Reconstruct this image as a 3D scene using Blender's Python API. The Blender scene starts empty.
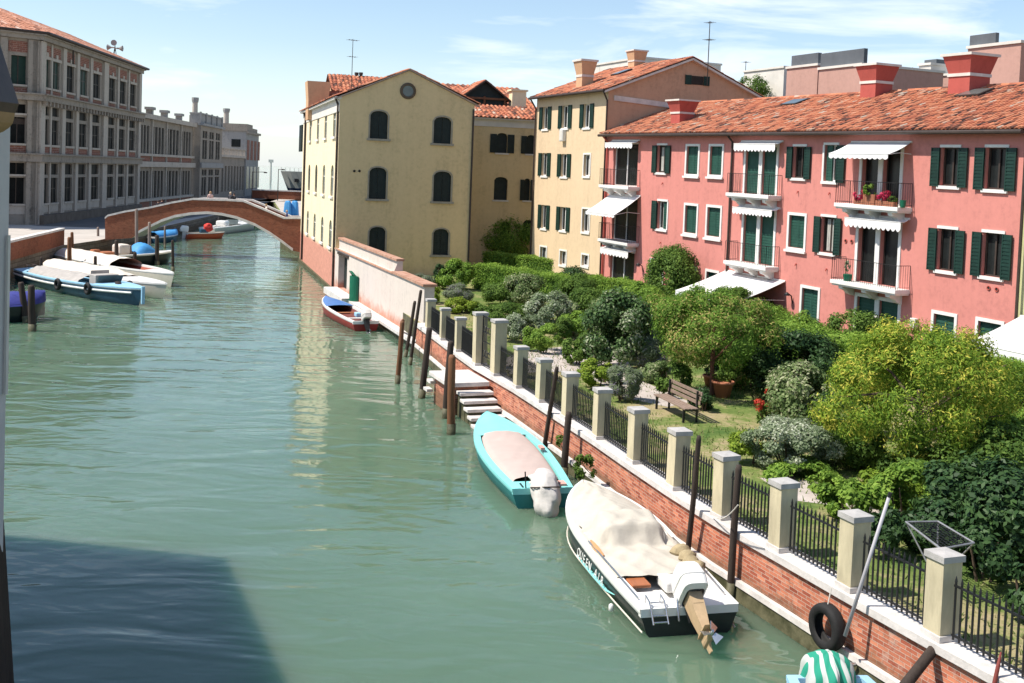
import bpy, math, random
import numpy as np
from mathutils import Vector, Matrix

random.seed(7)
rng = np.random.default_rng(7)
R = math.radians
SC = bpy.context.scene
COL = SC.collection

# ------------------------------------------------------------------ camera
F = 1080.0            # focal length in pixels
CX, CY = 512.0, 222.0 # principal point
CAMZ = 8.6
PITCH = math.atan(48.0 / F)
ROLL = 0.038
_f = Vector((0, math.cos(PITCH), -math.sin(PITCH)))
_r0 = Vector((1, 0, 0)); _u0 = Vector((0, math.sin(PITCH), math.cos(PITCH)))
_r = _r0 * math.cos(ROLL) + _u0 * math.sin(ROLL)
_u = -_r0 * math.sin(ROLL) + _u0 * math.cos(ROLL)
CAM = Vector((0, 0, CAMZ))
cd = bpy.data.cameras.new('camera'); cam = bpy.data.objects.new('camera', cd); COL.objects.link(cam)
cd.sensor_fit = 'HORIZONTAL'; cd.sensor_width = 36.0; cd.lens = 36.0 * F / 1024
cd.shift_x = 0.0; cd.shift_y = -(341.5 - CY) / 1024.0
cd.clip_start = 0.1; cd.clip_end = 20000
m = Matrix((_r, _u, -_f)).transposed().to_4x4(); m.translation = CAM
cam.matrix_world = m
SC.camera = cam

# ------------------------------------------------------------------ world and sun
SUN_EL = R(56); SUN_XY = (-0.985, -0.172)
w = bpy.data.worlds.new('World'); SC.world = w; w.use_nodes = True
nt = w.node_tree; nt.nodes.clear()
out = nt.nodes.new('ShaderNodeOutputWorld'); bg = nt.nodes.new('ShaderNodeBackground')
sky = nt.nodes.new('ShaderNodeTexSky'); sky.sky_type = 'NISHITA'; sky.sun_disc = False
sky.sun_elevation = SUN_EL; sky.sun_rotation = math.atan2(SUN_XY[0], SUN_XY[1]) % (2 * math.pi)
sky.air_density = 1.0; sky.dust_density = 0.6; sky.ozone_density = 1.3
tc = nt.nodes.new('ShaderNodeTexCoord'); mp = nt.nodes.new('ShaderNodeMapping')
mp.inputs['Scale'].default_value = (2.2, 1.0, 11.0); mp.inputs['Location'].default_value = (0.3, 0.0, 0.35)
nz = nt.nodes.new('ShaderNodeTexNoise'); nz.inputs['Scale'].default_value = 2.3; nz.inputs['Detail'].default_value = 7
nz.inputs['Roughness'].default_value = 0.55; nz.inputs['Distortion'].default_value = 0.4
cr = nt.nodes.new('ShaderNodeValToRGB'); cr.color_ramp.elements[0].position = 0.50; cr.color_ramp.elements[1].position = 0.66
cr.color_ramp.elements[1].color = (0.85, 0.85, 0.85, 1)
# low band of thin cloud over the lagoon
sep = nt.nodes.new('ShaderNodeSeparateXYZ'); cr2 = nt.nodes.new('ShaderNodeValToRGB')
cr2.color_ramp.elements[0].position = 0.0; cr2.color_ramp.elements[0].color = (0.5, 0.5, 0.5, 1)
cr2.color_ramp.elements[1].position = 0.11; cr2.color_ramp.elements[1].color = (0.0, 0.0, 0.0, 1)
mx1 = nt.nodes.new('ShaderNodeMath'); mx1.operation = 'MAXIMUM'
mix = nt.nodes.new('ShaderNodeMixRGB'); mix.inputs['Color2'].default_value = (6.0, 6.6, 7.3, 1)
L = nt.links.new
L(tc.outputs['Generated'], mp.inputs['Vector']); L(mp.outputs['Vector'], nz.inputs['Vector']); L(nz.outputs['Fac'], cr.inputs['Fac'])
L(tc.outputs['Generated'], sep.inputs['Vector']); L(sep.outputs['Z'], cr2.inputs['Fac'])
cr3 = nt.nodes.new('ShaderNodeValToRGB'); cr3.color_ramp.elements[0].position = 0.16; cr3.color_ramp.elements[0].color = (1, 1, 1, 1)
cr3.color_ramp.elements[1].position = 0.38; cr3.color_ramp.elements[1].color = (0, 0, 0, 1); L(sep.outputs['Z'], cr3.inputs['Fac'])
mlt = nt.nodes.new('ShaderNodeMath'); mlt.operation = 'MULTIPLY'; L(cr.outputs['Color'], mlt.inputs[0]); L(cr3.outputs['Color'], mlt.inputs[1]); L(mlt.outputs[0], mx1.inputs[0]); L(cr2.outputs['Color'], mx1.inputs[1])
L(mx1.outputs[0], mix.inputs['Fac']); L(sky.outputs['Color'], mix.inputs['Color1']); L(mix.outputs['Color'], bg.inputs['Color'])
bg.inputs['Strength'].default_value = 0.125
L(bg.outputs['Background'], out.inputs['Surface'])
sl = bpy.data.lights.new('sun', 'SUN'); sl.energy = 4.8; sl.angle = R(0.53); sl.color = (1.0, 0.95, 0.86)
so = bpy.data.objects.new('sun', sl); COL.objects.link(so)
sd = Vector((SUN_XY[0] * math.cos(SUN_EL), SUN_XY[1] * math.cos(SUN_EL), math.sin(SUN_EL)))
so.rotation_euler = sd.to_track_quat('Z', 'Y').to_euler(); so.location = (-60, 0, 90)
SC.view_settings.view_transform = 'Standard'; SC.view_settings.look = 'None'
SC.view_settings.exposure = 0.5; SC.view_settings.gamma = 1.0; SC.view_settings.use_curve_mapping = False
SC.cycles.max_bounces = 6; SC.cycles.diffuse_bounces = 3; SC.cycles.glossy_bounces = 3
SC.cycles.transmission_bounces = 2; SC.cycles.transparent_max_bounces = 6
SC.cycles.use_denoising = True

# ------------------------------------------------------------------ pixel rays onto real surfaces
def ray(px, py):
    return _r * ((px - CX) / F) + _u * ((CY - py) / F) + _f
def onz(px, py, z=0.0):
    d = ray(px, py); t = (z - CAMZ) / d.z
    return CAM + d * t
def ony(px, py, y):
    d = ray(px, py); return CAM + d * (y / d.y)
def scale_at(p):      # metres per pixel at a point
    return (p - CAM).dot(_f) / F
class Fac:            # a vertical facade: origin, direction u, outward normal n
    def __init__(s, o, d, flip=False):
        s.o = Vector((o[0], o[1], 0)); s.u = Vector((d[0], d[1], 0)).normalized()
        s.n = Vector((s.u.y, -s.u.x, 0))
        if flip: s.n = -s.n
    def hit(s, px, py):
        d = ray(px, py); t = (s.o - CAM).dot(s.n) / d.dot(s.n); p = CAM + d * t
        return (p - s.o).dot(s.u), p.z
    def P(s, u, z, d=0.0):
        p = s.o + s.u * u + s.n * d; return Vector((p.x, p.y, z))

# ------------------------------------------------------------------ materials
MATS = {}
def nodes(name):
    m = bpy.data.materials.new(name); m.use_nodes = True
    nt = m.node_tree; b = nt.nodes['Principled BSDF']
    return m, nt, b, nt.links.new
def ramp(nt, stops):
    r = nt.nodes.new('ShaderNodeValToRGB'); e = r.color_ramp.elements
    while len(e) < len(stops): e.new(0.5)
    for k, (p, c) in enumerate(stops):
        e[k].position = p; e[k].color = (*c, 1)
    return r
def noise(nt, scale, detail=5, rough=0.6, vec=None, dist=0.0):
    n = nt.nodes.new('ShaderNodeTexNoise'); n.inputs['Scale'].default_value = scale
    n.inputs['Detail'].default_value = detail; n.inputs['Roughness'].default_value = rough; n.inputs['Distortion'].default_value = dist
    if vec is not None: nt.links.new(vec, n.inputs['Vector'])
    return n
def bump(nt, b, h, strength, dist=0.02):
    bp = nt.nodes.new('ShaderNodeBump'); bp.inputs['Strength'].default_value = strength; bp.inputs['Distance'].default_value = dist
    nt.links.new(h, bp.inputs['Height']); nt.links.new(bp.outputs['Normal'], b.inputs['Normal']); return bp
def scl(c, k): return tuple(min(1, x * k) for x in c)
def mat(name, col, rough=0.7, var=0.12, scale=3.0, bmp=0.15, metal=0.0, col2=None, spec=0.3, bscale=None, stretch=(1, 1, 1)):
    if name in MATS: return MATS[name]
    m, nt, b, L = nodes(name)
    g = nt.nodes.new('ShaderNodeNewGeometry'); mpp = nt.nodes.new('ShaderNodeMapping'); mpp.inputs['Scale'].default_value = stretch
    L(g.outputs['Position'], mpp.inputs['Vector']); v = mpp.outputs['Vector']
    n = noise(nt, scale, 6, 0.65, v)
    c2 = col2 if col2 else scl(col, 1 + var)
    r = ramp(nt, [(0.3, scl(col, 1 - var)), (0.7, c2)])
    L(n.outputs['Fac'], r.inputs['Fac']); L(r.outputs['Color'], b.inputs['Base Color'])
    b.inputs['Roughness'].default_value = rough; b.inputs['Metallic'].default_value = metal
    b.inputs['Specular IOR Level'].default_value = spec
    if bmp:
        n2 = noise(nt, bscale or scale * 6, 4, 0.6, v); bump(nt, b, n2.outputs['Fac'], bmp)
    MATS[name] = m; return m
def plaster(name, col, low=None, zlow=0.0, zsoft=0.5, stain=0.25, brick=None):
    """lime plaster: blotches, vertical streaks, and a worn lower zone of its own colour"""
    m, nt, b, L = nodes(name)
    g = nt.nodes.new('ShaderNodeNewGeometry'); v = g.outputs['Position']
    n1 = noise(nt, 0.35, 6, 0.7, v); n2 = noise(nt, 4.0, 5, 0.7, v)
    mpp = nt.nodes.new('ShaderNodeMapping'); mpp.inputs['Scale'].default_value = (1.8, 1.8, 0.12); L(v, mpp.inputs['Vector'])
    n3 = noise(nt, 1.0, 5, 0.7, mpp.outputs['Vector'])
    a = nt.nodes.new('ShaderNodeMath'); a.operation = 'ADD'; L(n1.outputs['Fac'], a.inputs[0]); L(n3.outputs['Fac'], a.inputs[1])
    a2 = nt.nodes.new('ShaderNodeMath'); a2.operation = 'MULTIPLY_ADD'; L(a.outputs[0], a2.inputs[0]); a2.inputs[1].default_value = 0.75
    L(n2.outputs['Fac'], a2.inputs[2]); a3 = nt.nodes.new('ShaderNodeMath'); a3.operation = 'MULTIPLY'; a3.inputs[1].default_value = 0.40; L(a2.outputs[0], a3.inputs[0])
    r = ramp(nt, [(0.39, scl(col, 1 - stain)), (0.485, col), (0.60, scl(col, 1.07))]); L(a3.outputs[0], r.inputs['Fac'])
    csrc = r.outputs['Color']
    if low:
        sp = nt.nodes.new('ShaderNodeSeparateXYZ'); L(v, sp.inputs['Vector'])
        nn = noise(nt, 0.9, 6, 0.75, v)
        k = nt.nodes.new('ShaderNodeMath'); k.operation = 'MULTIPLY_ADD'; L(nn.outputs['Fac'], k.inputs[0]); k.inputs[1].default_value = zsoft * 2.2; L(sp.outputs['Z'], k.inputs[2])
        mr = nt.nodes.new('ShaderNodeMapRange'); mr.inputs['From Min'].default_value = zlow + zsoft * 0.8; mr.inputs['From Max'].default_value = zlow + zsoft * 1.5
        mr.inputs['To Min'].default_value = 1; mr.inputs['To Max'].default_value = 0; L(k.outputs[0], mr.inputs['Value'])
        r2 = ramp(nt, [(0.3, scl(low, 0.75)), (0.55, low), (0.72, scl(low, 1.25))]); L(n2.outputs['Fac'], r2.inputs['Fac'])
        mxx = nt.nodes.new('ShaderNodeMixRGB'); L(mr.outputs['Result'], mxx.inputs['Fac']); L(csrc, mxx.inputs['Color1']); L(r2.outputs['Color'], mxx.inputs['Color2'])
        csrc = mxx.outputs['Color']
    L(csrc, b.inputs['Base Color']); b.inputs['Roughness'].default_value = 0.9; b.inputs['Specular IOR Level'].default_value = 0.15
    n4 = noise(nt, 14, 4, 0.7, v); bump(nt, b, n4.outputs['Fac'], 0.12, 0.01)
    MATS[name] = m; return m
def brickmat(name, c1, c2, mort, bw=0.26, bh=0.075, low=None, patch=None):
    m, nt, b, L = nodes(name)
    uv = nt.nodes.new('ShaderNodeUVMap'); uv.uv_map = 'uv'
    nd = noise(nt, 3.0, 3, 0.5, uv.outputs['UV'])
    mixv = nt.nodes.new('ShaderNodeMixRGB'); mixv.blend_type = 'ADD'; mixv.inputs['Fac'].default_value = 0.018
    L(uv.outputs['UV'], mixv.inputs['Color1']); L(nd.outputs['Color'], mixv.inputs['Color2'])
    bt = nt.nodes.new('ShaderNodeTexBrick'); bt.inputs['Scale'].default_value = 1.0
    bt.inputs['Brick Width'].default_value = bw; bt.inputs['Row Height'].default_value = bh; bt.inputs['Mortar Size'].default_value = bh * 0.11
    bt.inputs['Mortar Smooth'].default_value = 0.4; bt.inputs['Bias'].default_value = 0.0
    bt.inputs['Color1'].default_value = (*c1, 1); bt.inputs['Color2'].default_value = (*c2, 1); bt.inputs['Mortar'].default_value = (*mort, 1)
    L(mixv.outputs['Color'], bt.inputs['Vector'])
    n1 = noise(nt, 2.2, 8, 0.8, uv.outputs['UV'])
    r1 = ramp(nt, [(0.33, (0.5, 0.42, 0.38)), (0.48, (1, 1, 1)), (0.66, (1.15, 1.0, 0.92))]); L(n1.outputs['Fac'], r1.inputs['Fac'])
    mu = nt.nodes.new('ShaderNodeMixRGB'); mu.blend_type = 'MULTIPLY'; mu.inputs['Fac'].default_value = 0.85
    L(bt.outputs['Color'], mu.inputs['Color1']); L(r1.outputs['Color'], mu.inputs['Color2']); c = mu.outputs['Color']
    n5 = noise(nt, 2.6, 6, 0.75, uv.outputs['UV'], 0.6)          # salt bloom and repairs
    r5 = ramp(nt, [(0.56, (0, 0, 0)), (0.68, (0.6, 0.6, 0.6))]); L(n5.outputs['Fac'], r5.inputs['Fac'])
    m5 = nt.nodes.new('ShaderNodeMixRGB'); L(r5.outputs['Color'], m5.inputs['Fac']); L(c, m5.inputs['Color1']); m5.inputs['Color2'].default_value = (*(patch or (0.50, 0.36, 0.29)), 1)
    gp = nt.nodes.new('ShaderNodeNewGeometry'); spz = nt.nodes.new('ShaderNodeSeparateXYZ'); L(gp.outputs['Position'], spz.inputs['Vector'])
    nl_ = noise(nt, 1.6, 6, 0.75, gp.outputs['Position']); kz = nt.nodes.new('ShaderNodeMath'); kz.operation = 'MULTIPLY_ADD'; L(nl_.outputs['Fac'], kz.inputs[0]); kz.inputs[1].default_value = 0.7; L(spz.outputs['Z'], kz.inputs[2])
    mz = nt.nodes.new('ShaderNodeMapRange'); mz.inputs['From Min'].default_value = 0.80; mz.inputs['From Max'].default_value = 1.02; mz.inputs['To Min'].default_value = 0.75; mz.inputs['To Max'].default_value = 0.0; L(kz.outputs[0], mz.inputs['Value'])
    m6 = nt.nodes.new('ShaderNodeMixRGB'); L(mz.outputs['Result'], m6.inputs['Fac']); L(m5.outputs['Color'], m6.inputs['Color1']); m6.inputs['Color2'].default_value = (0.13, 0.085, 0.05, 1)   # damp tide band
    L(m6.outputs['Color'], b.inputs['Base Color'])
    b.inputs['Roughness'].default_value = 0.9; b.inputs['Specular IOR Level'].default_value = 0.15
    iv = nt.nodes.new('ShaderNodeMath'); iv.operation = 'SUBTRACT'; iv.inputs[0].default_value = 1.0; L(bt.outputs['Fac'], iv.inputs[1])
    bump(nt, b, iv.outputs[0], 0.6, 0.012)
    MATS[name] = m; return m
def attrmat(name, stops, rough=0.8, noisek=0.35, nscale=1.2, transl=0.0, spec=0.25, bmp=0):
    """colour picked per tile or per leaf by the face attribute rnd, blended with a little noise"""
    m, nt, b, L = nodes(name)
    at = nt.nodes.new('ShaderNodeAttribute'); at.attribute_name = 'rnd'
    g = nt.nodes.new('ShaderNodeNewGeometry'); n = noise(nt, nscale, 4, 0.6, g.outputs['Position'])
    k = nt.nodes.new('ShaderNodeMath'); k.operation = 'MULTIPLY_ADD'; L(n.outputs['Fac'], k.inputs[0]); k.inputs[1].default_value = noisek * 2; 
    s = nt.nodes.new('ShaderNodeMath'); s.operation = 'SUBTRACT'; L(at.outputs['Fac'], s.inputs[0]); s.inputs[1].default_value = noisek
    L(s.outputs[0], k.inputs[2])
    r = ramp(nt, stops); L(k.outputs[0], r.inputs['Fac']); L(r.outputs['Color'], b.inputs['Base Color'])
    b.inputs['Roughness'].default_value = rough; b.inputs['Specular IOR Level'].default_value = spec
    if transl > 0:
        tr = nt.nodes.new('ShaderNodeBsdfTranslucent'); ms = nt.nodes.new('ShaderNodeMixShader'); ms.inputs['Fac'].default_value = transl
        L(r.outputs['Color'], tr.inputs['Color']); L(b.outputs[0], ms.inputs[1]); L(tr.outputs[0], ms.inputs[2])
        L(ms.outputs[0], nt.nodes['Material Output'].inputs['Surface'])
    MATS[name] = m; return m
def leafmat(name, dark, mid, light, extra=None, rough=0.6, transl=0.38, spec=0.12):
    st = [(0.0, dark), (0.45, mid), (0.85, light)]
    if extra: st = [(0.0, dark), (0.4, mid), (0.72, light), (0.78, extra)]
    return attrmat(name, st, rough, 0.12, 0.9, transl, spec)

# ------------------------------------------------------------------ mesh building
OFF = {}
class MB:
    def __init__(s): s.v = []; s.f = []; s.mi = []; s.r = []; s.uv = []; s.hasuv = False
    def add(s, vs, fs, mi=0, r=0.5, uvs=None):
        b = len(s.v); s.v.extend([tuple(p) for p in vs])
        for k, f in enumerate(fs):
            s.f.append(tuple(b + i for i in f)); s.mi.append(mi); s.r.append(r)
            if uvs: s.uv.append([tuple(u) for u in uvs[k]]); s.hasuv = True
            else: s.uv.append([(0, 0)] * len(f))
        return s
    def quad(s, a, b, c, d, mi=0, r=0.5, uv=None): return s.add([a, b, c, d], [(0, 1, 2, 3)], mi, r, [uv] if uv else None)
    def par(s, o, a, b, c, mi=0, r=0.5):
        """parallelepiped from corner o with edges a, b, c; UVs in metres"""
        o, a, b, c = map(Vector, (o, a, b, c))
        V = [o, o + a, o + a + b, o + b, o + c, o + a + c, o + a + b + c, o + b + c]
        if a.cross(b).dot(c) < 0: 
            fs = [(0, 1, 2, 3), (4, 7, 6, 5), (0, 4, 5, 1), (1, 5, 6, 2), (2, 6, 7, 3), (3, 7, 4, 0)]
        else: fs = [(3, 2, 1, 0), (5, 6, 7, 4), (1, 5, 4, 0), (2, 6, 5, 1), (3, 7, 6, 2), (0, 4, 7, 3)]
        uvs = []
        for f in fs:
            p = [V[i] for i in f]; nn = (p[1] - p[0]).cross(p[2] - p[0])
            if abs(nn.z) > 0.7 * nn.length: uvs.append([(q.x, q.y) for q in p])
            else:
                t = Vector((-nn.y, nn.x, 0)).normalized(); uvs.append([(q.dot(t), q.z) for q in p])
        return s.add(V, fs, mi, r, uvs)
    def box(s, c, sz, mi=0, r=0.5, rz=0.0):
        c = Vector(c); M = Matrix.Rotation(rz, 3, 'Z')
        a, b, d = M @ Vector((sz[0], 0, 0)), M @ Vector((0, sz[1], 0)), Vector((0, 0, sz[2]))
        return s.par(c - a / 2 - b / 2 - d / 2, a, b, d, mi, r)
    def cyl(s, p0, p1, r0, r1=None, n=8, mi=0, caps=True, r=0.5):
        p0 = Vector(p0); p1 = Vector(p1); r1 = r0 if r1 is None else r1
        ax = (p1 - p0).normalized(); t = ax.orthogonal().normalized(); b = ax.cross(t)
        V = []
        for p, rr in ((p0, r0), (p1, r1)):
            for k in range(n):
                a = 2 * math.pi * k / n; V.append(p + t * math.cos(a) * rr + b * math.sin(a) * rr)
        fs = [(k, (k + 1) % n, n + (k + 1) % n, n + k) for k in range(n)]
        if caps: fs += [tuple(range(n - 1, -1, -1)), tuple(range(n, 2 * n))]
        return s.add(V, fs, mi, r)
    def tube(s, pts, rad, n=6, mi=0):
        pts = [Vector(p) for p in pts]; V = []; fs = []
        for i, p in enumerate(pts):
            ax = (pts[min(i + 1, len(pts) - 1)] - pts[max(i - 1, 0)]).normalized()
            t = ax.cross(Vector((0.3, 0.2, 1))).normalized(); b = ax.cross(t)
            rr = rad[i] if isinstance(rad, (list, tuple)) else rad
            for k in range(n):
                a = 2 * math.pi * k / n; V.append(p + t * math.cos(a) * rr + b * math.sin(a) * rr)
        for i in range(len(pts) - 1):
            for k in range(n): fs.append((i * n + k, i * n + (k + 1) % n, (i + 1) * n + (k + 1) % n, (i + 1) * n + k))
        fs += [tuple(range(n - 1, -1, -1)), tuple(range((len(pts) - 1) * n, len(pts) * n))]
        return s.add(V, fs, mi)
    def lathe(s, c, prof, n=16, mi=0):
        c = Vector(c); V = []; fs = []
        for (rr, z) in prof:
            for k in range(n):
                a = 2 * math.pi * k / n; V.append(c + Vector((rr * math.cos(a), rr * math.sin(a), z)))
        for i in range(len(prof) - 1):
            for k in range(n): fs.append((i * n + k, i * n + (k + 1) % n, (i + 1) * n + (k + 1) % n, (i + 1) * n + k))
        return s.add(V, fs, mi)
    def torus(s, c, ax, R0, r0, n=28, k=10, mi=0):
        c = Vector(c); ax = Vector(ax).normalized(); t = ax.orthogonal().normalized(); b = ax.cross(t); V = []; fs = []
        for i in range(n):
            a = 2 * math.pi * i / n; d = t * math.cos(a) + b * math.sin(a)
            for j in range(k):
                q = 2 * math.pi * j / k; V.append(c + d * (R0 + r0 * math.cos(q)) + ax * (r0 * math.sin(q)))
        for i in range(n):
            for j in range(k): fs.append((i * k + j, ((i + 1) % n) * k + j, ((i + 1) % n) * k + (j + 1) % k, i * k + (j + 1) % k))
        return s.add(V, fs, mi)
    def grid(s, P, mi=0, r=0.5, close=False):
        """P: 2-D list of points"""
        n = len(P); m_ = len(P[0]); V = [p for row in P for p in row]; fs = []
        for i in range(n - 1):
            for j in range(m_ - 1): fs.append((i * m_ + j, i * m_ + j + 1, (i + 1) * m_ + j + 1, (i + 1) * m_ + j))
        return s.add(V, fs, mi, r)
    def build(s, name, mats, parent=None, smooth=False, local=False, origin=None, bevel=0, solid=0):
        me = bpy.data.meshes.new(name)
        if parent is not None and not local: off = OFF[parent.name]
        elif origin is not None: off = Vector(origin)
        elif parent is None and not local and s.v:
            a = np.array(s.v); off = Vector((a[:, 0].mean(), a[:, 1].mean(), a[:, 2].min()))
        else: off = Vector((0, 0, 0))
        me.from_pydata([(p[0] - off.x, p[1] - off.y, p[2] - off.z) for p in s.v], [], s.f)
        if not isinstance(mats, (list, tuple)): mats = [mats]
        for q in mats: me.materials.append(q)
        n = len(me.polygons)
        if n == len(s.f):
            me.polygons.foreach_set('material_index', s.mi)
            at = me.attributes.new('rnd', 'FLOAT', 'FACE'); at.data.foreach_set('value', [float(x) for x in s.r])
            if s.hasuv:
                ul = me.uv_layers.new(name='uv'); flat = [c for f in s.uv for u in f for c in u]; ul.data.foreach_set('uv', flat)
        if smooth: me.polygons.foreach_set('use_smooth', [True] * n)
        me.update()
        o = bpy.data.objects.new(name, me); COL.objects.link(o)
        if parent is not None:
            o.parent = parent; OFF[o.name] = OFF.get(parent.name, Vector((0, 0, 0)))
        else:
            o.location = off; OFF[o.name] = off
        if bevel:
            b = o.modifiers.new('bevel', 'BEVEL'); b.width = bevel; b.segments = 2; b.limit_method = 'ANGLE'
        if solid:
            b = o.modifiers.new('solid', 'SOLIDIFY'); b.thickness = solid; b.offset = 0
        return o
def tag(o, label=None, cat=None, group=None, kind=None):
    if label: o['label'] = label
    if cat: o['category'] = cat
    if group: o['group'] = group
    if kind: o['kind'] = kind
    return o
def thing(name, label, cat, loc, rz=0.0, group=None):
    o = bpy.data.objects.new(name, None); COL.objects.link(o); o.location = loc; o.rotation_euler = (0, 0, rz)
    o.empty_display_size = 0.2; OFF[o.name] = Vector(loc)
    return tag(o, label, cat, group)
def struct(o): o['kind'] = 'structure'; return o
# ------------------------------------------------------------------ palette
M_pink = plaster('pink_plaster', (0.57, 0.22, 0.185), stain=0.15)
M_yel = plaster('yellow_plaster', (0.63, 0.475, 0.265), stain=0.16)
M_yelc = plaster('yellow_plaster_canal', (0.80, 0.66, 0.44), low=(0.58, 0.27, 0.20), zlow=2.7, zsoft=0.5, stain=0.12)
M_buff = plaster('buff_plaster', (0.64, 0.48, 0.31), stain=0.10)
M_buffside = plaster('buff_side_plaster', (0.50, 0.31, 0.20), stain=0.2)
M_lightwall = plaster('pale_wall_plaster', (0.60, 0.52, 0.46), low=(0.50, 0.24, 0.17), zlow=0.75, zsoft=0.8, stain=0.15)
M_greenwall = plaster('green_yellow_plaster', (0.50, 0.50, 0.27), stain=0.1)
M_white = mat('white_stone', (0.72, 0.69, 0.65), 0.8, 0.08, 2.0, 0.15)
M_stone = mat('istrian_stone', (0.60, 0.55, 0.50), 0.85, 0.18, 1.8, 0.3)
M_coping = mat('coping_stone', (0.60, 0.555, 0.52), 0.85, 0.2, 2.4, 0.4)
M_cap = mat('grey_cap_stone', (0.40, 0.38, 0.36), 0.85, 0.18, 3.0, 0.3)
M_cream = mat('cream_render', (0.52, 0.45, 0.30), 0.9, 0.24, 2.4, 0.35, stretch=(1, 1, 0.3))
M_algae = mat('tide_stained_stone', (0.055, 0.060, 0.025), 0.6, 0.4, 2.5, 0.5, col2=(0.16, 0.145, 0.085))
M_brick = brickmat('quay_brick', (0.32, 0.085, 0.05), (0.62, 0.24, 0.14), (0.50, 0.36, 0.29))
M_brick2 = brickmat('bridge_brick', (0.21, 0.065, 0.035), (0.28, 0.095, 0.05), (0.24, 0.14, 0.10), patch=(0.26, 0.12, 0.07))
M_brickdk = brickmat('palazzo_brick', (0.19, 0.07, 0.05), (0.25, 0.10, 0.07), (0.36, 0.27, 0.22), 0.6, 0.2)
M_palz = plaster('palazzo_stone', (0.29, 0.25, 0.21), stain=0.45)
M_palz2 = plaster('palazzo_trim', (0.44, 0.385, 0.33), stain=0.32)
M_palgrey = plaster('palazzo_grey', (0.30, 0.29, 0.28), stain=0.3)
M_glass = mat('dark_glass', (0.014, 0.016, 0.016), 0.25, 0.4, 1.5, 0, spec=0.25)
M_glassg = mat('grey_glass', (0.10, 0.12, 0.115), 0.15, 0.25, 1.5, 0, spec=0.6)
M_dark = mat('dark_interior', (0.03, 0.025, 0.02), 0.8, 0.3, 2, 0)
M_glassdk = mat('dark_window', (0.012, 0.013, 0.013), 0.5, 0.4, 1.5, 0, spec=0.06)
M_curt = mat('pale_curtain', (0.42, 0.40, 0.36), 0.9, 0.15, 4, 0.2)
M_dkgreen = mat('dark_green_paint', (0.009, 0.034, 0.025), 0.55, 0.25, 3, 0.1)
M_blind = mat('green_blind', (0.022, 0.078, 0.056), 0.6, 0.2, 3, 0.1)
M_louvre = mat('black_green_shutter', (0.014, 0.022, 0.020), 0.6, 0.3, 3, 0.1)
M_greenbox = mat('green_enamel', (0.012, 0.13, 0.07), 0.45, 0.15, 3, 0.05)
M_iron = mat('black_iron', (0.014, 0.014, 0.015), 0.5, 0.3, 5, 0.1, spec=0.4)
M_gut = mat('dark_gutter', (0.05, 0.035, 0.028), 0.5, 0.3, 3, 0.05)
M_awn = mat('white_canvas', (0.74, 0.72, 0.705), 0.9, 0.07, 1.5, 0.3)
M_chimred = plaster('chimney_red', (0.42, 0.095, 0.075), stain=0.15)
M_chimbuff = plaster('chimney_buff', (0.55, 0.34, 0.20), stain=0.12)
M_chimw = mat('chimney_cap', (0.62, 0.56, 0.50), 0.85, 0.12, 3, 0.2)
M_tile = attrmat('roof_tiles', [(0.0, (0.06, 0.035, 0.03)), (0.16, (0.17, 0.07, 0.045)), (0.36, (0.36, 0.115, 0.065)), (0.55, (0.46, 0.165, 0.085)), (0.78, (0.46, 0.20, 0.115)), (0.93, (0.47, 0.27, 0.18)), (1.0, (0.42, 0.34, 0.27))], 0.85, 0.36, 1.1)
M_tile2 = attrmat('palazzo_tiles', [(0.0, (0.22, 0.10, 0.07)), (0.4, (0.48, 0.21, 0.13)), (0.75, (0.56, 0.28, 0.19)), (1.0, (0.58, 0.42, 0.34))], 0.85, 0.2, 0.4)
M_wood = mat('weathered_post', (0.045, 0.032, 0.025), 0.8, 0.35, 4, 0.5, stretch=(1, 1, 0.15))
M_woodbr = mat('brown_post', (0.17, 0.075, 0.035), 0.75, 0.3, 4, 0.5, stretch=(1, 1, 0.15))
M_woodgr = mat('grey_post', (0.22, 0.17, 0.14), 0.8, 0.25, 4, 0.4, stretch=(1, 1, 0.2))
M_pink_conc = plaster('pink_concrete', (0.45, 0.27, 0.22), stain=0.12)
M_grey_slab = mat('grey_panel', (0.10, 0.11, 0.12), 0.6, 0.15, 1, 0.1)
M_concwhite = mat('pale_concrete', (0.62, 0.58, 0.52), 0.85, 0.1, 1, 0.1)

# ------------------------------------------------------------------ water
m, nt_, b, L_ = nodes('canal_water')
b.inputs['Base Color'].default_value = (0.055, 0.125, 0.10, 1); b.inputs['Roughness'].default_value = 0.035; b.inputs['IOR'].default_value = 1.33
b.inputs['Specular IOR Level'].default_value = 0.5
b.subsurface_method = 'BURLEY'; b.inputs['Subsurface Weight'].default_value = 1.0; b.inputs['Subsurface Radius'].default_value = (0.30, 0.62, 0.50); b.inputs['Subsurface Scale'].default_value = 2.2
g = nt_.nodes.new('ShaderNodeNewGeometry')
big = noise(nt_, 0.05, 5, 0.6, g.outputs['Position'], 0.8)
rc = ramp(nt_, [(0.35, (0.076, 0.128, 0.082)), (0.55, (0.093, 0.153, 0.101)), (0.7, (0.114, 0.180, 0.122))]); L_(big.outputs['Fac'], rc.inputs['Fac']); L_(rc.outputs['Color'], b.inputs['Base Color'])
mp1 = nt_.nodes.new('ShaderNodeMapping'); mp1.inputs['Scale'].default_value = (0.26, 0.62, 1); mp1.inputs['Rotation'].default_value = (0, 0, R(-12)); L_(g.outputs['Position'], mp1.inputs['Vector'])
mp2 = nt_.nodes.new('ShaderNodeMapping'); mp2.inputs['Scale'].default_value = (0.9, 2.0, 1); mp2.inputs['Rotation'].default_value = (0, 0, R(25)); L_(g.outputs['Position'], mp2.inputs['Vector'])
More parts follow.
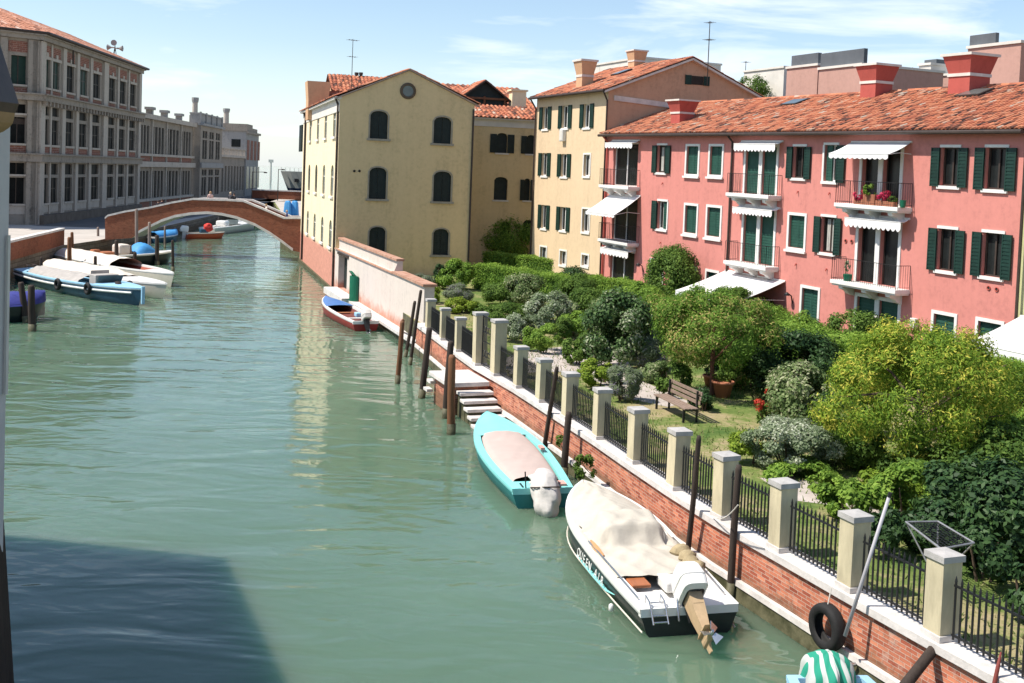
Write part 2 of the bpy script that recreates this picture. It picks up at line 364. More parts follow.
w1 = noise(nt_, 1.0, 2, 0.45, mp1.outputs['Vector'], 0.9); w2 = noise(nt_, 1.1, 2, 0.5, mp2.outputs['Vector'], 0.5)
calm = noise(nt_, 0.09, 3, 0.5, g.outputs['Position'], 0.5)
rcm = ramp(nt_, [(0.35, (0.25, 0.25, 0.25)), (0.62, (1, 1, 1))]); L_(calm.outputs['Fac'], rcm.inputs['Fac'])
mu1 = nt_.nodes.new('ShaderNodeMath'); mu1.operation = 'MULTIPLY'; L_(w2.outputs['Fac'], mu1.inputs[0]); L_(rcm.outputs['Color'], mu1.inputs[1])
ad = nt_.nodes.new('ShaderNodeMath'); ad.operation = 'MULTIPLY_ADD'; L_(mu1.outputs[0], ad.inputs[0]); ad.inputs[1].default_value = 0.30; L_(w1.outputs['Fac'], ad.inputs[2])
bp = nt_.nodes.new('ShaderNodeBump'); bp.inputs['Strength'].default_value = 1.0; bp.inputs['Distance'].default_value = 0.085
L_(ad.outputs[0], bp.inputs['Height']); L_(bp.outputs['Normal'], b.inputs['Normal'])
M_water = m
mb = MB(); mb.quad((-3000, -60, 0), (3000, -60, 0), (3000, 9000, 0), (-3000, 9000, 0)); struct(mb.build('water', M_water, origin=(0, 0, 0)))

# ------------------------------------------------------------------ ground sheets
m, nt_, b, L_ = nodes('garden_grass_ground')
g = nt_.nodes.new('ShaderNodeNewGeometry')
n1 = noise(nt_, 0.42, 6, 0.7, g.outputs['Position'], 0.4); n2 = noise(nt_, 6, 4, 0.7, g.outputs['Position'])
ad = nt_.nodes.new('ShaderNodeMath'); ad.operation = 'MULTIPLY_ADD'; L_(n2.outputs['Fac'], ad.inputs[0]); ad.inputs[1].default_value = 0.35; L_(n1.outputs['Fac'], ad.inputs[2])
r = ramp(nt_, [(0.50, (0.065, 0.115, 0.028)), (0.64, (0.14, 0.18, 0.05)), (0.76, (0.30, 0.25, 0.13)), (0.9, (0.36, 0.28, 0.19))]); L_(ad.outputs[0], r.inputs['Fac']); L_(r.outputs['Color'], b.inputs['Base Color'])
b.inputs['Roughness'].default_value = 0.95; b.inputs['Specular IOR Level'].default_value = 0.1
bump(nt_, b, n2.outputs['Fac'], 0.7, 0.06); M_lawn = m
M_gravel = mat('gravel', (0.44, 0.38, 0.34), 0.95, 0.18, 2.5, 0.7, bscale=30)
M_paving = mat('pale_paving', (0.52, 0.47, 0.42), 0.9, 0.14, 0.6, 0.3)

PIL = [(-3.55, 48.9), (-2.7, 46.0), (-1.9, 43.2), (-1.02, 40.3), (-0.30, 38.4), (0.48, 36.3), (1.19, 34.15), (1.92, 31.9), (2.68, 29.6),
       (3.40, 27.2), (4.09, 25.0), (4.80, 22.95), (5.57, 21.05), (6.35, 19.1), (7.17, 17.15), (8.0, 15.2), (8.84, 13.2), (9.7, 11.2), (10.6, 9.2)]
YC = onz(334, 293, 0); YF = onz(299.5, 261.5, 0)
Qline = [(-4.15, 50.9)] + PIL + [(13.5, 2.5), (20, -20)]
def offs(pts, d):
    """offset a plan polyline towards the canal"""
    o = []
    for i, p in enumerate(pts):
        a = Vector(pts[max(i - 1, 0)]); c = Vector(pts[min(i + 1, len(pts) - 1)]); t = (c - a).normalized()
        n = Vector((t.y, -t.x));  n = -n if n.x > 0 else n
        o.append((p[0] + n.x * d, p[1] + n.y * d))
    return o
def extr(mb, poly, z, zb=None, mi=0, ms=None):
    n = len(poly); mb.add([(p[0], p[1], z) for p in poly], [tuple(range(n))], mi, 0.5, [[(p[0], p[1]) for p in poly]])
    if zb is not None:
        for i in range(n):
            a, c = poly[i], poly[(i + 1) % n]; l = math.dist(a, c)
            mb.quad((a[0], a[1], zb), (c[0], c[1], zb), (c[0], c[1], z), (a[0], a[1], z), mi if ms is None else ms, 0.5, [(0, zb), (l, zb), (l, z), (0, z)])
GZ = 1.30
garden = offs(Qline, 0.0)
gpoly = garden + [(160, -20), (260, 500), (-46.0, 500), (-47.5, 214), (-31.8, 150), (-24, 112), (YF.x + 1.2, YF.y - 0.5), (YC.x + 1.0, YC.y + 0.2)]
mb = MB(); extr(mb, gpoly, GZ, -1.5, 0, 1); struct(mb.build('garden_ground', [M_lawn, M_algae], origin=(0, 0, 0)))
# quay kerb stones of the far right bank, beyond the bridge
lb = [(-34.6, 73.8), (-37.0, 89.3), (-36.8, 96), (-38.5, 118), (-41.5, 150), (-52.5, 213), (-52, 232), (-46.5, 240), (-60, 262), (-300, 262), (-300, 20), (-30, 20), (-32.5, 45), (-33.5, 62)]
M_quaystone = brickmat('quay_stone_blocks', (0.16, 0.13, 0.105), (0.22, 0.18, 0.14), (0.10, 0.08, 0.06), 1.1, 0.34, patch=(0.26, 0.24, 0.2))
M_pav = mat('campo_paving', (0.44, 0.395, 0.35), 0.9, 0.14, 0.5, 0.2)
mb = MB(); extr(mb, lb, GZ, None, 0)
n = len(lb)
for i in range(n):
    a, c = lb[i], lb[(i + 1) % n]; l = math.dist(a, c)
    mb.quad((a[0], a[1], -1), (c[0], c[1], -1), (c[0], c[1], GZ), (a[0], a[1], GZ), 1, 0.5, [(0, -1), (l, -1), (l, GZ), (0, GZ)])
struct(mb.build('fondamenta_pavement', [M_pav, M_quaystone], origin=(0, 0, 0)))
# cross quay closing the far end of the canal
mb = MB(); extr(mb, [(-52.5, 214), (-47.5, 214), (-40, 240), (-52.5, 240)], GZ + 0.004, None); struct(mb.build('far_quay_pavement', M_pav, origin=(0, 0, 0)))
# garden paths
def sheet(name, pts, mt, z):
    mb = MB(); P = [onz(x, y, GZ) for x, y in pts]; mb.add([(p.x, p.y, z) for p in P], [tuple(range(len(P)))]); return struct(mb.build(name, mt))
sheet('gravel_path', [(497, 362), (520, 352), (560, 347), (600, 350), (628, 362), (640, 380), (690, 402), (668, 407), (625, 398), (598, 382), (570, 372), (540, 372), (510, 374)], M_gravel, GZ + 0.004)
sheet('gravel_path', [(760, 478), (830, 482), (900, 492), (960, 482), (1060, 450), (1120, 470), (1100, 520), (980, 512), (900, 520), (830, 505), (790, 500)], M_gravel, GZ + 0.004)
sheet('gravel_path', [(590, 300), (720, 305), (900, 350), (1150, 420), (1150, 440), (880, 372), (700, 322), (590, 312)], M_gravel, GZ + 0.004)

# ------------------------------------------------------------------ facade helpers
def wallgrid(mb, fac, u0, u1, z0, z1, ops, depth=0.28, mi=0, off=0.0, archn=8):
    """wall face with true recessed openings; ops: (u0,z0,u1,z1,rise)"""
    us = sorted({u0, u1} | {round(v, 4) for o in ops for v in (o[0], o[2]) if u0 < v < u1})
    zs = sorted({z0, z1} | {round(v, 4) for o in ops for v in (o[1], o[3]) if z0 < v < z1})
    ops = [(round(o[0], 4), round(o[1], 4), round(o[2], 4), round(o[3], 4), o[4] if len(o) > 4 else 0) for o in ops]
    for i in range(len(us) - 1):
        for j in range(len(zs) - 1):
            cu = (us[i] + us[i + 1]) / 2; cz = (zs[j] + zs[j + 1]) / 2
            if any(o[0] < cu < o[2] and o[1] < cz < o[3] for o in ops): continue
            a, b2, c, d = us[i], us[i + 1], zs[j], zs[j + 1]
            mb.quad(fac.P(a, c, off), fac.P(b2, c, off), fac.P(b2, d, off), fac.P(a, d, off), mi, 0.5, [(a, c), (b2, c), (b2, d), (a, d)])
    for (a, c, b2, d, rise) in ops:
        zt = d - rise
        for (p, q) in (((a, c), (b2, c)), ((b2, c), (b2, zt)), ((a, zt), (a, c))):
            mb.quad(fac.P(p[0], p[1], off), fac.P(q[0], q[1], off), fac.P(q[0], q[1], off - depth), fac.P(p[0], p[1], off - depth), mi, 0.5, [(p[0], p[1]), (q[0], q[1]), (q[0] + 0.2, q[1]), (p[0] + 0.2, p[1])])
        if not rise: mb.quad(fac.P(a, d, off), fac.P(b2, d, off), fac.P(b2, d, off - depth), fac.P(a, d, off - depth), mi)
        else:
            arc = [(a + (b2 - a) * k / archn, zt + rise * math.sqrt(max(0, 1 - (2 * k / archn - 1) ** 2))) for k in range(archn + 1)]
            for k in range(archn):
                p, q = arc[k], arc[k + 1]
                mb.quad(fac.P(p[0], p[1], off), fac.P(q[0], q[1], off), fac.P(q[0], d, off), fac.P(p[0], d, off), mi)
                mb.quad(fac.P(p[0], p[1], off), fac.P(q[0], q[1], off), fac.P(q[0], q[1], off - depth), fac.P(p[0], p[1], off - depth), mi)
def fbox(mb, fac, u0, u1, z0, z1, d0, d1, mi=0):
    o = fac.P(u0, z0, d0); mb.par(o, fac.P(u1, z0, d0) - o, fac.n * (d1 - d0), Vector((0, 0, z1 - z0)), mi); return mb
def shutter(fac, u0, u1, z0, z1, d, mt, parent, name='shutter', slats=True):
    mb = MB(); t = 0.045
    fbox(mb, fac, u0, u1, z0, z1, d, d + t)
    if slats:
        k = max(4, int((z1 - z0) / 0.14)); h = (z1 - z0 - 0.16) / k
        for i in range(k): fbox(mb, fac, u0 + 0.05, u1 - 0.05, z0 + 0.08 + i * h + 0.01, z0 + 0.08 + (i + 0.6) * h, d + t, d + t + 0.018)
        for (a, c) in ((u0, u0 + 0.05), (u1 - 0.05, u1)): fbox(mb, fac, a, c, z0, z1, d + t, d + t + 0.022)
    return mb.build(name, mt, parent)
def frame_ring(mb, fac, a, c, b2, d, w_, d0, d1, mi=0, bottom=True, top=True):
    fbox(mb, fac, a - w_, a, c - (w_ if bottom else 0), d + (w_ if top else 0), d0, d1, mi); fbox(mb, fac, b2, b2 + w_, c - (w_ if bottom else 0), d + (w_ if top else 0), d0, d1, mi)
    if top: fbox(mb, fac, a, b2, d, d + w_, d0, d1, mi)
    if bottom: fbox(mb, fac, a, b2, c - w_, c, d0, d1, mi)
def glazed(fac, a, c, b2, d, root, depth=0.2, post=True, curtain=None, mt=None, framem=None, name='window'):
    mb = MB(); f = 0.06
    e = 0.002
    frame_ring(mb, fac, a + f + e, c + f + e, b2 - f - e, d - f - e, f, -depth, -depth + 0.06)
    if post: fbox(mb, fac, (a + b2) / 2 - 0.035, (a + b2) / 2 + 0.035, c + f, d - f, -depth, -depth + 0.055)
    wn = mb.build(name, framem or M_white, root)
    p = MB(); fbox(p, fac, a + e, b2 - e, c + e, d - e, -depth - 0.03, -depth - 0.005); p.build('pane', mt or M_glass, wn)
    if curtain:
        q = MB(); u0 = a + (b2 - a) * curtain[0]; u1 = a + (b2 - a) * curtain[1]
        for i in range(6):
            x0 = u0 + (u1 - u0) * i / 6; x1 = u0 + (u1 - u0) * (i + 0.85) / 6
            fbox(q, fac, x0, x1, c + 0.08, d - 0.1, -depth + 0.003, -depth + 0.02)
        q.build('curtain', M_curt, wn)
    return wn

# tiled roofs -------------------------------------------------------
def tileroof(mb, A, B, Cc, D, cw=0.24, rl=0.42, lift=0.05, seed=1, jag=True):
    """A,B eave ends; C above B, D above A. Barrel tiles running up the slope."""
    A, B, Cc, D = map(Vector, (A, B, Cc, D)); rg = random.Random(seed)
    nc = max(2, int((B - A).length / cw)); nr = max(2, int(max((D - A).length, (Cc - B).length) / rl))
    nn = (B - A).cross(D - A).normalized();  nn = -nn if nn.z < 0 else nn
    P = lambda s, t: (A * (1 - s) + B * s) * (1 - t) + (D * (1 - s) + Cc * s) * t
    mb.quad(P(0, 0), P(1, 0), P(1, 1), P(0, 1), 0, 0.1)
    for i in range(nc):
        drift = rg.uniform(-0.08, 0.08)
        for j in range(nr):
            s0 = (i + 0.16) / nc; s1 = (i + 0.84) / nc; t0 = j / nr + (rg.uniform(-0.25, 0.1) / nr if jag and j else 0); t1 = (j + 1.12) / nr
            t0 = max(t0, -0.01); t1 = min(t1, 1.0)
            r_ = min(1, max(0, rg.gauss(0.5, 0.21) + drift)); 
            if rg.random() < 0.08: r_ = rg.choice([0.0, 0.05, 0.1, 0.98])
            V = []
            hh = rg.uniform(0.75, 1.15) * lift
            for (t, k, dz) in ((t0, 1.0, 0.030), (t1, 0.86, 0.0)):
                c0 = (s0 + s1) / 2; hw = (s1 - s0) / 2 * k
                for q in range(5):
                    an = math.pi * q / 4
                    V.append(P(c0 - hw * math.cos(an), t) + nn * (0.01 + dz + hh * math.sin(an)))
            mb.add(V, [(q, q + 1, q + 6, q + 5) for q in range(4)] + [(0, 1, 2, 3, 4)], 0, r_)
            # pan tile between the covers
            if i < nc - 1:
                a_, b_ = (i + 0.80) / nc, (i + 1.20) / nc
                mb.quad(P(a_, t0) + nn * 0.022, P(b_, t0) + nn * 0.022, P(b_, t1) + nn * 0.004, P(a_, t1) + nn * 0.004, 0, min(1, max(0, rg.gauss(0.3, 0.15))))
    return mb
def flared_chimney(root_or_none, name, label, fac, u, d, z0, z1, w0, w1, matb, matc, group=None, parent=None, two=True, dd=None):
    """Venetian chimney: straight shaft with a band, then a flare and a flat cap (child parts)"""
    dd = dd or w0
    def sq(w_, z, dd_): 
        return [fac.P(u - w_ / 2, z, d - dd_ / 2), fac.P(u + w_ / 2, z, d - dd_ / 2), fac.P(u + w_ / 2, z, d + dd_ / 2), fac.P(u - w_ / 2, z, d + dd_ / 2)]
    h = z1 - z0; rows = [sq(w0, z0, dd), sq(w0, z0 + h * 0.52, dd), sq(w0 * 1.02, z0 + h * 0.56, dd * 1.02), sq(w1, z1 - h * 0.06, dd * w1 / w0)]
    mb = MB(); V = [p for r_ in rows for p in r_]; fs = []
    for i in range(3):
        for k in range(4): fs.append((i * 4 + k, i * 4 + (k + 1) % 4, (i + 1) * 4 + (k + 1) % 4, (i + 1) * 4 + k))
    mb.add(V, fs)
    c = mb.build(name, matb, parent)
    mb = MB(); w2 = w1 * 1.10; fbox(mb, fac, u - w2 / 2, u + w2 / 2, z1 - h * 0.06, z1, d - dd * w2 / w0 / 2, d + dd * w2 / w0 / 2)
    w3 = w0 * 1.08; fbox(mb, fac, u - w3 / 2, u + w3 / 2, z0 + h * 0.48, z0 + h * 0.55, d - dd * 1.08 / 2, d + dd * 1.08 / 2)
    mb.build('chimney_band', matc, c)
    return c
# ================================================================== PINK ROW HOUSE
class SFac(Fac):      # the long facade has settled a little: its level lines dip gently to the right
    k = 0.0
    def hit(s, px, py):
        u, z = Fac.hit(s, px, py); return u, z - s.k * u
    def P(s, u, z, d=0.0):
        p = Fac.P(s, u, z, d); return Vector((p.x, p.y, p.z + s.k * u))
pb = onz(947, 375, 1.4); dd_ = ray(30, 148); dv = Vector((-dd_.x, -dd_.y)).normalized()
PK = SFac((pb.x, pb.y), (dv.x, dv.y)); PK.k = -0.0125
UL, UR = PK.hit(604, 200)[0], PK.hit(1021, 220)[0]
ZE = 10.82          # eaves
pink = thing('pink_house', 'long pink plastered house with green shutters, balconies and a red tiled roof', 'house', PK.P((UL + UR) / 2, GZ))
ops = []; later = []
def hz(x, y): return PK.hit(x, y)
def pbox(x0, y0, x1, y1):
    xm, ym = (x0 + x1) / 2, (y0 + y1) / 2
    return hz(x0, ym)[0], hz(xm, y1)[1], hz(x1, ym)[0], hz(xm, y0)[1]
def add_shut(x0, y0, x1, y1, curtain=None, mode='both'):
    a, c, b2, d = pbox(x0, y0, x1, y1); wd = b2 - a
    if mode == 'both': oa, ob = a + wd * 0.24, b2 - wd * 0.24
    elif mode == 'left': oa, ob = a + wd * 0.32, b2 - wd * 0.08
    else: oa, ob = a + wd * 0.12, b2 - wd * 0.32
    ops.append((oa, c, ob, d))
    def f():
        wn = glazed(PK, oa, c, ob, d, pink, 0.2, True, curtain, framem=M_gut if mode == 'both' else M_white)
        mb = MB(); fbox(mb, PK, oa - 0.1, ob + 0.1, c - 0.13, c, -0.18, 0.09); mb.build('sill', M_white, wn)
        mb = MB(); fbox(mb, PK, oa - 0.06, ob + 0.06, d, d + 0.11, 0.0, 0.05)
        if mode == 'left': fbox(mb, PK, ob, ob + 0.11, c, d, 0.0, 0.04)
        if mode == 'right': fbox(mb, PK, oa - 0.11, oa, c, d, 0.0, 0.04)
        mb.build('lintel', M_white, wn)
        w2 = (ob - oa) / 2
        if mode in ('both', 'left'): shutter(PK, a, oa - 0.01, c - 0.04, d - 0.01, 0.055, M_dkgreen, wn)
        if mode in ('both', 'right'): shutter(PK, ob + 0.01, b2, c - 0.04, d - 0.01, 0.055, M_dkgreen, wn)
        if mode == 'left': shutter(PK, ob - (ob - oa) * 0.45, ob - 0.02, c + 0.02, d - 0.02, -0.12, M_blind, wn)
        if mode == 'right': shutter(PK, oa + (ob - oa) * 0.1, oa + (ob - oa) * 0.5, c + 0.02, d - 0.02, -0.12, M_blind, wn)
    later.append(f)
def add_blind(x0, y0, x1, y1, sill=True):
    a, c, b2, d = pbox(x0, y0, x1, y1); w_ = 0.13; a += w_; b2 -= w_; c += w_; d -= w_
    if not sill: c -= w_
    ops.append((a, c, b2, d))
    def f():
        mb = MB(); frame_ring(mb, PK, a, c, b2, d, w_, 0.0, 0.045, bottom=sill)
        if sill: fbox(mb, PK, a - w_ - 0.07, b2 + w_ + 0.07, c - w_ - 0.09, c - w_ + 0.02, 0.046, 0.13)
        wn = mb.build('window', M_white, pink)
        shutter(PK, a + 0.004, (a + b2) / 2 - 0.01, c + 0.02, d - 0.01, -0.16, M_blind, wn)
        shutter(PK, (a + b2) / 2 + 0.01, b2 - 0.004, c + 0.02, d - 0.01, -0.16, M_blind, wn)
        mb = MB(); fbox(mb, PK, a, b2, c, d, -0.27, -0.25); mb.build('pane', M_dark, wn)
    later.append(f)
def add_french(x0, y0, x1, y1, green=True, surround=True):
    a, c, b2, d = pbox(x0, y0, x1, y1); w_ = 0.15; a += w_; b2 -= w_; d -= w_; mid = (a + b2) / 2; ph = 0.13
    ops.append((a, c, mid - ph, d)); ops.append((mid + ph, c, b2, d))
    def f():
        mb = MB(); frame_ring(mb, PK, a, c, b2, d, w_, 0.0, 0.045, bottom=False); fbox(mb, PK, mid - ph, mid + ph, c, d, 0.002, 0.047)
        wn = mb.build('french_door', M_white, pink)
        for (s, e) in ((a, mid - ph), (mid + ph, b2)):
            if green: shutter(PK, s + 0.004, e - 0.004, c + 0.03, d - 0.01, -0.17, M_blind, wn, 'shutter')
            mb = MB(); fbox(mb, PK, s + 0.002, e - 0.002, c + 0.002, d - 0.002, -0.27, -0.25); mb.build('pane', M_glass, wn)
            if not green:
                q = MB(); fbox(q, PK, s + 0.02, s + 0.07, c + 0.02, d - 0.02, -0.22, -0.19); fbox(q, PK, e - 0.07, e - 0.02, c + 0.02, d - 0.02, -0.22, -0.19); q.build('door_frame', M_gut, wn)
    later.append(f); return (a - w_, c, b2 + w_, d + w_)
def add_glassdoor(x0, y0, x1, y1):
    a, c, b2, d = pbox(x0, y0, x1, y1); ops.append((a, c, b2, d))
    def f():
        wn = glazed(PK, a, c, b2, d, pink, 0.2, True, None, name='french_door')
    later.append(f); return (a, c, b2, d)
# top row
add_shut(653.4, 145.3, 671, 172.5, (0.15, 0.75)); add_blind(685.5, 143.9, 699.8, 176.5); add_blind(708.7, 143.9, 723.8, 177.3)
D4t = add_french(743.9, 144, 778.5, 194.5); add_shut(788, 146.5, 811.6, 178, None); add_shut(821.5, 145, 846, 181.5, None, 'right')
D7t = add_french(859.6, 145, 903, 205.5, green=False); add_shut(932.5, 147.5, 968.7, 186, None); add_shut(976, 147.5, 1017.4, 189.5, None)
D0t = add_glassdoor(613.5, 143, 637.7, 186)
# middle row
add_shut(652.8, 201, 668.5, 229, (0.3, 0.6), 'left'); add_blind(683.9, 203.2, 698.3, 235.5); add_blind(706, 205, 722, 239)
D4m = add_french(741.8, 205, 776, 263.9); add_blind(787.4, 212.7, 806.6, 250.8); add_shut(815, 217, 842, 253, (0.2, 0.95))
D7m = add_french(855.5, 219, 901, 284.6, green=False); add_shut(929.4, 229, 965.6, 271, None); add_shut(973, 233, 1013, 277, None)
D0m = add_glassdoor(612.4, 198, 637, 241)
# ground row
D0g = add_glassdoor(610, 250, 634, 291); add_blind(649.7, 258.7, 664, 288, False); add_blind(682.8, 265, 696.3, 300, False); add_blind(705, 269.7, 719, 305, False)
add_blind(740, 283, 753, 325, False); add_blind(800, 286, 820, 325, False); D7g = add_french(853.5, 296, 900, 366); add_blind(931, 311.7, 957, 350, False); add_blind(975, 319, 1004, 360, False)
mb = MB(); wallgrid(mb, PK, UL, UR, -0.2, ZE, ops, 0.3)
fbox(mb, PK, UL, UR, GZ - 1, ZE, -11.0, -10.7); 
for uu in (UL, UR): mb.quad(PK.P(uu, GZ - 1, 0), PK.P(uu, GZ - 1, -11), PK.P(uu, ZE, -11), PK.P(uu, ZE, 0))
for uu in (UL, UR): mb.add([PK.P(uu, ZE, 0), PK.P(uu, ZE, -11), PK.P(uu, ZE + 2.0, -5.5)], [(0, 1, 2)])
mb.build('wall', M_pink, pink)
for f in later: f()
mb = MB(); fbox(mb, PK, UL + 0.1, UR - 0.1, GZ, ZE - 0.1, -0.75, -0.72); mb.build('inner_partition', M_dark, pink)
# roof (about 20 degrees) with separate barrel tiles
RZ = ZE + 2.22
mb = MB(); tileroof(mb, PK.P(UL - 0.15, ZE + 0.12, 0.45), PK.P(UR + 0.25, ZE + 0.12, 0.45), PK.P(UR + 0.25, RZ + 0.12, -5.5), PK.P(UL - 0.15, RZ + 0.12, -5.5), 0.20, 0.34, 0.075, 3)
tileroof(mb, PK.P(UL - 0.15, ZE + 0.12, -11.45), PK.P(UR + 0.25, ZE + 0.12, -11.45), PK.P(UR + 0.25, RZ + 0.12, -5.5), PK.P(UL - 0.15, RZ + 0.12, -5.5), 0.5, 1.2, 0.06, 4)
for i in range(int((UR - UL) / 0.42)):
    u = UL - 0.1 + i * 0.42; mb.cyl(PK.P(u, RZ + 0.14, -5.5), PK.P(u + 0.46, RZ + 0.15, -5.5), 0.12, 0.10, 7, 0, True, random.gauss(0.5, 0.25))
roof = mb.build('roof', M_tile, pink)
mb = MB(); fbox(mb, PK, UL, UR, ZE, ZE + 0.10, 0.0, 0.40); mb.build('eaves_board', M_gut, pink)
mb = MB(); mb.tube([PK.P(UL - 0.15, ZE + 0.03, 0.5), PK.P(UR + 0.25, ZE + 0.03, 0.5)], 0.085, 8); mb.build('gutter', M_gut, pink)
for px in (731.5, 606.5):
    u = PK.hit(px, 200)[0]; mb = MB(); mb.tube([PK.P(u, ZE, 0.45), PK.P(u, ZE - 0.35, 0.10), PK.P(u, GZ, 0.10)], 0.06, 8); mb.build('downpipe', M_gut if px > 700 else M_chimred, pink)
# skylights
for (x, y, wd) in ((795, 104, 1.3), (975, 95, 1.3)):
    # intersect with the roof plane
    A_, B_, C_ = PK.P(UL, ZE + 0.12, 0.45), PK.P(UR, ZE + 0.12, 0.45), PK.P(UR, RZ + 0.12, -5.5)
    nn = (B_ - A_).cross(C_ - A_).normalized(); d = ray(x, y); t = (A_ - CAM).dot(nn) / d.dot(nn); p = CAM + d * t
    up = ((PK.P(0, RZ, -5.5) - PK.P(0, ZE, 0.45)).normalized()); nn = nn if nn.z > 0 else -nn
    mb = MB(); mb.par(p - PK.u * wd / 2 - up * 0.5 + nn * 0.03, PK.u * wd, up * 1.0, nn * 0.12); f_ = mb.build('skylight', M_gut, pink)
    mb = MB(); mb.par(p - PK.u * (wd / 2 - 0.08) - up * 0.42 + nn * 0.152, PK.u * (wd - 0.16), up * 0.84, nn * 0.01); mb.build('pane', M_glassg, f_)
# chimneys
def roofz(d): return ZE + 0.12 + (0.45 - d) / 5.95 * 2.2
u = PK.hit(683, 130)[0]
def rp(px, d):     # u on the plane at depth d behind the facade
    pl = SFac((PK.o + PK.n * d).to_2d(), PK.u.to_2d()); pl.k = PK.k; return pl
pl = rp(0, -1.6); u, zt = pl.hit(683, 100); flared_chimney(None, 'chimney', '', PK, u, -1.6, roofz(-1.6) - 0.3, zt, 0.95, 1.35, M_chimred, M_chimw, parent=pink)
pl = rp(0, -5.0); u, zt = pl.hit(877.5, 64.5); flared_chimney(None, 'chimney', '', PK, u, -5.0, roofz(-5) - 0.3, zt, 1.05, 1.45, M_chimred, M_chimw, parent=pink)
pl = rp(0, -5.0); u, zt = pl.hit(970.5, 54.5); flared_chimney(None, 'chimney', '', PK, u, -5.0, roofz(-5) - 0.3, zt, 1.2, 1.6, M_chimred, M_chimw, parent=pink)
# balconies
def balcony(D, ext=0.62, prot=0.8, name='balcony'):
    a, c, b2, d = D; u0, u1 = a - ext, b2 + ext; z = c
    mb = MB(); fbox(mb, PK, u0, u1, z - 0.17, z, 0.0, prot); fbox(mb, PK, u0 + 0.05, u1 - 0.05, z - 0.24, z - 0.17, 0.0, prot - 0.06)
    s = mb.build(name, M_white, pink, bevel=0.015)
    for fr in (0.14, 0.5, 0.86):
        uu = u0 + (u1 - u0) * fr; mb = MB(); prof = [(0.0, 0.0), (prot * 0.85, 0.0), (prot * 0.82, -0.12), (prot * 0.5, -0.2), (prot * 0.32, -0.34), (0.0, -0.42)]
        V = [PK.P(uu + sx, z - 0.24 + dz, dn) for sx in (-0.13, 0.13) for dn, dz in prof]; n = len(prof)
        mb.add(V, [tuple(range(n)), tuple(range(2 * n - 1, n - 1, -1))] + [(i, (i + 1) % n, n + (i + 1) % n, n + i) for i in range(n)]); mb.build('bracket', M_white, s)
    mb = MB(); zt = z + 0.98; rr = 0.008; e = 0.05
    pts = [(u0 + e, 0.0), (u0 + e, prot - e), (u1 - e, prot - e), (u1 - e, 0.0)]
    for zz, q in ((zt, 0.014), (z + 0.08, 0.009)):
        for i in range(3): mb.cyl(PK.P(pts[i][0], zz, pts[i][1]), PK.P(pts[i + 1][0], zz, pts[i + 1][1]), q, None, 5)
    for i in range(3):
        l = math.dist(pts[i], pts[i + 1]); k = max(2, int(l / 0.125))
        for j in range(k + 1):
            uu = pts[i][0] + (pts[i + 1][0] - pts[i][0]) * j / k; q = pts[i][1] + (pts[i + 1][1] - pts[i][1]) * j / k
            mb.cyl(PK.P(uu, z, q), PK.P(uu, zt, q), rr if j % k else 0.016, None, 4, caps=False)
    mb.build('railing', M_iron, s)
    return u0, u1, z
B0t = balcony(D0t, 0.35); B0m = balcony(D0m, 0.35); B4t = balcony(D4t, 0.35); B4m = balcony(D4m, 0.35); B7t = balcony(D7t); B7m = balcony(D7m)
def scallop(mb, p0, p1, h, n, down=Vector((0, 0, -1))):
    p0 = Vector(p0); p1 = Vector(p1)
    V = []; fs = []; m_ = n * 6
    for i in range(m_ + 1):
        p = p0.lerp(p1, i / m_); a = abs(math.sin(math.pi * i / 6)); V += [p, p + down * (h * (0.72 + 0.28 * a))]
    for i in range(m_): fs.append((2 * i, 2 * i + 2, 2 * i + 3, 2 * i + 1))
    mb.add(V, fs)
def awning(u0, u1, zt, prot, drop, val, label, fac=PK, nsc=9, d0=0.03, slant=0.0):
    a, b2 = fac.P(u0, zt, d0), fac.P(u1, zt, d0); c, d = fac.P(u1, zt - drop, prot), fac.P(u0, zt - drop, prot)
    root = thing('awning', label, 'awning', fac.P((u0 + u1) / 2, zt - drop, d0))
    mb = MB(); N = 8; rows = []
    for i in range(N + 1):
        t = i / N; p, q = a.lerp(d, t), b2.lerp(c, t); sag = -0.05 * math.sin(math.pi * t)
        rows.append([p.lerp(q, s / 8) + Vector((0, 0, sag)) for s in range(9)])
    mb.grid(rows); mb.build('canopy', M_awn, root, True, solid=0.012)
    mb = MB(); scallop(mb, d, c, val, nsc); mb.build('valance', M_awn, root, solid=0.01)
    mb = MB(); mb.cyl(a, b2, 0.05, None, 8); mb.cyl(d, c, 0.022, None, 6)
    if prot > 0.5:
        for (p, q) in ((a, d), (b2, c)):
            low = p + Vector((0, 0, -drop * 0.9)); k = (q + p) / 2 + Vector((0, 0, -drop * 0.35)); mb.tube([low, k, q], 0.016, 5)
    mb.build('frame', M_white, root)
    return root
# retracted and extended awnings
awning(B0t[0] + 0.15, B0t[1] - 0.15, ZE - 0.25, 0.55, 0.18, 0.33, 'small folded white awning under the eaves at the left end of the pink house')
u0, z0 = PK.hit(609, 193.5); awning(B0m[0] + 0.1, B0m[1] - 0.0, PK.hit(627, 194.8)[1], 1.75, 1.15, 0.18, 'white awning sloping out over the left middle balcony of the pink house')
awning(B0t[0] + 0.1, B0t[1] - 0.1, PK.hit(620, 247)[1], 0.55, 0.15, 0.4, 'small scalloped awning over the leftmost ground floor door')
awning(B4t[0] + 0.1, B4t[1] - 0.05, ZE - 0.3, 0.5, 0.15, 0.38, 'folded white awning over the upper balcony between two pairs of framed windows', nsc=12)
awning(B4m[0] + 0.15, B4m[1] - 0.1, PK.hit(757, 206.3)[1], 0.5, 0.12, 0.33, 'folded white awning over the middle balcony above the big garden awning', nsc=12)
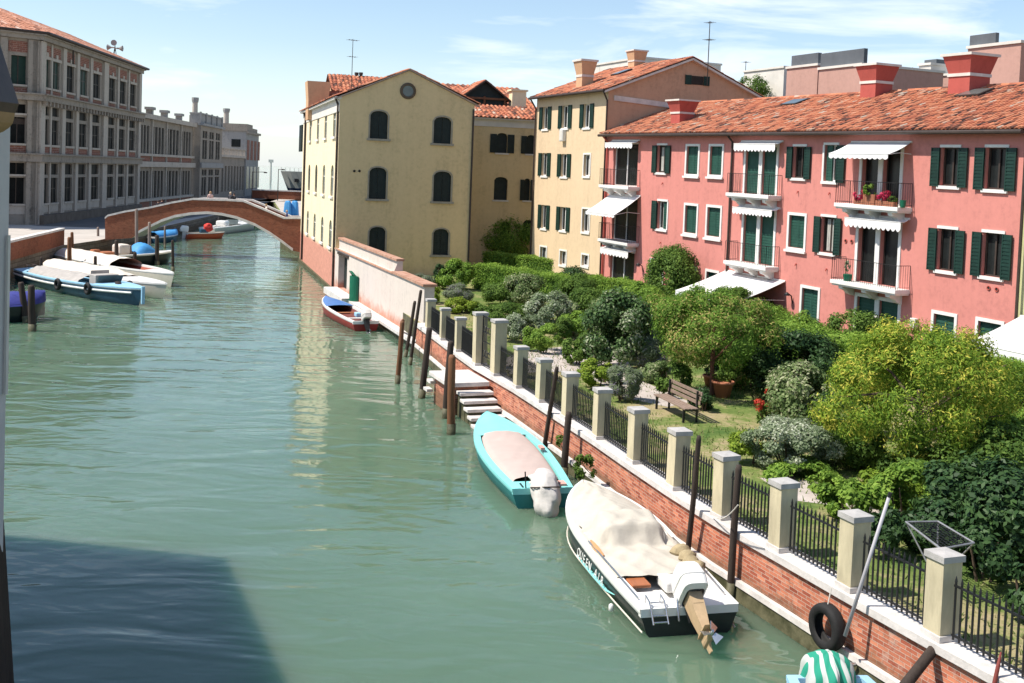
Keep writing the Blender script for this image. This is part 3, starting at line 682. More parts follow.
awning(B7t[0] + 0.05, B7t[1] - 0.2, PK.hit(880, 142)[1], 1.25, 0.55, 0.22, 'open white scalloped awning over the balcony with red flowers', nsc=12)
awning(B7m[0] + 0.4, B7m[1] - 0.2, PK.hit(876, 216)[1], 0.5, 0.15, 0.4, 'folded white awning under the balcony with red flowers', nsc=12)
uA, zA = PK.hit(726, 270); uB, _ = PK.hit(786, 278); awning(uA, uB, zA - 0.02, 3.0, 1.0, 0.3, 'big sloping white awning over the garden door of the pink house', nsc=14)
# neighbour on the right, and its awning at the edge of the frame
NB = thing('green_yellow_house', 'sliver of a green yellow house adjoining the pink house on the right', 'house', PK.P(UR + 4, GZ))
mb = MB(); o = PK.P(UR + 0.02, GZ - 0.3, -11); mb.par(o, PK.u * 9, PK.n * 10.9, Vector((0, 0, 9.2))); mb.build('wall', M_greenwall, NB)
mb = MB(); tileroof(mb, PK.P(UR + 0.35, ZE - 0.4, 0.3), PK.P(UR + 9, ZE - 0.4, 0.3), PK.P(UR + 9, RZ - 0.5, -5.5), PK.P(UR + 0.35, RZ - 0.5, -5.5), 0.3, 0.6, 0.06, 5); mb.build('roof', M_tile, NB)
mb = MB(); mb.tube([PK.P(UR + 0.12, ZE, 0.1), PK.P(UR + 0.12, GZ, 0.1)], 0.06, 8); mb.build('downpipe', M_gut, NB)
un, zn = PK.hit(1030, 322); awning(UR + 0.25, UR + 5.5, zn + 0.15, 2.6, 0.85, 0.42, 'white awning with scalloped edge at the right edge beside the yellow green tree', nsc=16)
# small things fixed on the facade
def wallthing(name, px, py, label, cat, mk, group=None, fac=PK):
    u, z = fac.hit(px, py); root = thing(name, label, cat, fac.P(u, z), group=group); mk(root, u, z); return root
def vent(root, u, z):
    mb = MB(); mb.torus(PK.P(u, z, 0.02), PK.n, 0.075, 0.02, 14, 6); mb.build('ring', M_chimred, root, True)
    mb = MB(); mb.cyl(PK.P(u, z, 0.0), PK.P(u, z, 0.012), 0.07, None, 12); mb.build('grille', M_dark, root)
for x, y, lb_ in ((989, 288, 'left of two round vents below the lower right window'), (997, 289.5, 'right of two round vents below the lower right window'), (846, 241, 'left of two round vents beside the lower right balcony'), (852, 241.5, 'right of two round vents beside the lower right balcony')):
    wallthing('round_vent', x, y, 'small round red vent, ' + lb_, 'vent', vent, 'round vents on the pink wall')
def knob(root, u, z):
    mb = MB(); mb.cyl(PK.P(u, z, 0), PK.P(u, z, 0.06), 0.03, 0.03, 7); mb.cyl(PK.P(u, z, 0.06), PK.P(u, z - 0.1, 0.09), 0.025, 0.02, 6); mb.build('hook', M_chimred, root)
for x, y, lb_ in ((661, 183), (661, 243), (798, 192), (797, 264), (830, 193), (827, 269)).__iter__() if False else [(663, 183, 'under the upper left shuttered window'), (661, 242.5, 'under the middle left shuttered window'), (798.5, 191.5, 'under the upper window right of the centre balconies'), (796.5, 264, 'under the framed window right of the centre balconies'), (830, 193, 'under the upper window left of the flower balcony'), (827, 269, 'under the lower window left of the flower balcony')]:
    wallthing('shutter_hook', x, y, 'tiny rust red wall hook ' + lb_, 'hook', knob, 'wall hooks on the pink house')
def meter(root, u, z):
    mb = MB(); fbox(mb, PK, u - 0.15, u + 0.15, z - 0.2, z + 0.2, 0, 0.18); mb.build('box', M_concwhite, root, bevel=0.03)
    mb = MB(); mb.tube([PK.P(u, z - 0.2, 0.08), PK.P(u + 0.05, z - 0.7, 0.04)], 0.02, 5); mb.build('pipe', M_iron, root)
wallthing('meter_box', 915.5, 323, 'small pale box on the pink wall right of the garden double door', 'box', meter)
def lampw(root, u, z):
    mb = MB(); mb.tube([PK.P(u, z - 0.35, 0.02), PK.P(u, z, 0.1), PK.P(u - 0.05, z + 0.15, 0.3)], 0.03, 6); mb.build('arm', M_iron, root)
    mb = MB(); mb.lathe(PK.P(u - 0.05, z + 0.02, 0.32), [(0.03, 0.16), (0.12, 0.08), (0.13, 0.0)], 10); mb.build('lamp_shade', M_iron, root)
wallthing('wall_lamp', 793, 296, 'black wall lamp left of the framed ground floor window', 'lamp', lampw)
wallthing('wall_lamp', 643.5, 266, 'dark wall lamp right of the leftmost ground floor door', 'lamp', lampw)

# ================================================================== BUFF HOUSE
cu = PK.P(UL, 0); BF = Fac((cu.x, cu.y), PK.u.to_2d())       # same line, going left
uL = BF.hit(535.2, 150)[0]; BW = 11.9
buff = thing('buff_house', 'tall buff yellow house with dark green shutters between the yellow building and the pink house', 'house', BF.P(uL / 2, GZ))
zE = BF.hit(603, 91.5)[1]
ops = []; ww = []
for (x0, y0, x1, y1, st) in [(540, 107, 551.5, 129, 's'), (559, 105.5, 572, 128, 's'), (580.5, 104, 594, 127.5, 's'), (539, 153, 550.7, 175.6, 's'), (558, 154, 571, 176.6, 's'), (583.5, 154.6, 590.5, 176, 'f'),
                             (538.6, 205, 549.8, 228.4, 's'), (557, 207, 570, 230.5, 's'), (582, 209, 590, 232, 'f'), (540, 247, 547, 259.6, 'f'), (559.7, 251, 566.6, 265, 'f'), (581.6, 255, 589, 266, 'f')]:
    a = BF.hit(x0, (y0 + y1) / 2)[0]; b2 = BF.hit(x1, (y0 + y1) / 2)[0]; c = BF.hit((x0 + x1) / 2, y1)[1]; d = BF.hit((x0 + x1) / 2, y0)[1]
    if st == 's': oa, ob = a + (b2 - a) * 0.25, b2 - (b2 - a) * 0.25
    else: oa, ob = a + 0.05, b2 - 0.05
    ops.append((oa, c, ob, d)); ww.append((a, c, b2, d, oa, ob, st))
mb = MB(); wallgrid(mb, BF, uL, 0, GZ - 1.5, zE, ops, 0.3)
mb.quad(BF.P(uL, GZ - 1, 0), BF.P(uL, GZ - 1, -BW), BF.P(uL, zE, -BW), BF.P(uL, zE, 0)); mb.quad(BF.P(uL, GZ - 1, -BW), BF.P(0, GZ - 1, -BW), BF.P(0, zE, -BW), BF.P(uL, zE, -BW))
mb.build('wall', M_buff, buff)
for i, (a, c, b2, d, oa, ob, st) in enumerate(ww):
    wn = glazed(BF, oa, c, ob, d, buff, 0.2, True, (0.5, 0.9) if i in (2, 6, 7) else None)
    mb = MB(); fbox(mb, BF, oa - 0.09, ob + 0.09, c - 0.14, c, -0.15, 0.07); mb.build('sill', M_white, wn)
    if st == 's':
        shutter(BF, a, oa - 0.01, c - 0.03, d, 0.02, M_dkgreen, wn); shutter(BF, ob + 0.01, b2, c - 0.03, d, 0.02, M_dkgreen, wn)
    else:
        mb = MB(); frame_ring(mb, BF, oa, c, ob, d, 0.1, 0.0, 0.04, bottom=False); mb.build('surround', M_white, wn)
# side wall with gable
SW = Fac((cu.x, cu.y), (-PK.n).to_2d()); SW.n = PK.u.copy()
zA = 17.0; d = ray(695.5, 58); pl = SW; ua, zA = SW.hit(695.5, 59.5)
mb = MB()
ua = BW / 2
zr0 = zE
mb.add([BF.P(0, GZ - 1, 0.0), BF.P(0, GZ - 1, -BW), BF.P(0, zE, -BW), BF.P(0, zA, -ua), BF.P(0, zE, 0)], [(0, 1, 2, 3, 4)])
mb.add([BF.P(uL, zE, -BW), BF.P(uL, zA, -ua), BF.P(uL, zE, 0)], [(0, 1, 2)])
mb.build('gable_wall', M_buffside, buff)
mb = MB()
tileroof(mb, BF.P(uL - 0.3, zE + 0.05, 0.45), BF.P(0.35, zE + 0.05, 0.45), BF.P(0.35, zA + 0.12, -ua), BF.P(uL - 0.3, zA + 0.12, -ua), 0.28, 0.5, 0.07, 11)
tileroof(mb, BF.P(uL - 0.3, zE + 0.05, -BW - 0.45), BF.P(0.35, zE + 0.05, -BW - 0.45), BF.P(0.35, zA + 0.12, -ua), BF.P(uL - 0.3, zA + 0.12, -ua), 0.4, 0.8, 0.07, 12)
mb.build('roof', M_tile, buff)
mb = MB()      # verge boards and the band across the gable
for s in (0, -BW):
    e = 0.42 if s == 0 else -0.42
    p, q = BF.P(0.0, zE - 0.14, s + e), BF.P(0.0, zA - 0.08, -ua); mb.par(p, q - p, PK.u * 0.30, Vector((0, 0, 0.14)))
mb.build('verge', M_stone, buff)
za, zb_ = SW.hit(616, 91), SW.hit(700, 103.5)
mb = MB(); mb.par(BF.P(0.0, za[1] - 0.6, -0.4), BF.P(0, zb_[1] - 0.5, -6.0) - BF.P(0, za[1] - 0.6, -0.4), PK.u * 0.08, Vector((0, 0, 0.32))); mb.build('string_band', M_stone, buff)
mb = MB(); mb.tube([BF.P(uL - 0.3, zE + 0.0, 0.5), BF.P(0.3, zE + 0.0, 0.5)], 0.09, 8); mb.tube([BF.P(0.2, zE, 0.5), BF.P(0.06, zE - 0.6, 0.1), BF.P(0.06, GZ, 0.1)], 0.06, 7); mb.tube([BF.P(uL - 0.1, zE, 0.5), BF.P(uL + 0.06, zE - 0.7, 0.1), BF.P(uL + 0.06, GZ, 0.1)], 0.06, 7); mb.build('gutter', M_gut, buff)
fbw = MB(); u, z = SW.hit(697, 80.5)
fbox(fbw, SW, u - 0.45, u + 0.45, z - 0.28, z + 0.28, 0.0, 0.03); gw = fbw.build('window', M_dark, buff)
for s in (-1, 1): shutter(SW, u + s * 0.7 - 0.22, u + s * 0.7 + 0.22, z - 0.3, z + 0.3, 0.02, M_dkgreen, gw)
p5 = Fac((BF.o - PK.n * 1.2).to_2d(), PK.u.to_2d()); u, zt = p5.hit(585.5, 60); flared_chimney(None, 'chimney', '', BF, u, -1.2, zE + 0.2, zt, 0.85, 1.2, M_chimbuff, M_chimw, parent=buff)
p5 = Fac((BF.o - PK.n * 5.6).to_2d(), PK.u.to_2d()); u, zt = p5.hit(637, 50.5); flared_chimney(None, 'chimney', '', BF, u, -5.6, zA - 0.5, zt, 0.85, 1.1, M_chimbuff, M_chimw, parent=buff)
# skylight on buff roof
A_, B_, C_ = BF.P(uL, zE + .05, .45), BF.P(0, zE + .05, .45), BF.P(0, zA + .12, -ua); nn = (B_ - A_).cross(C_ - A_).normalized(); nn = nn if nn.z > 0 else -nn
d = ray(622, 74); p = CAM + d * ((A_ - CAM).dot(nn) / d.dot(nn)); up = (C_ - B_).normalized()
mb = MB(); mb.par(p - PK.u * .5 - up * .6 + nn * .05, PK.u * 1.0, up * 1.2, nn * .12); f_ = mb.build('skylight', M_gut, buff)
mb = MB(); mb.par(p - PK.u * .42 - up * .5 + nn * .172, PK.u * .84, up * 1.0, nn * .01); mb.build('pane', M_glassg, f_)
u, z = BF.hit(564.5, 135.5); bx_ = thing('wall_cabinet', 'small white cabinet on the buff wall under the top middle window', 'cabinet', BF.P(u, z))
mb = MB(); fbox(mb, BF, u - 0.25, u + 0.25, z - 0.4, z + 0.4, 0, 0.28); mb.build('box', M_white, bx_, bevel=0.03)
mb = MB(); fbox(mb, BF, u - 0.2, u + 0.2, z - 0.35, z + 0.35, 0.28, 0.295); mb.build('door', M_concwhite, bx_)

# ================================================================== YELLOW BUILDING
ed = (YF - YC).to_2d().normalized()
YCN = Fac((YC.x, YC.y), ed); YCN.n = Vector((-ed.y, ed.x, 0)); YCN.n = YCN.n if YCN.n.x < 0 else -YCN.n
GB = Fac((YC.x, YC.y), (ed.y, -ed.x)); GB.n = Vector((-ed.x, -ed.y, 0))
LENC = (YF - YC).length; WG = GB.hit(472, 180)[0]
yel = thing('yellow_building', 'large yellow building with arched dark shuttered windows standing on the canal corner', 'building', YC)
zC = 13.35; zApex = GB.hit(408, 70.5)[1]; uA = WG / 2
# canal side
ops = []; ww = []
for rw, lst in enumerate([[(309, 117, 312, 139.5), (316.7, 116, 319.5, 139), (324.3, 114, 327.3, 137.5), (333, 112, 336, 136)],
                          [(306.8, 166.5, 311.3, 191.5), (313.6, 166.5, 318.5, 192), (322, 167, 325.5, 194), (330.4, 167.5, 333.7, 195.5)],
                          [(306, 216.7, 309, 238), (312.8, 218.6, 316, 241), (320.5, 221.5, 323.5, 245), (328.4, 224.5, 332, 249)]]):
    for k, (x0, y0, x1, y1) in enumerate(lst):
        uc = YCN.hit((x0 + x1) / 2, (y0 + y1) / 2)[0]; c = [10.75, 6.55, 2.95][rw]; d = [12.75, 8.75, 4.85][rw]
        hw = 0.78; ops.append((uc - hw, c, uc + hw, d, 0.4)); ww.append((rw, k, uc, c, d, hw))
mb = MB(); wallgrid(mb, YCN, 0, LENC, -1.2, zC, ops, 0.14); 
mb.quad(YCN.P(LENC, -1.2), YCN.P(LENC, -1.2, -WG), YCN.P(LENC, zC, -WG), YCN.P(LENC, zC)); mb.add([YCN.P(LENC, zC, -WG), YCN.P(LENC, zApex, -uA), YCN.P(LENC, zC)], [(0, 1, 2)])
mb.build('wall', M_yelc, yel)
for (rw, k, uc, c, d, hw) in ww:
    mt = M_louvre if (rw == 1 and k < 2) else M_glassg
    mb = MB(); fbox(mb, YCN, uc - hw, uc + hw, c, d, -0.13, -0.09); wn = mb.build('window', mt, yel)
    mb = MB(); fbox(mb, YCN, uc - hw - 0.12, uc + hw + 0.12, c - 0.16, c, -0.08, 0.12); mb.build('sill', M_white, wn)
    mb = MB(); fbox(mb, YCN, uc - 0.03, uc + 0.03, c, d - 0.03, -0.09, -0.06); fbox(mb, YCN, uc - hw, uc + hw, c + (d - c) * 0.6, c + (d - c) * 0.6 + 0.05, -0.09, -0.065); mb.build('glazing_bar', M_white if mt is M_glassg else M_louvre, wn)
mb = MB(); fbox(mb, YCN, 0.0, LENC, zC - 0.95, zC - 0.1, 0.001, 0.05); fbox(mb, YCN, -0.1, LENC, zC - 0.1, zC + 0.06, -0.1, 0.32); mb.build('frieze', M_concwhite, yel)
mb = MB(); fbox(mb, YCN, 0, LENC, -1.0, 0.28, 0.0, 0.14); mb.build('stone_footing', M_algae, yel)
# gable side
M_surr = mat('grey_surround', (0.30, 0.265, 0.21), .85, .2, 3, .2)
ops = []
for (x0, y0, x1, y1) in [(369, 111, 389, 138.8), (432.6, 117, 452.4, 143.6), (368, 167.5, 387.5, 199), (432.4, 171.5, 452.3, 201.6), (368, 227, 386.5, 252.5), (432, 229, 449.7, 255)]:
    a, b2 = GB.hit(x0, (y0 + y1) / 2)[0], GB.hit(x1, (y0 + y1) / 2)[0]; c, d = GB.hit((x0 + x1) / 2, y1)[1], GB.hit((x0 + x1) / 2, y0)[1]
    ops.append((a + 0.08, c, b2 - 0.08, d, 0.3))
mb = MB(); wallgrid(mb, GB, 0, WG, -1.2, zC, ops, 0.26)
mb.add([GB.P(0, zC), GB.P(WG, zC), GB.P(uA, zApex)], [(0, 1, 2)])
mb.quad(GB.P(WG, -1, 0), GB.P(WG, -1, -LENC), GB.P(WG, zC, -LENC), GB.P(WG, zC, 0)); mb.build('gable_wall', M_yel, yel)
for (a, c, b2, d, rs) in ops:
    mid = (a + b2) / 2; mb = MB(); N = 10
    arc = [(a - 0.1 + (b2 - a + 0.2) * k / N, d - rs + (rs + 0.1) * math.sqrt(max(0, 1 - (2 * k / N - 1) ** 2))) for k in range(N + 1)]
    arc2 = [(a + (b2 - a) * k / N, d - rs + rs * math.sqrt(max(0, 1 - (2 * k / N - 1) ** 2))) for k in range(N + 1)]
    for k in range(N):
        p, q, r_, s_ = arc[k], arc[k + 1], arc2[k + 1], arc2[k]
        mb.quad(GB.P(p[0], p[1], .03), GB.P(q[0], q[1], .03), GB.P(r_[0], r_[1], .03), GB.P(s_[0], s_[1], .03))
    fbox(mb, GB, a - 0.1, a, c, d - rs, 0, .03); fbox(mb, GB, b2, b2 + 0.1, c, d - rs, 0, .03)
    wn = mb.build('window', M_surr, yel)
    mb = MB(); fbox(mb, GB, a - 0.2, b2 + 0.2, c - 0.14, c, -0.1, 0.14); mb.build('sill', M_surr, wn)
    for (s, e) in ((a, mid - 0.01), (mid + 0.01, b2)): shutter(GB, s, e, c + 0.01, d, -0.2, M_louvre, wn)
u, z = GB.hit(408, 91); mb = MB(); mb.torus(GB.P(u, z, 0.02), GB.n, 0.47, 0.10, 24, 8); oc = mb.build('round_window', mat('dark_brown_ring', (0.11, 0.08, 0.055), .9, .2, 3, .2), yel, True)
mb = MB(); mb.cyl(GB.P(u, z, 0.0), GB.P(u, z, 0.03), 0.42, None, 20); mb.build('pane', M_glassg, oc)
for x in (354.3, 359.4):
    u, z = GB.hit(x, 171); mb = MB(); mb.cyl(GB.P(u, z, 0), GB.P(u, z, 0.05), 0.09, None, 8); mb.build('vent_hole', M_dark, yel)
mb = MB(); u, z = GB.hit(472, 240); 
for uu in (0.15,): mb.tube([YCN.P(0.15, zC, 0.3), YCN.P(0.2, zC - 0.5, 0.09), YCN.P(0.2, 0.3, 0.09)], 0.08, 7)
mb.build('downpipe', M_gut, yel); mb = MB(); ul = YCN.hit(304.3, 200)[0]; mb.tube([YCN.P(ul, zC, 0.3), YCN.P(ul, zC - 0.5, 0.09), YCN.P(ul, 0.4, 0.09)], 0.1, 7)
mb.build('downpipe', M_gut, yel); mb = MB(); mb.tube([GB.P(WG - 0.08, zC - 0.3, 0.08), GB.P(WG - 0.08, GZ, 0.08)], 0.07, 7); mb.build('downpipe', M_gut, yel)
mb = MB(); tileroof(mb, YCN.P(-0.15, zC + 0.06, 0.4), YCN.P(LENC + 0.2, zC + 0.06, 0.4), YCN.P(LENC + 0.2, zApex + 0.1, -uA), YCN.P(-0.15, zApex + 0.1, -uA), 0.34, 0.55, 0.07, 21)
tileroof(mb, YCN.P(-0.15, zC + 0.06, -WG - 0.4), YCN.P(LENC + 0.2, zC + 0.06, -WG - 0.4), YCN.P(LENC + 0.2, zApex + 0.1, -uA), YCN.P(-0.15, zApex + 0.1, -uA), 0.34, 0.55, 0.07, 22)
mb.build('roof', M_tile, yel)
mb = MB()
for (a, c) in ((( -0.35, zC - 0.14), (uA, zApex + 0.02)), ((WG + 0.35, zC - 0.14), (uA, zApex + 0.02))):
    p, q = GB.P(a[0], a[1], 0.0), GB.P(c[0], c[1], 0.0); mb.par(p, q - p, GB.n * 0.14, Vector((0, 0, 0.10)))
mb.build('verge', mat('verge_tile', (0.34, 0.25, 0.20), .85, .25, 3, .2), yel)
# dark shutter on the far end of the canal side
ua_, ub_ = YCN.hit(303.2, 130)[0], YCN.hit(300.6, 130)[0]
mb = MB(); fbox(mb, YCN, ua_, ub_, 9.9, 12.3, 0.0, 0.12); mb.build('shutter', M_louvre, yel)
# raised flue block and dormers behind the ridge
def at_y(px, py, y): return ony(px, py, y)
fl = Fac(YCN.P(17.5, 0, -1.2).to_2d(), GB.u.to_2d())
fl.n = GB.n.copy(); ua0, z1 = fl.hit(307, 81); ua1, z0 = fl.hit(322, 106)
bl = thing('flue_block', 'broad flared brown flue block rising from the canal side of the yellow roof', 'chimney', fl.P((ua0 + ua1) / 2, z0))
mb = MB(); V = []
for (e, z) in ((0.12, z0 - 1.2), (0.12, z1 - 1.5), (0.0, z1)):
    V += [fl.P(ua0 + e, z, 0.4), fl.P(ua1 + 0.6 - e, z, 0.4), fl.P(ua1 + 0.6 - e, z, -1.6), fl.P(ua0 + e, z, -1.6)]
mb.add(V, [(i * 4 + k, i * 4 + (k + 1) % 4, (i + 1) * 4 + (k + 1) % 4, (i + 1) * 4 + k) for i in range(2) for k in range(4)] + [(8, 9, 10, 11)]); mb.build('shaft', M_chimbuff, bl)
mb = MB(); o = fl.P(ua1 + 0.3, z0 - 0.6, -0.1); mb.par(o, fl.u * 5.5, -fl.n * 1.0, Vector((0, 0, z1 - z0 - 0.1))); mb.build('parapet', M_brickdk, bl)
def dormer(name, label, xl, xr, ytop, ybase, xridge_l, y_, wallm, depth=3.2):
    f = Fac((ony(xl, ybase, y_)).to_2d(), GB.u.to_2d()); f.n = GB.n.copy()
    a, z0 = f.hit(xl, ybase); b2, _ = f.hit(xr, ybase); _, z1 = f.hit((xl + xr) / 2, ytop)
    root = thing(name, label, 'dormer', f.P((a + b2) / 2, z0 - 0.8))
    h = (z1 - z0); ze = z0 + h * 0.42; mid = (a + b2) / 2
    mb = MB(); mb.add([f.P(a + .3, z0 - 2, 0), f.P(b2 - .3, z0 - 2, 0), f.P(b2 - .3, ze, 0), f.P(mid, z1 - 0.1, 0), f.P(a + .3, ze, 0)], [(0, 1, 2, 3, 4)])
    for uu in (a + .3, b2 - .3): mb.quad(f.P(uu, z0 - 2, 0), f.P(uu, z0 - 2, -depth), f.P(uu, ze, -depth), f.P(uu, ze, 0))
    mb.build('wall', wallm, root)
    mb = MB()
    for s, e in ((a, 1), (b2, -1)):
        tileroof(mb, f.P(s, ze - 0.1, 0.35), f.P(s, ze - 0.1, -depth), f.P(mid, z1, -depth), f.P(mid, z1, 0.35), 0.3, 0.5, 0.06, 31)
        p, q = f.P(s, ze - 0.24, 0.35), f.P(mid, z1 - 0.14, 0.35); mb.par(p, q - p, f.n * 0.06, Vector((0, 0, 0.14)), 1)
    mb.build('roof', [M_tile, M_gut], root)
    return root, f, a, b2, z0, z1, ze, mid
rt, f, a, b2, z0, z1, ze, mid = dormer('roof_loggia', 'small pitched roof loggia with dark timber gable behind the yellow building', 457, 510, 80, 111, 486, 88, M_louvre)
mb = MB()
for s in (a + 0.5, mid, b2 - 0.5): mb.cyl(f.P(s, z0 - 0.6, 0.12), f.P(s, ze + 0.2, 0.12), 0.09, None, 6)
mb.par(f.P(a + .3, ze - 0.05, 0.05), f.u * (b2 - a - .6), f.n * 0.14, Vector((0, 0, 0.16))); mb.build('timber_frame', M_woodbr, rt)
# tiled roof running across behind the yellow ridge, on the left
bd = thing('rear_house', 'house behind the yellow building, only its tiled ridge and two stub flues visible', 'house', ony(365, 90, 93))
f = Fac(ony(330, 88, 92).to_2d(), GB.u.to_2d()); f.n = GB.n.copy(); a, z0 = f.hit(333, 88); b2, _ = f.hit(412, 88); z1 = f.hit(340, 73.5)[1]; z1b = z1 + 0.1
mb = MB(); tileroof(mb, f.P(a - .2, z0 - 0.3, 0.5), f.P(b2, z0 - 0.3, 0.5), f.P(b2, z1b, -2.6), f.P(a - .2, z1b, -2.6), 0.34, 0.5, 0.08, 41)
tileroof(mb, f.P(a - .2, z0 - 0.6, -5.8), f.P(b2, z0 - 0.6, -5.8), f.P(b2, z1b, -2.6), f.P(a - .2, z1b, -2.6), 0.4, 0.8, 0.08, 42); mb.build('roof', M_tile, bd)
mb = MB(); mb.par(f.P(a + .2, z0 - 7, -0.1), f.u * (b2 - a - 0.4), -f.n * 5, Vector((0, 0, 6.6))); mb.add([f.P(a + .2, z0 - .4, 0), f.P(a + .2, z0 - .4, -5.2), f.P(a + .2, z1b - 0.1, -2.6)], [(0, 1, 2)]); mb.build('wall', M_chimbuff, bd)
for x in (361, 365.5):
    uu, zz = f.hit(x, 73); mb = MB(); mb.cyl(f.P(uu, zz - 0.7, -2.6), f.P(uu, zz + 0.15, -2.6), 0.13, None, 8); mb.cyl(f.P(uu, zz + 0.05, -2.6), f.P(uu, zz + 0.25, -2.6), 0.18, None, 8); mb.build('flue', M_gut, bd)

# wing between the yellow building and the buff house
wy = 79.5
f = Fac(GB.P(WG, 0, -6.5).to_2d(), GB.u.to_2d()); f.n = GB.n.copy(); WF = f
wing = thing('yellow_wing', 'recessed yellow wing with dark arched shutters between the yellow building and the buff house', 'building', f.P(3, GZ))
u1 = f.hit(545, 150)[0]; zt = f.hit(475, 118.5)[1]; ops = []; ww = []
for (x0, y0, x1, y1, st) in [(490, 133, 514, 153, 'o'), (521, 135, 541, 154, 'o'), (494, 177, 507.5, 200, 'c'), (520, 178.5, 534, 200.5, 'o'), (500, 222, 510, 240, 'c'), (523, 220, 533, 240, 'c')]:
    a, b2 = f.hit(x0, (y0 + y1) / 2)[0], f.hit(x1, (y0 + y1) / 2)[0]; c, d = f.hit((x0 + x1) / 2, y1)[1], f.hit((x0 + x1) / 2, y0)[1]
    oa, ob = (a + (b2 - a) * .27, b2 - (b2 - a) * .27) if st == 'o' else (a, b2)
    ops.append((oa, c, ob, d, 0.25)); ww.append((a, c, b2, d, oa, ob, st))
mb = MB(); wallgrid(mb, f, -1.0, u1, 0, zt, ops, 0.28); mb.build('wall', M_yel, wing)
for (a, c, b2, d, oa, ob, st) in ww:
    mb = MB(); fbox(mb, f, oa, ob, c, d, -0.27, -0.2); wn = mb.build('window', M_louvre, wing)
    mb = MB(); fbox(mb, f, oa - 0.1, ob + 0.1, c - 0.12, c, -0.1, 0.1); mb.build('sill', M_stone, wn)
    if st == 'o': shutter(f, a, oa, c, d - 0.1, 0.03, M_louvre, wn); shutter(f, ob, b2, c, d - 0.1, 0.03, M_louvre, wn)
mb = MB(); fbox(mb, f, -0.5, u1, zt - 0.55, zt, 0.0, 0.06); fbox(mb, f, -0.5, u1, zt, zt + 0.1, -0.1, 0.35); mb.build('cornice', M_concwhite, wing)
mb = MB(); tileroof(mb, f.P(-0.5, zt + 0.12, 0.45), f.P(u1 + 1, zt + 0.12, 0.45), f.P(u1 + 1, zt + 1.25, -3.0), f.P(-0.5, zt + 1.25, -3.0), 0.34, 0.5, 0.08, 51); mb.build('roof', M_tile, wing)
mb = MB(); tileroof(mb, f.P(2.0, zt + 0.6, -3.5), f.P(u1 + 1, zt + 0.6, -3.5), f.P(u1 + 1, zt + 3.4, -11), f.P(0.5, zt + 3.4, -11), 0.36, 0.55, 0.08, 52); fbox(mb, f, 0.5, u1 + 1, zt - 1, zt + 0.5, -3.6, -3.5, 0); mb.build('upper_roof', M_tile, wing)
g5 = Fac(f.P(0, 0, -5).to_2d(), f.u.to_2d()); g5.n = f.n.copy(); u, zz = g5.hit(517.5, 91.5); mb = MB(); fbox(mb, f, u - 0.55, u + 0.65, zt, zz, -5.6, -4.6); fbox(mb, f, u - 0.68, u + 0.78, zz, zz + 0.14, -5.7, -4.5); mb.build('chimney', M_yelc, wing)

# ================================================================== BACKGROUND ROOFTOPS, RIGHT
def block(name, label, x0, x1, ytop, y_, zb, depth, mt, cat='building', capm=M_concwhite, slab=None):
    a = ony(x0, ytop, y_); b2 = ony(x1, ytop, y_); z = a.z
    fo = Fac((a.x, a.y), (PK.u.x, PK.u.y)); u1 = fo.hit(x1, ytop)[0]
    root = thing(name, label, cat, (a.x, a.y, GZ))
    mb = MB(); lo, hi = sorted((0, u1)); fbox(mb, fo, lo, hi, zb, z, -depth, 0); mb.build('wall', mt, root)
    mb = MB(); fbox(mb, fo, lo - 0.06, hi + 0.06, z, z + 0.16, -depth - 0.1, 0.1); mb.build('coping', capm, root)
    if slab:
        s0, s1, h, off, th = slab; mb = MB(); fbox(mb, fo, lo + (hi - lo) * s0, lo + (hi - lo) * s1, z + 0.16, z + 0.16 + h, off - th, off); mb.build('parapet_panel', M_grey_slab, root)
    return root
block('concrete_block', 'pink concrete stair block with grey panel behind the left end of the pink roof', 787, 818, 69, 78, GZ, 9, M_pink_conc, slab=(0.1, 0.95, 0.75, -0.1, 0.3))
block('concrete_block', 'darker pink concrete block with long grey panel left of the middle red chimney', 819, 862, 70, 74, GZ, 7, M_pink_conc, slab=(0.0, 1.0, 0.95, -0.1, 0.3))
block('concrete_block', 'tallest pink block with grey panel behind the rightmost red chimney', 968, 1021, 49, 62, GZ, 7, M_pink_conc, slab=(0.0, 0.5, 0.6, -0.1, 0.25))
block('concrete_block', 'pink block cut off by the top right corner of the frame', 1023, 1060, 45, 60, GZ, 7, M_pink_conc, slab=(0.0, 1.0, 1.2, -1, 0.25))
block('white_block', 'low white rooftop wall behind the small green roof tree', 744, 784, 72.5, 92, GZ, 8, M_concwhite)
block('white_block', 'grey white rooftop box right of the middle red chimney', 919, 931, 66, 80, GZ, 3, M_concwhite, slab=(0.0, 1.0, 0.3, -0.5, 1))
block('glass_block', 'pale glazed rooftop shed between the two right red chimneys', 900, 918, 74, 84, GZ, 4, M_glassg)
block('pink_parapet', 'low pink rooftop parapet just left of the rightmost red chimney', 932, 966, 77, 80, GZ, 3, M_pink_conc)
block('roof_terrace', 'long pale roof terrace slab behind the buff house chimneys', 594, 642, 66, 100, GZ, 8, M_concwhite)
# terrace rail on the buff side
mb = MB(); 
for i in range(9): p = ony(594 + i * 6, 69, 99); mb.cyl((p.x, p.y, p.z - 1), (p.x, p.y, p.z + 0.4), 0.05, None, 4)
tag(mb.build('terrace_railing', M_gut), 'thin dark railing on the pale roof terrace behind the buff house', 'railing')
mb = MB()
for i in range(10): p = ony(895 + i * 8.5, 74, 80); mb.cyl((p.x, p.y, p.z - 1.3), (p.x, p.y, p.z + 0.5), 0.035, None, 4)
p = ony(895, 72, 80); q = ony(972, 66, 80); mb.cyl(p, q, 0.04, None, 4); tag(mb.build('roof_railing', M_concwhite), 'thin pale railing on the rooftop between the two right red chimneys', 'railing')
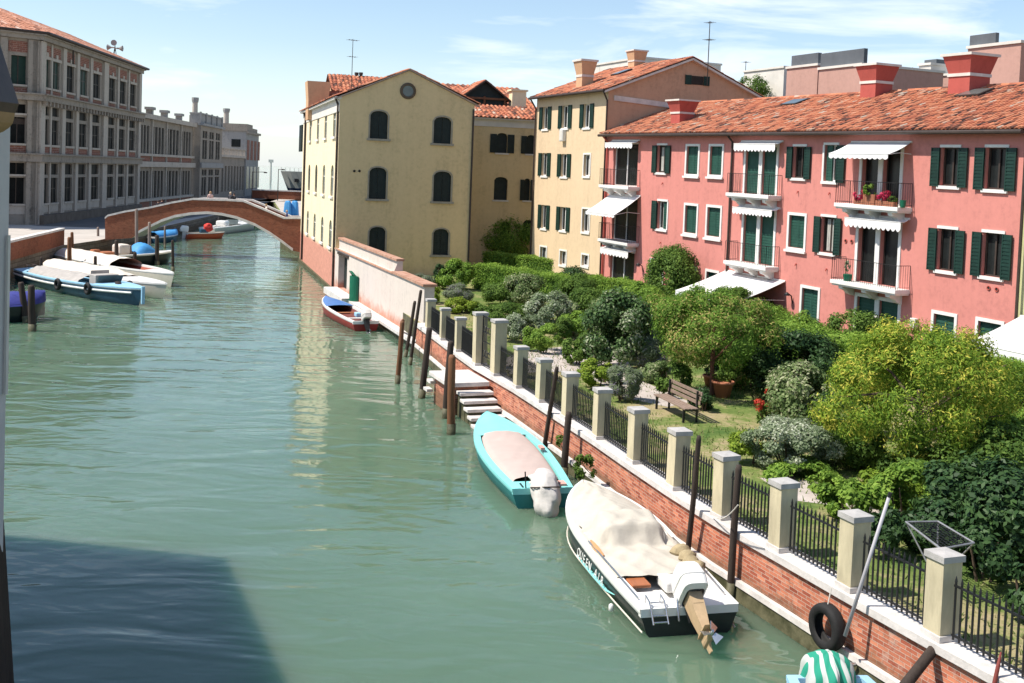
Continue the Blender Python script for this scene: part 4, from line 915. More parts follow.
# antennas
def antenna(px, ytop, ybot, y_, label, arms):
    a, b2 = ony(px, ytop, y_), ony(px, ybot, y_); b2.x = a.x; root = thing('tv_antenna', label, 'antenna', b2 - Vector((0, 0, 1)))
    mb = MB(); mb.cyl(b2 - Vector((0, 0, 1.5)), a, 0.035, 0.025, 6); mb.build('mast', M_gut, root)
    for (dz, w_, n) in arms:
        mb = MB(); c = a - Vector((0, 0, dz)); ax = Vector((0.8, 0.6, 0)); mb.cyl(c - ax * w_ / 2, c + ax * w_ / 2, 0.018, None, 4)
        for i in range(n):
            q = c + ax * w_ * (i / (n - 1) - 0.5); t = Vector((-0.6, 0.8, 0)) * 0.35; mb.cyl(q - t, q + t, 0.012, None, 4)
        mb.build('aerial', M_gut, root)
antenna(353, 39, 72, 92, 'thin television antenna above the yellow building', [(0.1, 0.9, 5), (1.5, 0.7, 4)])
antenna(710, 21, 62, 70, 'tall television antenna above the buff gable', [(0.1, 0.4, 3), (1.2, 0.5, 4)])
antenna(746, 61, 70, 92, 'small rooftop aerial behind the pink roof', [(0.1, 0.5, 3)])
# ================================================================== BRIDGE
def interp(tab, x):
    for (x0, y0), (x1, y1) in zip(tab, tab[1:]):
        if x0 <= x <= x1: return y0 + (y1 - y0) * (x - x0) / (x1 - x0)
    return tab[0][1] if x < tab[0][0] else tab[-1][1]
TOP = [(105, 219), (108, 216.5), (125, 212.5), (150, 208.5), (172, 203.5), (192.5, 200), (227, 201), (243.5, 202), (263, 210), (284, 219), (299, 219), (304, 219.5)]
BOT = [(105, 240), (132, 238), (140, 232.5), (150, 227.5), (162, 221.8), (175, 217.5), (190, 215), (207, 214), (222, 215.5), (237, 219), (255, 226), (270, 234.5), (283, 243.5), (292, 250.5), (304, 253)]
YB = 96.9; TH = 3.4
bridge = thing('brick_bridge', 'low arched brick footbridge with pale stone edge crossing the canal', 'bridge', ony(200, 240, YB))
xs = sorted({x for x, _ in TOP} | {x for x, _ in BOT} | set(range(105, 304, 4)))
top = [ony(x, interp(TOP, x), YB) for x in xs]; bot = [ony(x, interp(BOT, x), YB) for x in xs]
mb = MB()
for (f0, f1) in ((0.0, 0.36), (TH - 0.36, TH)):
    for i in range(len(xs) - 1):
        a, b2, c, d = bot[i], bot[i + 1], top[i + 1], top[i]; s = Vector((0, f0, 0)); e = Vector((0, f1, 0))
        for q in (s, e):
            mb.quad(a + q, b2 + q, c + q, d + q, 0, .5, [(p.x, p.z) for p in (a, b2, c, d)])
        mb.quad(d + s, c + s, c + e, d + e)
mb.quad(top[0], top[0] + Vector((0, TH, 0)), bot[0] + Vector((0, TH, 0)), bot[0])
mb.build('parapet_wall', M_brick2, bridge)
mb = MB()
for i in range(len(xs) - 1):
    e = Vector((0, TH - 0.01, 0)); s = Vector((0, 0.01, 0))
    mb.quad(bot[i] + s, bot[i + 1] + s, bot[i + 1] + e, bot[i] + e)
mb.build('vault', M_stone, bridge)
mb = MB()
for i in range(len(xs) - 1):
    dz = Vector((0, 0, -0.95)); s = Vector((0, 0.36, 0)); e = Vector((0, TH - 0.36, 0)); mb.quad(top[i] + dz + s, top[i + 1] + dz + s, top[i + 1] + dz + e, top[i] + dz + e)
mb.build('deck', M_pav, bridge)
mb = MB()      # stone arch ring
for i in range(len(xs) - 1):
    if 134 <= xs[i] <= 292:
        a, b2 = bot[i], bot[i + 1]; mb.par(a + Vector((0, -0.06, 0)), b2 - a, Vector((0, 0.05, 0)), Vector((0, 0, 0.24)))
mb.build('arch_ring', M_stone, bridge)
for f0 in (-0.07, TH - 0.40):
    mb = MB()
    for i in range(len(xs) - 1):
        a, b2 = top[i] + Vector((0, f0, 0.002)), top[i + 1] + Vector((0, f0, 0.002)); mb.par(a, b2 - a, Vector((0, 0.47, 0)), Vector((0, 0, 0.17)))
    mb.build('parapet_coping', M_coping, bridge)
mb = MB(); extr(mb, [(YF.x + 1.3, YF.y + 1.0), (-23.5, 112.5), (-31.5, 150), (-47.2, 214), (-45, 300), (10, 300), (10, 110)], GZ + 0.004, None); struct(mb.build('far_quay_pavement', M_pav, origin=(0, 0, 0)))
# brick parapet of the left quay
a = Vector((-34.3, 73.0, GZ)); b2 = Vector((-37.15, 89.6, GZ)); c0 = Vector((-31.5, 57, GZ))
lp = thing('quay_parapet', 'low brick parapet with pale coping along the left quay before the bridge', 'wall', (a + b2) / 2)
t = (b2 - c0); n_ = Vector((-t.y, t.x, 0)).normalized()
mb = MB(); mb.par(c0, t, n_ * 0.4, Vector((0, 0, 1.25))); mb.build('brick_face', M_brick2, lp)
mb = MB(); mb.par(c0 + Vector((0, 0, 1.252)) - n_ * 0.05, t, n_ * 0.5, Vector((0, 0, 0.16))); mb.build('coping', M_coping, lp)
# far brick parapet and railings beyond the bridge
a, b2 = onz(257, 197.5, 1.3), ony(304, 203, 228); b2.z = 1.3; a = Vector((-56, 232, 1.3)); b2 = Vector((-41, 232, 1.3))
fp = thing('far_parapet', 'long pale red brick wall closing the far end of the canal', 'wall', (a + b2) / 2)
mb = MB(); mb.par(a, b2 - a + Vector((12, 0, 0)), Vector((0, 0.5, 0)), Vector((0, 0, 1.7))); mb.build('brick_face', M_brick2, fp)
mb = MB(); mb.par(a + Vector((0, -0.1, 1.702)), b2 - a + Vector((12, 0, 0)), Vector((0, 0.7, 0)), Vector((0, 0, 0.25))); mb.build('coping', M_coping, fp)

# ================================================================== PALAZZO ON THE LEFT
lbp = onz(41, 224, 1.3); dl = ray(430, 170)
LB = Fac((lbp.x, lbp.y), (dl.x, dl.y)); LB.n = LB.n if LB.n.x > 0 else -LB.n
def LU(x, y=140): return LB.hit(x, y)[0]
pal = thing('stone_palazzo', 'tall three storey stone and brick palazzo with red tiled roof on the left bank', 'building', LB.P(15, GZ))
uC, uT = -1.3, LU(138.5)
ZT = 21.3
cols = [(45, 3.6), (54.7, 3.6), (69, 3.7), (82.5, 3.6), (95.5, 3.5), (111, 3.0), (121.7, 2.8), (131.8, 2.7)]
FL = [(16.0, 19.0, 0), (9.85, 12.6, 1), (13.0, 13.95, 1), (3.5, 6.25, 2), (6.6, 7.8, 2)]
ops = []; ww = []
for (x, hw) in cols:
    a, b2 = LU(x - hw), LU(x + hw)
    for (c, d, k) in FL: ops.append((a, c, b2, d)); ww.append((a, c, b2, d, k, x))
mb = MB(); wallgrid(mb, LB, uC, uT, GZ - 0.3, ZT, ops, 0.3)
mb.quad(LB.P(uT, GZ, 0), LB.P(uT, GZ, -22), LB.P(uT, ZT, -22), LB.P(uT, ZT, 0)); mb.build('wall', M_palz, pal)
for (a, c, b2, d, k, x) in ww:
    mb = MB(); fbox(mb, LB, a, b2, c, d, -0.29, -0.22); 
    wn = mb.build('window', M_glassdk if not (k == 0 and x in (45, 54.7, 82.5)) else M_dkgreen, pal)
    if d - c > 1.5:
        mb = MB(); m_ = (a + b2) / 2; fbox(mb, LB, m_ - 0.05, m_ + 0.05, c, d, -0.22, -0.16); fbox(mb, LB, a, b2, c + (d - c) * 0.55, c + (d - c) * 0.55 + 0.08, -0.22, -0.17); mb.build('glazing_bar', M_gut, wn)
        mb = MB(); fbox(mb, LB, a - 0.25, b2 + 0.25, c - 0.22, c, -0.2, 0.16); mb.build('sill', M_palz2, wn)
        if k == 0:
            mb = MB(); fbox(mb, LB, a - 0.3, b2 + 0.3, d, d + 0.3, 0, 0.14); fbox(mb, LB, m_ - 0.3, m_ + 0.3, d + 0.3, d + 0.75, 0, 0.14); mb.build('lintel', M_palz2, wn)
for (x0, x1) in ((41, 59.5), (64.5, 73.5), (77.5, 87.5), (90.5, 100.5), (107, 114.5), (118, 125.5), (128.5, 135.5)):
    a, b2 = LU(x0), LU(x1)
    for (c, d) in ((19.4, 20.5), (15.25, 15.72), (8.95, 9.6), (2.5, 3.25)):
        mb = MB(); fbox(mb, LB, a + 0.15, b2 - 0.15, c, d, 0.002, 0.035); mb.build('brick_panel', M_brickdk if c > 5 else M_palz2, pal)
mb = MB()
for (x, w_, pr) in ((40.0, 1.3, .3), (49.85, 0.45, .12), (61.9, 1.1, .22), (75.7, 0.9, .2), (89.1, 0.9, .2), (103.3, 1.8, .28), (116.4, 0.7, .18), (126.9, 0.7, .18), (137.6, 1.2, .3)):
    u = LU(x)
    for (z0, z1) in ((GZ, 7.95), (8.75, 14.4), (15.1, ZT - 0.55)): mb = MB(); fbox(mb, LB, u - w_ / 2, u + w_ / 2, z0, z1, 0.003, pr); mb.build('pilaster', M_palz2, pal)
mb = MB()
for (z, h, pr) in ((7.97, 0.75, 0.6), (14.42, 0.6, 0.85), (ZT - 0.5, 0.45, 0.55)):
    fbox(mb, LB, uC - 0.5, uT + 0.1, z, z + h, 0.0, pr); fbox(mb, LB, uC - 0.6, uT + 0.2, z + h, z + h + 0.14, 0.0, pr + 0.25)
k = 0
while uC + k * 1.15 < uT: fbox(mb, LB, uC + k * 1.15, uC + k * 1.15 + 0.35, 13.95, 14.41, 0.36, 0.8); k += 1
mb.build('cornice', M_palz, pal)
mb = MB(); fbox(mb, LB, uC, uT, GZ - 0.2, GZ + 1.0, 0.003, 0.7); mb.build('plinth', mat('dark_plinth', (0.13, 0.105, 0.085), .9, .3, 1, .2), pal)
# palazzo's shade on the campo, painted as a sheet of darker paving colour
M_pavshade = mat('shade_toned_paving', (0.13, 0.12, 0.115), .9, .2, .6, .2)
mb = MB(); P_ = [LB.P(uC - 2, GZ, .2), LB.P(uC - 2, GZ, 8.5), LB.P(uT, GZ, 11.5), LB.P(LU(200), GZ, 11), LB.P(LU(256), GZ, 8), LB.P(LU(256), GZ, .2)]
mb.add([(p.x, p.y, GZ + .004) for p in P_], [tuple(range(6))]); struct(mb.build('painted_shade_sheet', M_pavshade, origin=(0, 0, 0)))
# angled face
AF = Fac(LB.P(uC, 0).to_2d(), (-0.74, -0.67)); AF.n = Vector((0.67, -0.74, 0)).normalized()
ops = []; 
fr = lambda x: AF.hit(x, 130)[0]
a, b2 = sorted((fr(10), fr(26)))
for (c, d, k) in FL: ops.append((a, c, b2, d))
mb = MB(); wallgrid(mb, AF, 0, 14, GZ - 0.3, ZT, ops, 0.5); mb.build('angled_wall', M_palz, pal)
for i, o in enumerate(ops):
    mb = MB(); fbox(mb, AF, o[0], o[2], o[1], o[3], -0.5, -0.45); wn = mb.build('window', M_dkgreen if i == 0 else M_glassdk, pal)
    mb = MB(); fbox(mb, AF, (o[0] + o[2]) / 2 - .05, (o[0] + o[2]) / 2 + .05, o[1], o[3], -0.45, -0.4)
    if i == 1: fbox(mb, AF, o[0], o[2], o[3] - 0.75, o[3] - 0.15, -0.45, -0.43)
    mb.build('glazing_bar', M_gut, wn)
    mb = MB(); fbox(mb, AF, o[0] - 0.2, o[2] + 0.2, o[1] - 0.2, o[1], -0.3, 0.2); mb.build('sill', M_palz2, wn)
for (c, d) in ((19.35, 20.5), (15.2, 15.7), (8.9, 9.6), (2.4, 3.25)):
    mb = MB(); fbox(mb, AF, ops[0][0] - 0.3, ops[0][2] + 0.3, c, d, 0.003, 0.035); mb.build('brick_panel', M_brickdk if c > 5 else M_palz2, pal)
mb = MB()
for (uu, w_) in ((0.7, 1.1), (ops[0][0] - 0.7, 0.5), (ops[0][2] + 0.8, 0.7), (6.0, 1.2)):
    for (z0, z1) in ((GZ, 7.95), (8.75, 14.4), (15.1, ZT - 0.55)): fbox(mb, AF, uu - w_ / 2, uu + w_ / 2, z0, z1, 0.003, 0.35)
for (z, h, pr) in ((7.97, 0.75, 0.6), (14.42, 0.6, 0.85), (ZT - 0.5, 0.45, 0.55)):
    fbox(mb, AF, -0.2, 14, z, z + h, 0.001, pr); fbox(mb, AF, -0.3, 14, z + h, z + h + 0.14, 0.001, pr + 0.25)
mb.build('angled_trim', M_palz, pal)
# tiled hip roof
S7 = Fac((LB.o - LB.n * 8).to_2d(), LB.u.to_2d()); S7.n = LB.n.copy()
r0 = S7.P(S7.hit(16, 12)[0], S7.hit(16, 14)[1]); uu, zz = S7.hit(108, 50.5); r1 = S7.P(uu, r0.z); r1 = S7.P(uT - 7.5, r0.z)
zr = 25.2; r0.z = zr; r1.z = zr
e0, e1 = LB.P(uC - 0.2, ZT + 0.25, 1.0), LB.P(uT + 0.8, ZT + 0.25, 1.0)
r0 = S7.P(uC + 3.5, zr); 
mb = MB(); tileroof(mb, e0, e1, r1, r0, 0.5, 0.8, 0.1, 61)
ea = AF.P(15, ZT + 0.25, 1.0); tileroof(mb, ea, e0, r0, r0 + AF.u * 9 , 0.5, 0.8, 0.1, 62)
ec = LB.P(uT + 0.8, ZT + 0.25, -17); tileroof(mb, e1, ec, S7.P(uT - 7.5, zr, -0.5), r1, 0.6, 1.0, 0.1, 63); mb.build('roof', M_tile2, pal)
mb = MB(); mb.tube([ea, e0, e1, ec], 0.16, 6); mb.quad(e0 - Vector((0, 0, .1)), e1 - Vector((0, 0, .1)), LB.P(uT, ZT + .05, 0), LB.P(uC, ZT + .05, 0)); mb.quad(ea - Vector((0, 0, .1)), e0 - Vector((0, 0, .1)), AF.P(0, ZT + .05, 0), AF.P(14, ZT + .05, 0)); u = LU(67.5); mb.tube([LB.P(u, ZT, 0.45), LB.P(u, 19.2, 0.45)], 0.1, 6); mb.build('gutter', M_gut, pal)
# roof siren
S3 = Fac((LB.o - LB.n * 3).to_2d(), LB.u.to_2d()); S3.n = LB.n.copy(); u, z = S3.hit(115, 47.5)
sr = thing('roof_siren', 'cluster of horn loudspeakers on a stand on the palazzo roof', 'siren', S3.P(u, z - 2.2))
mb = MB()
for dx, dy in ((-.35, -.3), (.35, -.3), (0, .4)): mb.cyl(S3.P(u + dx, z - 2.4, dy), S3.P(u, z + 0.2, 0), 0.05, None, 5)
mb.cyl(S3.P(u, z - 0.5), S3.P(u, z + 0.7), 0.06, None, 6); mb.build('stand', M_gut, sr)
for k, (vx, hz_) in enumerate(((Vector((-1, 0, 0)), 0.0), (Vector((1, 0, 0)), -0.1), (Vector((0.2, -1, 0)), 0.55))):
    c = S3.P(u, z + hz_); mb = MB(); mb.cyl(c, c + vx * 0.55, 0.08, 0.12, 8); mb.cyl(c + vx * 0.55, c + vx * 1.05, 0.12, 0.42, 10); mb.build('horn', M_palgrey, sr)
# long low wing
low = thing('colonnaded_wing', 'long low stone wing with rows of narrow upright windows right of the palazzo', 'building', LB.P(uT + 20, GZ))
bx = [138.6, 153.3, 167.9, 182.3, 194.0]; zl = 15.3
ops = []
for x0, x1 in zip(bx, bx[1:]):
    a, b2 = LU(x0), LU(x1); wd = (b2 - a - 1.0) / 4
    for k in range(4):
        s = a + 0.7 + k * wd
        ops.append((s, 9.6, s + wd * 0.72, 13.7)); ops.append((s, 2.9, s + wd * 0.72, 7.0))
uE = LU(195)
mb = MB(); wallgrid(mb, LB, uT + 0.02, uE, GZ - 0.3, zl, ops, 0.3, off=-0.4); mb.quad(LB.P(uT, zl, -.4), LB.P(uE, zl, -.4), LB.P(uE, zl, -14), LB.P(uT, zl, -14)); mb.build('wall', M_palz, low)
for k, o in enumerate(ops):
    mb = MB(); fbox(mb, LB, o[0], o[2], o[1], o[3], -0.70, -0.62); mb.build('window', M_glassdk, low)
mb = MB()
for x in bx[:-1]:
    u = LU(x) + 0.3; fbox(mb, LB, u - 0.25, u + 0.25, GZ, zl - 0.6, -0.398, -0.15)
fbox(mb, LB, uT + 0.1, uE, 7.6, 8.4, -0.397, 0.25); fbox(mb, LB, uT + 0.1, uE, zl - 0.6, zl + 0.1, -0.397, 0.3); fbox(mb, LB, uT + 0.1, uE, 9.2, 9.58, -0.397, 0.0); fbox(mb, LB, uT + .1, uE, 2.5, 2.88, -0.397, 0.0)
mb.build('trim', M_palz2, low)
for x0, x1 in zip(bx, bx[1:]):
    mb = MB(); fbox(mb, LB, LU(x0) + 0.8, LU(x1) - 0.2, 8.42, 9.18, -0.396, -0.34); mb.build('brick_panel', M_brickdk, low)
    mb = MB(); fbox(mb, LB, LU(x0) + 0.8, LU(x1) - 0.2, GZ, 2.48, -0.396, -0.34); mb.build('brick_panel', M_brickdk, low)
for x in (151.5, 166, 180.5):
    u, z = LU(x), zl; mb = MB(); fbox(mb, LB, u - 0.5, u + 0.5, z, z + 0.8, -0.8, 0.1); fbox(mb, LB, u - 0.95, u + 0.95, z + 0.8, z + 1.2, -0.9, 0.3); mb.build('merlon', M_palgrey, low)
# projecting pavilion
pv = thing('stone_pavilion', 'projecting stone pavilion with solid parapet between the long wing and the balustrade', 'building', LB.P(LU(206), GZ))
u0, u1 = LU(195.3), LU(217.5); ops = []
for k in range(3):
    a = u0 + (u1 - u0) * (0.09 + 0.3 * k); b2 = a + (u1 - u0) * 0.2
    m_ = (a + b2) / 2
    for (s, e) in ((a, m_ - 0.15), (m_ + 0.15, b2)): ops += [(s, 9.2, e, 12.6), (s, 12.9, e, 14.2), (s, 2.6, e, 5.9), (s, 6.2, e, 7.3)]
zp = 15.4
mb = MB(); wallgrid(mb, LB, u0, u1, GZ - .3, zp, ops, 0.3, off=0.9); mb.quad(LB.P(u0, GZ, .9), LB.P(u0, GZ, -14), LB.P(u0, zp, -14), LB.P(u0, zp, .9)); mb.quad(LB.P(u1, GZ, .9), LB.P(u1, GZ, -14), LB.P(u1, zp, -14), LB.P(u1, zp, .9)); mb.build('wall', M_palz, pv)
for o in ops: mb = MB(); fbox(mb, LB, o[0], o[2], o[1], o[3], 0.61, 0.68); mb.build('window', M_glassdk, pv)
mb = MB(); fbox(mb, LB, u0 - .2, u1 + .2, zp - 0.3, zp + 0.1, 0.4, 1.4); fbox(mb, LB, u0, u1, zp + 0.1, zp + 1.7, -1, 0.7); fbox(mb, LB, u0 - .1, u1 + .1, zp + 1.7, zp + 1.95, -1.1, 0.9)
for k in range(5): uu = u0 + (u1 - u0) * k / 4; fbox(mb, LB, uu - .3, uu + .3, zp + .1, zp + 2.1, 0.702, 0.95)
fbox(mb, LB, u0 - .1, u1 + .1, 7.6, 8.5, 0.902, 1.25); mb.build('parapet', M_palgrey, pv)
def tallchim(px, ytop, ybot, back, label):
    s = Fac((LB.o - LB.n * back).to_2d(), LB.u.to_2d()); u, z1 = s.hit(px, ytop); _, z0 = s.hit(px, ybot)
    root = thing('tall_chimney', label, 'chimney', s.P(u, z0)); s.n = LB.n.copy(); k = scale_at(s.P(u, z0)); w_ = 5.6 * k / 2
    mb = MB(); mb.cyl(s.P(u, z0 - 1), s.P(u, z1 - 0.9), w_, w_ * .92, 10); mb.build('shaft', M_palz2, root)
    mb = MB(); mb.cyl(s.P(u, z1 - 0.9), s.P(u, z1 - .5), w_ * 1.1, w_ * 1.2, 10); mb.cyl(s.P(u, z1 - .5), s.P(u, z1), w_ * 1.25, w_ * 1.25, 10); mb.build('cap', M_palgrey, root)
    mb = MB(); mb.box(s.P(u, z0 - 1.0), (w_ * 3, w_ * 3, 2.6)); mb.build('base', M_palz, root)
tallchim(195.3, 97.5, 117, 2.0, 'tall round chimney rising from the stone pavilion parapet')
tallchim(226.5, 108.5, 128, 6.0, 'tall chimney behind the low balustrade at the far end')
# low balustraded link and end block
u0, u1, u2 = LU(218), LU(245), LU(257.5); zb = 10.2
lk = thing('balustraded_link', 'low link building with stone balustrade before the end block', 'building', LB.P((u0 + u1) / 2, GZ)); ops = []
for k in range(9): s = u0 + (u1 - u0) * (k + 0.3) / 9; ops.append((s, 2.8, s + (u1 - u0) / 9 * 0.55, 8.0))
mb = MB(); wallgrid(mb, LB, u0 + .02, u1, GZ - .3, zb, ops, 0.5); mb.quad(LB.P(u0, zb, 0), LB.P(u1, zb, 0), LB.P(u1, zb, -24), LB.P(u0, zb, -24)); mb.build('wall', M_palz, lk)
for o in ops: mb = MB(); fbox(mb, LB, o[0], o[2], o[1], o[3], -.5, -.45); mb.build('window', M_glassg, lk)
mb = MB(); fbox(mb, LB, u0, u1, zb - .4, zb + .1, 0.0, .4); fbox(mb, LB, u0, u1, zb + 1.3, zb + 1.6, -.1, .35)
for k in range(18): s = u0 + (u1 - u0) * (k + .5) / 18; fbox(mb, LB, s - (.5 if k % 3 == 0 else .25), s + (.5 if k % 3 == 0 else .25), zb + .1, zb + 1.3, 0, .25)
mb.build('balustrade', M_palz2, lk)
eb = thing('end_block', 'grey end block with stepped parapet at the far end of the left bank', 'building', LB.P((u1 + u2) / 2, GZ)); ze = 15.9
mb = MB(); fbox(mb, LB, u1, u2, GZ - .3, ze, -34, 0.3); mb.build('wall', M_palgrey, eb)
mb = MB(); fbox(mb, LB, u1 - .3, u1 + 7, ze, ze + 1.6, -5, 0.5); fbox(mb, LB, u1 + 7, u2 - 3, ze, ze + .9, -3, 0.4); fbox(mb, LB, u1 - .2, u2, ze - .5, ze, 0.302, 0.8); mb.build('parapet', M_palz, eb)
for k in range(4):
    s = u1 + 1 + k * 5
    mb = MB(); fbox(mb, LB, s, s + 3.2, 9.5, 14, 0.302, 0.36); mb.build('brick_panel', M_brickdk, eb)
    mb = MB(); fbox(mb, LB, s, s + 3.2, 3, 8, 0.302, 0.36); mb.build('window', M_glass, eb)
EW = Fac(LB.P(u1 - 0.01, 0, .3).to_2d(), (-LB.n).to_2d()); EW.n = -LB.u
u, z = EW.hit(236, 143); mb = MB(); fbox(mb, EW, u - 1.0, u + 1.0, z - .85, z + .85, 0, 0.05); mb.build('window', M_glass, eb)
# street lamps / boards near the far end, ship beyond
def lamp(px, ytop, y_, zb_, label, arm=1.2, hh=None):
    a = ony(px, ytop, y_); root = thing('street_lamp', label, 'lamp', (a.x, a.y, zb_))
    mb = MB(); mb.cyl((a.x, a.y, zb_), (a.x, a.y, a.z), 0.12, 0.07, 6); mb.build('pole', M_gut, root)
    mb = MB(); mb.cyl((a.x, a.y, a.z - .1), (a.x + arm, a.y, a.z), 0.06, None, 5); mb.build('arm', M_gut, root)
    mb = MB(); mb.box((a.x + arm, a.y, a.z - .12), (0.6, 0.4, 0.22)); mb.build('lamp_head', M_gut, root)
lamp(278.5, 169, 222, 1.3, 'tall dark lamp post before the far brick wall', 1.0)
lamp(252.5, 171.5, 215, 1.3, 'lamp with a long arm beside the end block of the left bank', 2.6)
sh = ony(290, 185, 262); sp = thing('ship', 'grey ship bow with white superstructure moored beyond the far wall', 'ship', (sh.x + 8, sh.y, 0))
mb = MB(); 
p0 = ony(281.5, 171, 262); p1 = ony(289, 192, 262)
st = [(-0.2, 0.05, 0.0), (2.5, 1.8, 0.0), (7, 3.4, 0), (14, 4.4, 0), (40, 4.6, 0)]
rows = []
for (x, hb, _) in st:
    rake = lambda z: p0.x + x + (p1.x - p0.x) * max(0, (p0.z - z)) / (p0.z - p1.z) * max(0, 1 - x / 12)
    rows.append([Vector((rake(z), sh.y + s * hb * k, z)) for (z, k, s) in ((p0.z, 1, -1), (3.2, .8, -1), (3.0, .8, -1), (-1, .5, -1), (-1, .5, 1), (3.2, .8, 1), (p0.z, 1, 1))])
mb.grid(rows)
for i in range(len(mb.mi)):
    if i % 6 in (1, 2, 3): mb.mi[i] = 1
M_shipgrey = mat('ship_grey', (0.36, 0.37, 0.34), 0.6, 0.08, 1, 0.05); M_navy = mat('navy_paint', (0.02, 0.035, 0.08), 0.5, 0.2, 1, 0.05)
mb.build('hull', [M_shipgrey, M_navy], sp)
mb = MB(); mb.box((p0.x + 22, sh.y, p0.z + 1.0), (26, 6, 2.2)); mb.box((p0.x + 24, sh.y, p0.z + 3.1), (14, 5, 2.0)); mb.build('superstructure', M_concwhite, sp)
mb = MB(); mb.box((p0.x + 4.2, sh.y - 2.3, 5.1), (0.9, 0.9, 0.8)); mb.build('anchor_port', M_iron, sp)
mb = MB()
for k in range(8): mb.cyl((p0.x + k * 1.2, sh.y - min(3.2, .3 + k * .7), p0.z), (p0.x + k * 1.2, sh.y - min(3.2, .3 + k * .7), p0.z + .9), .05, None, 4)
mb.build('bow_railing', M_shipgrey, sp)
# buildings on the far shore strip across the water
fs = thing('lagoon_marker', 'faint marker post standing in the lagoon beyond the ship', 'marker', ony(271, 168, 600)); p = ony(271, 161, 600)
mb = MB(); mb.cyl((p.x, p.y, -1), (p.x, p.y, p.z), 0.7, 0.5, 6); mb.build('post', M_concwhite, fs); mb = MB(); mb.box((p.x, p.y, p.z), (2.5, 1, 1.6)); mb.build('head', M_concwhite, fs)

# ================================================================== NEAR LEFT BUILDINGS
nl = thing('near_left_house', 'pale blue grey house wall and dark eaves at the left edge of the frame', 'house', (-9, 12, 0))
M_bluegrey = mat('blue_grey_render', (0.47, 0.46, 0.455), 0.85, 0.08, 1.5, 0.15)
M_ochre = mat('ochre_soffit', (0.30, 0.19, 0.09), 0.85, 0.15, 2, 0.15)
pc = ony(7.3, 300, 16.2); wx = pc.x
mb = MB(); mb.par((wx - 9, -12, -1), (9, 0, 0), (0, 28.2, 0), (0, 0, 10.1)); mb.build('wall', M_bluegrey, nl)
q = ony(19, 104, 15.2); ez = q.z
# steep dark roof edge with a deep brown cove beneath it
k1 = ony(0, 44, 15.2); k2 = ony(-22, 8, 15.2)
pr_ = [(q.x, ez), (k1.x, k1.z), (k2.x, k2.z), (wx - 9, k2.z + 3.5)]
mb = MB(); n = len(pr_)
V = [(a, y_, c) for y_ in (15.2, -12) for a, c in pr_] + [(a - .05, y_, c - .13) for y_ in (15.2, -12) for a, c in pr_]
for i in range(n - 1):
    mb.add([V[i], V[i + 1], V[n + i + 1], V[n + i]], [(0, 1, 2, 3)]); mb.add([V[2 * n + i], V[2 * n + i + 1], V[3 * n + i + 1], V[3 * n + i]], [(0, 1, 2, 3)]); mb.add([V[i], V[i + 1], V[2 * n + i + 1], V[2 * n + i]], [(0, 1, 2, 3)])
mb.add([V[0], V[n], V[3 * n], V[2 * n]], [(0, 1, 2, 3)]); mb.build('roof', M_gut, nl)
mb = MB(); cv = [(q.x - .05, ez - .13), (q.x - .06, ez - .2)] + [(wx + (q.x - wx - .06) * math.cos(a_ * math.pi / 12) , ez - .2 - .28 * math.sin(a_ * math.pi / 12)) for a_ in range(1, 7)] + [(wx - 9, ez - .5), (wx - 9, k2.z + 3.3), (k2.x - .05, k2.z - .13), (k1.x - .05, k1.z - .13)]
n = len(cv); V = [(a, y_, c) for y_ in (15.19, -12) for a, c in cv]; mb.add(V, [tuple(range(n))] + [(i, (i + 1) % n, n + (i + 1) % n, n + i) for i in range(n)]); mb.build('eaves_cove', M_ochre, nl)
mb = MB(); b0 = ony(8.5, 517, 16.4); mb.add([(b0.x + .0, 16.25, b0.z), (b0.x + .02, 15.9, b0.z), (wx + .13, 15.6, -1), (wx + .13, 16.6, -1), (wx - .2, 16.25, b0.z), (wx - .2, 15.9, b0.z), (wx - .2, 15.6, -1), (wx - .2, 16.6, -1)], [(0, 1, 2, 3), (0, 4, 5, 1), (1, 5, 6, 2), (4, 0, 3, 7)]); mb.build('wooden_fender', M_wood, nl)
mb = MB(); mb.cyl((wx + .05, 16.1, 5.0), (wx + .05, 16.1, 7.4), 0.03, None, 6); mb.build('pipe', M_concwhite, nl)
tall = thing('tall_left_block', 'taller house block behind the near left house, out of frame, its shadow on the water', 'house', (-22, 5, 0))
mb = MB(); z = 12.6; L0 = z / math.tan(SUN_EL); sx, sy = SUN_XY[0] * L0, SUN_XY[1] * L0
w1_, w2_, w3_ = onz(226, 558), onz(287, 683), onz(12, 536); c1 = (w1_.x + sx, w1_.y + sy); c2 = (w2_.x + sx, w2_.y + sy); c3 = (w3_.x + sx, w3_.y + sy)
extr(mb, [c1, c2, (c2[0] + .6, c2[1] - 6), (c2[0] + 1, -20), (-40, -20), (-40, 26), c3], z, -1); mb.build('wall', M_bluegrey, tall)
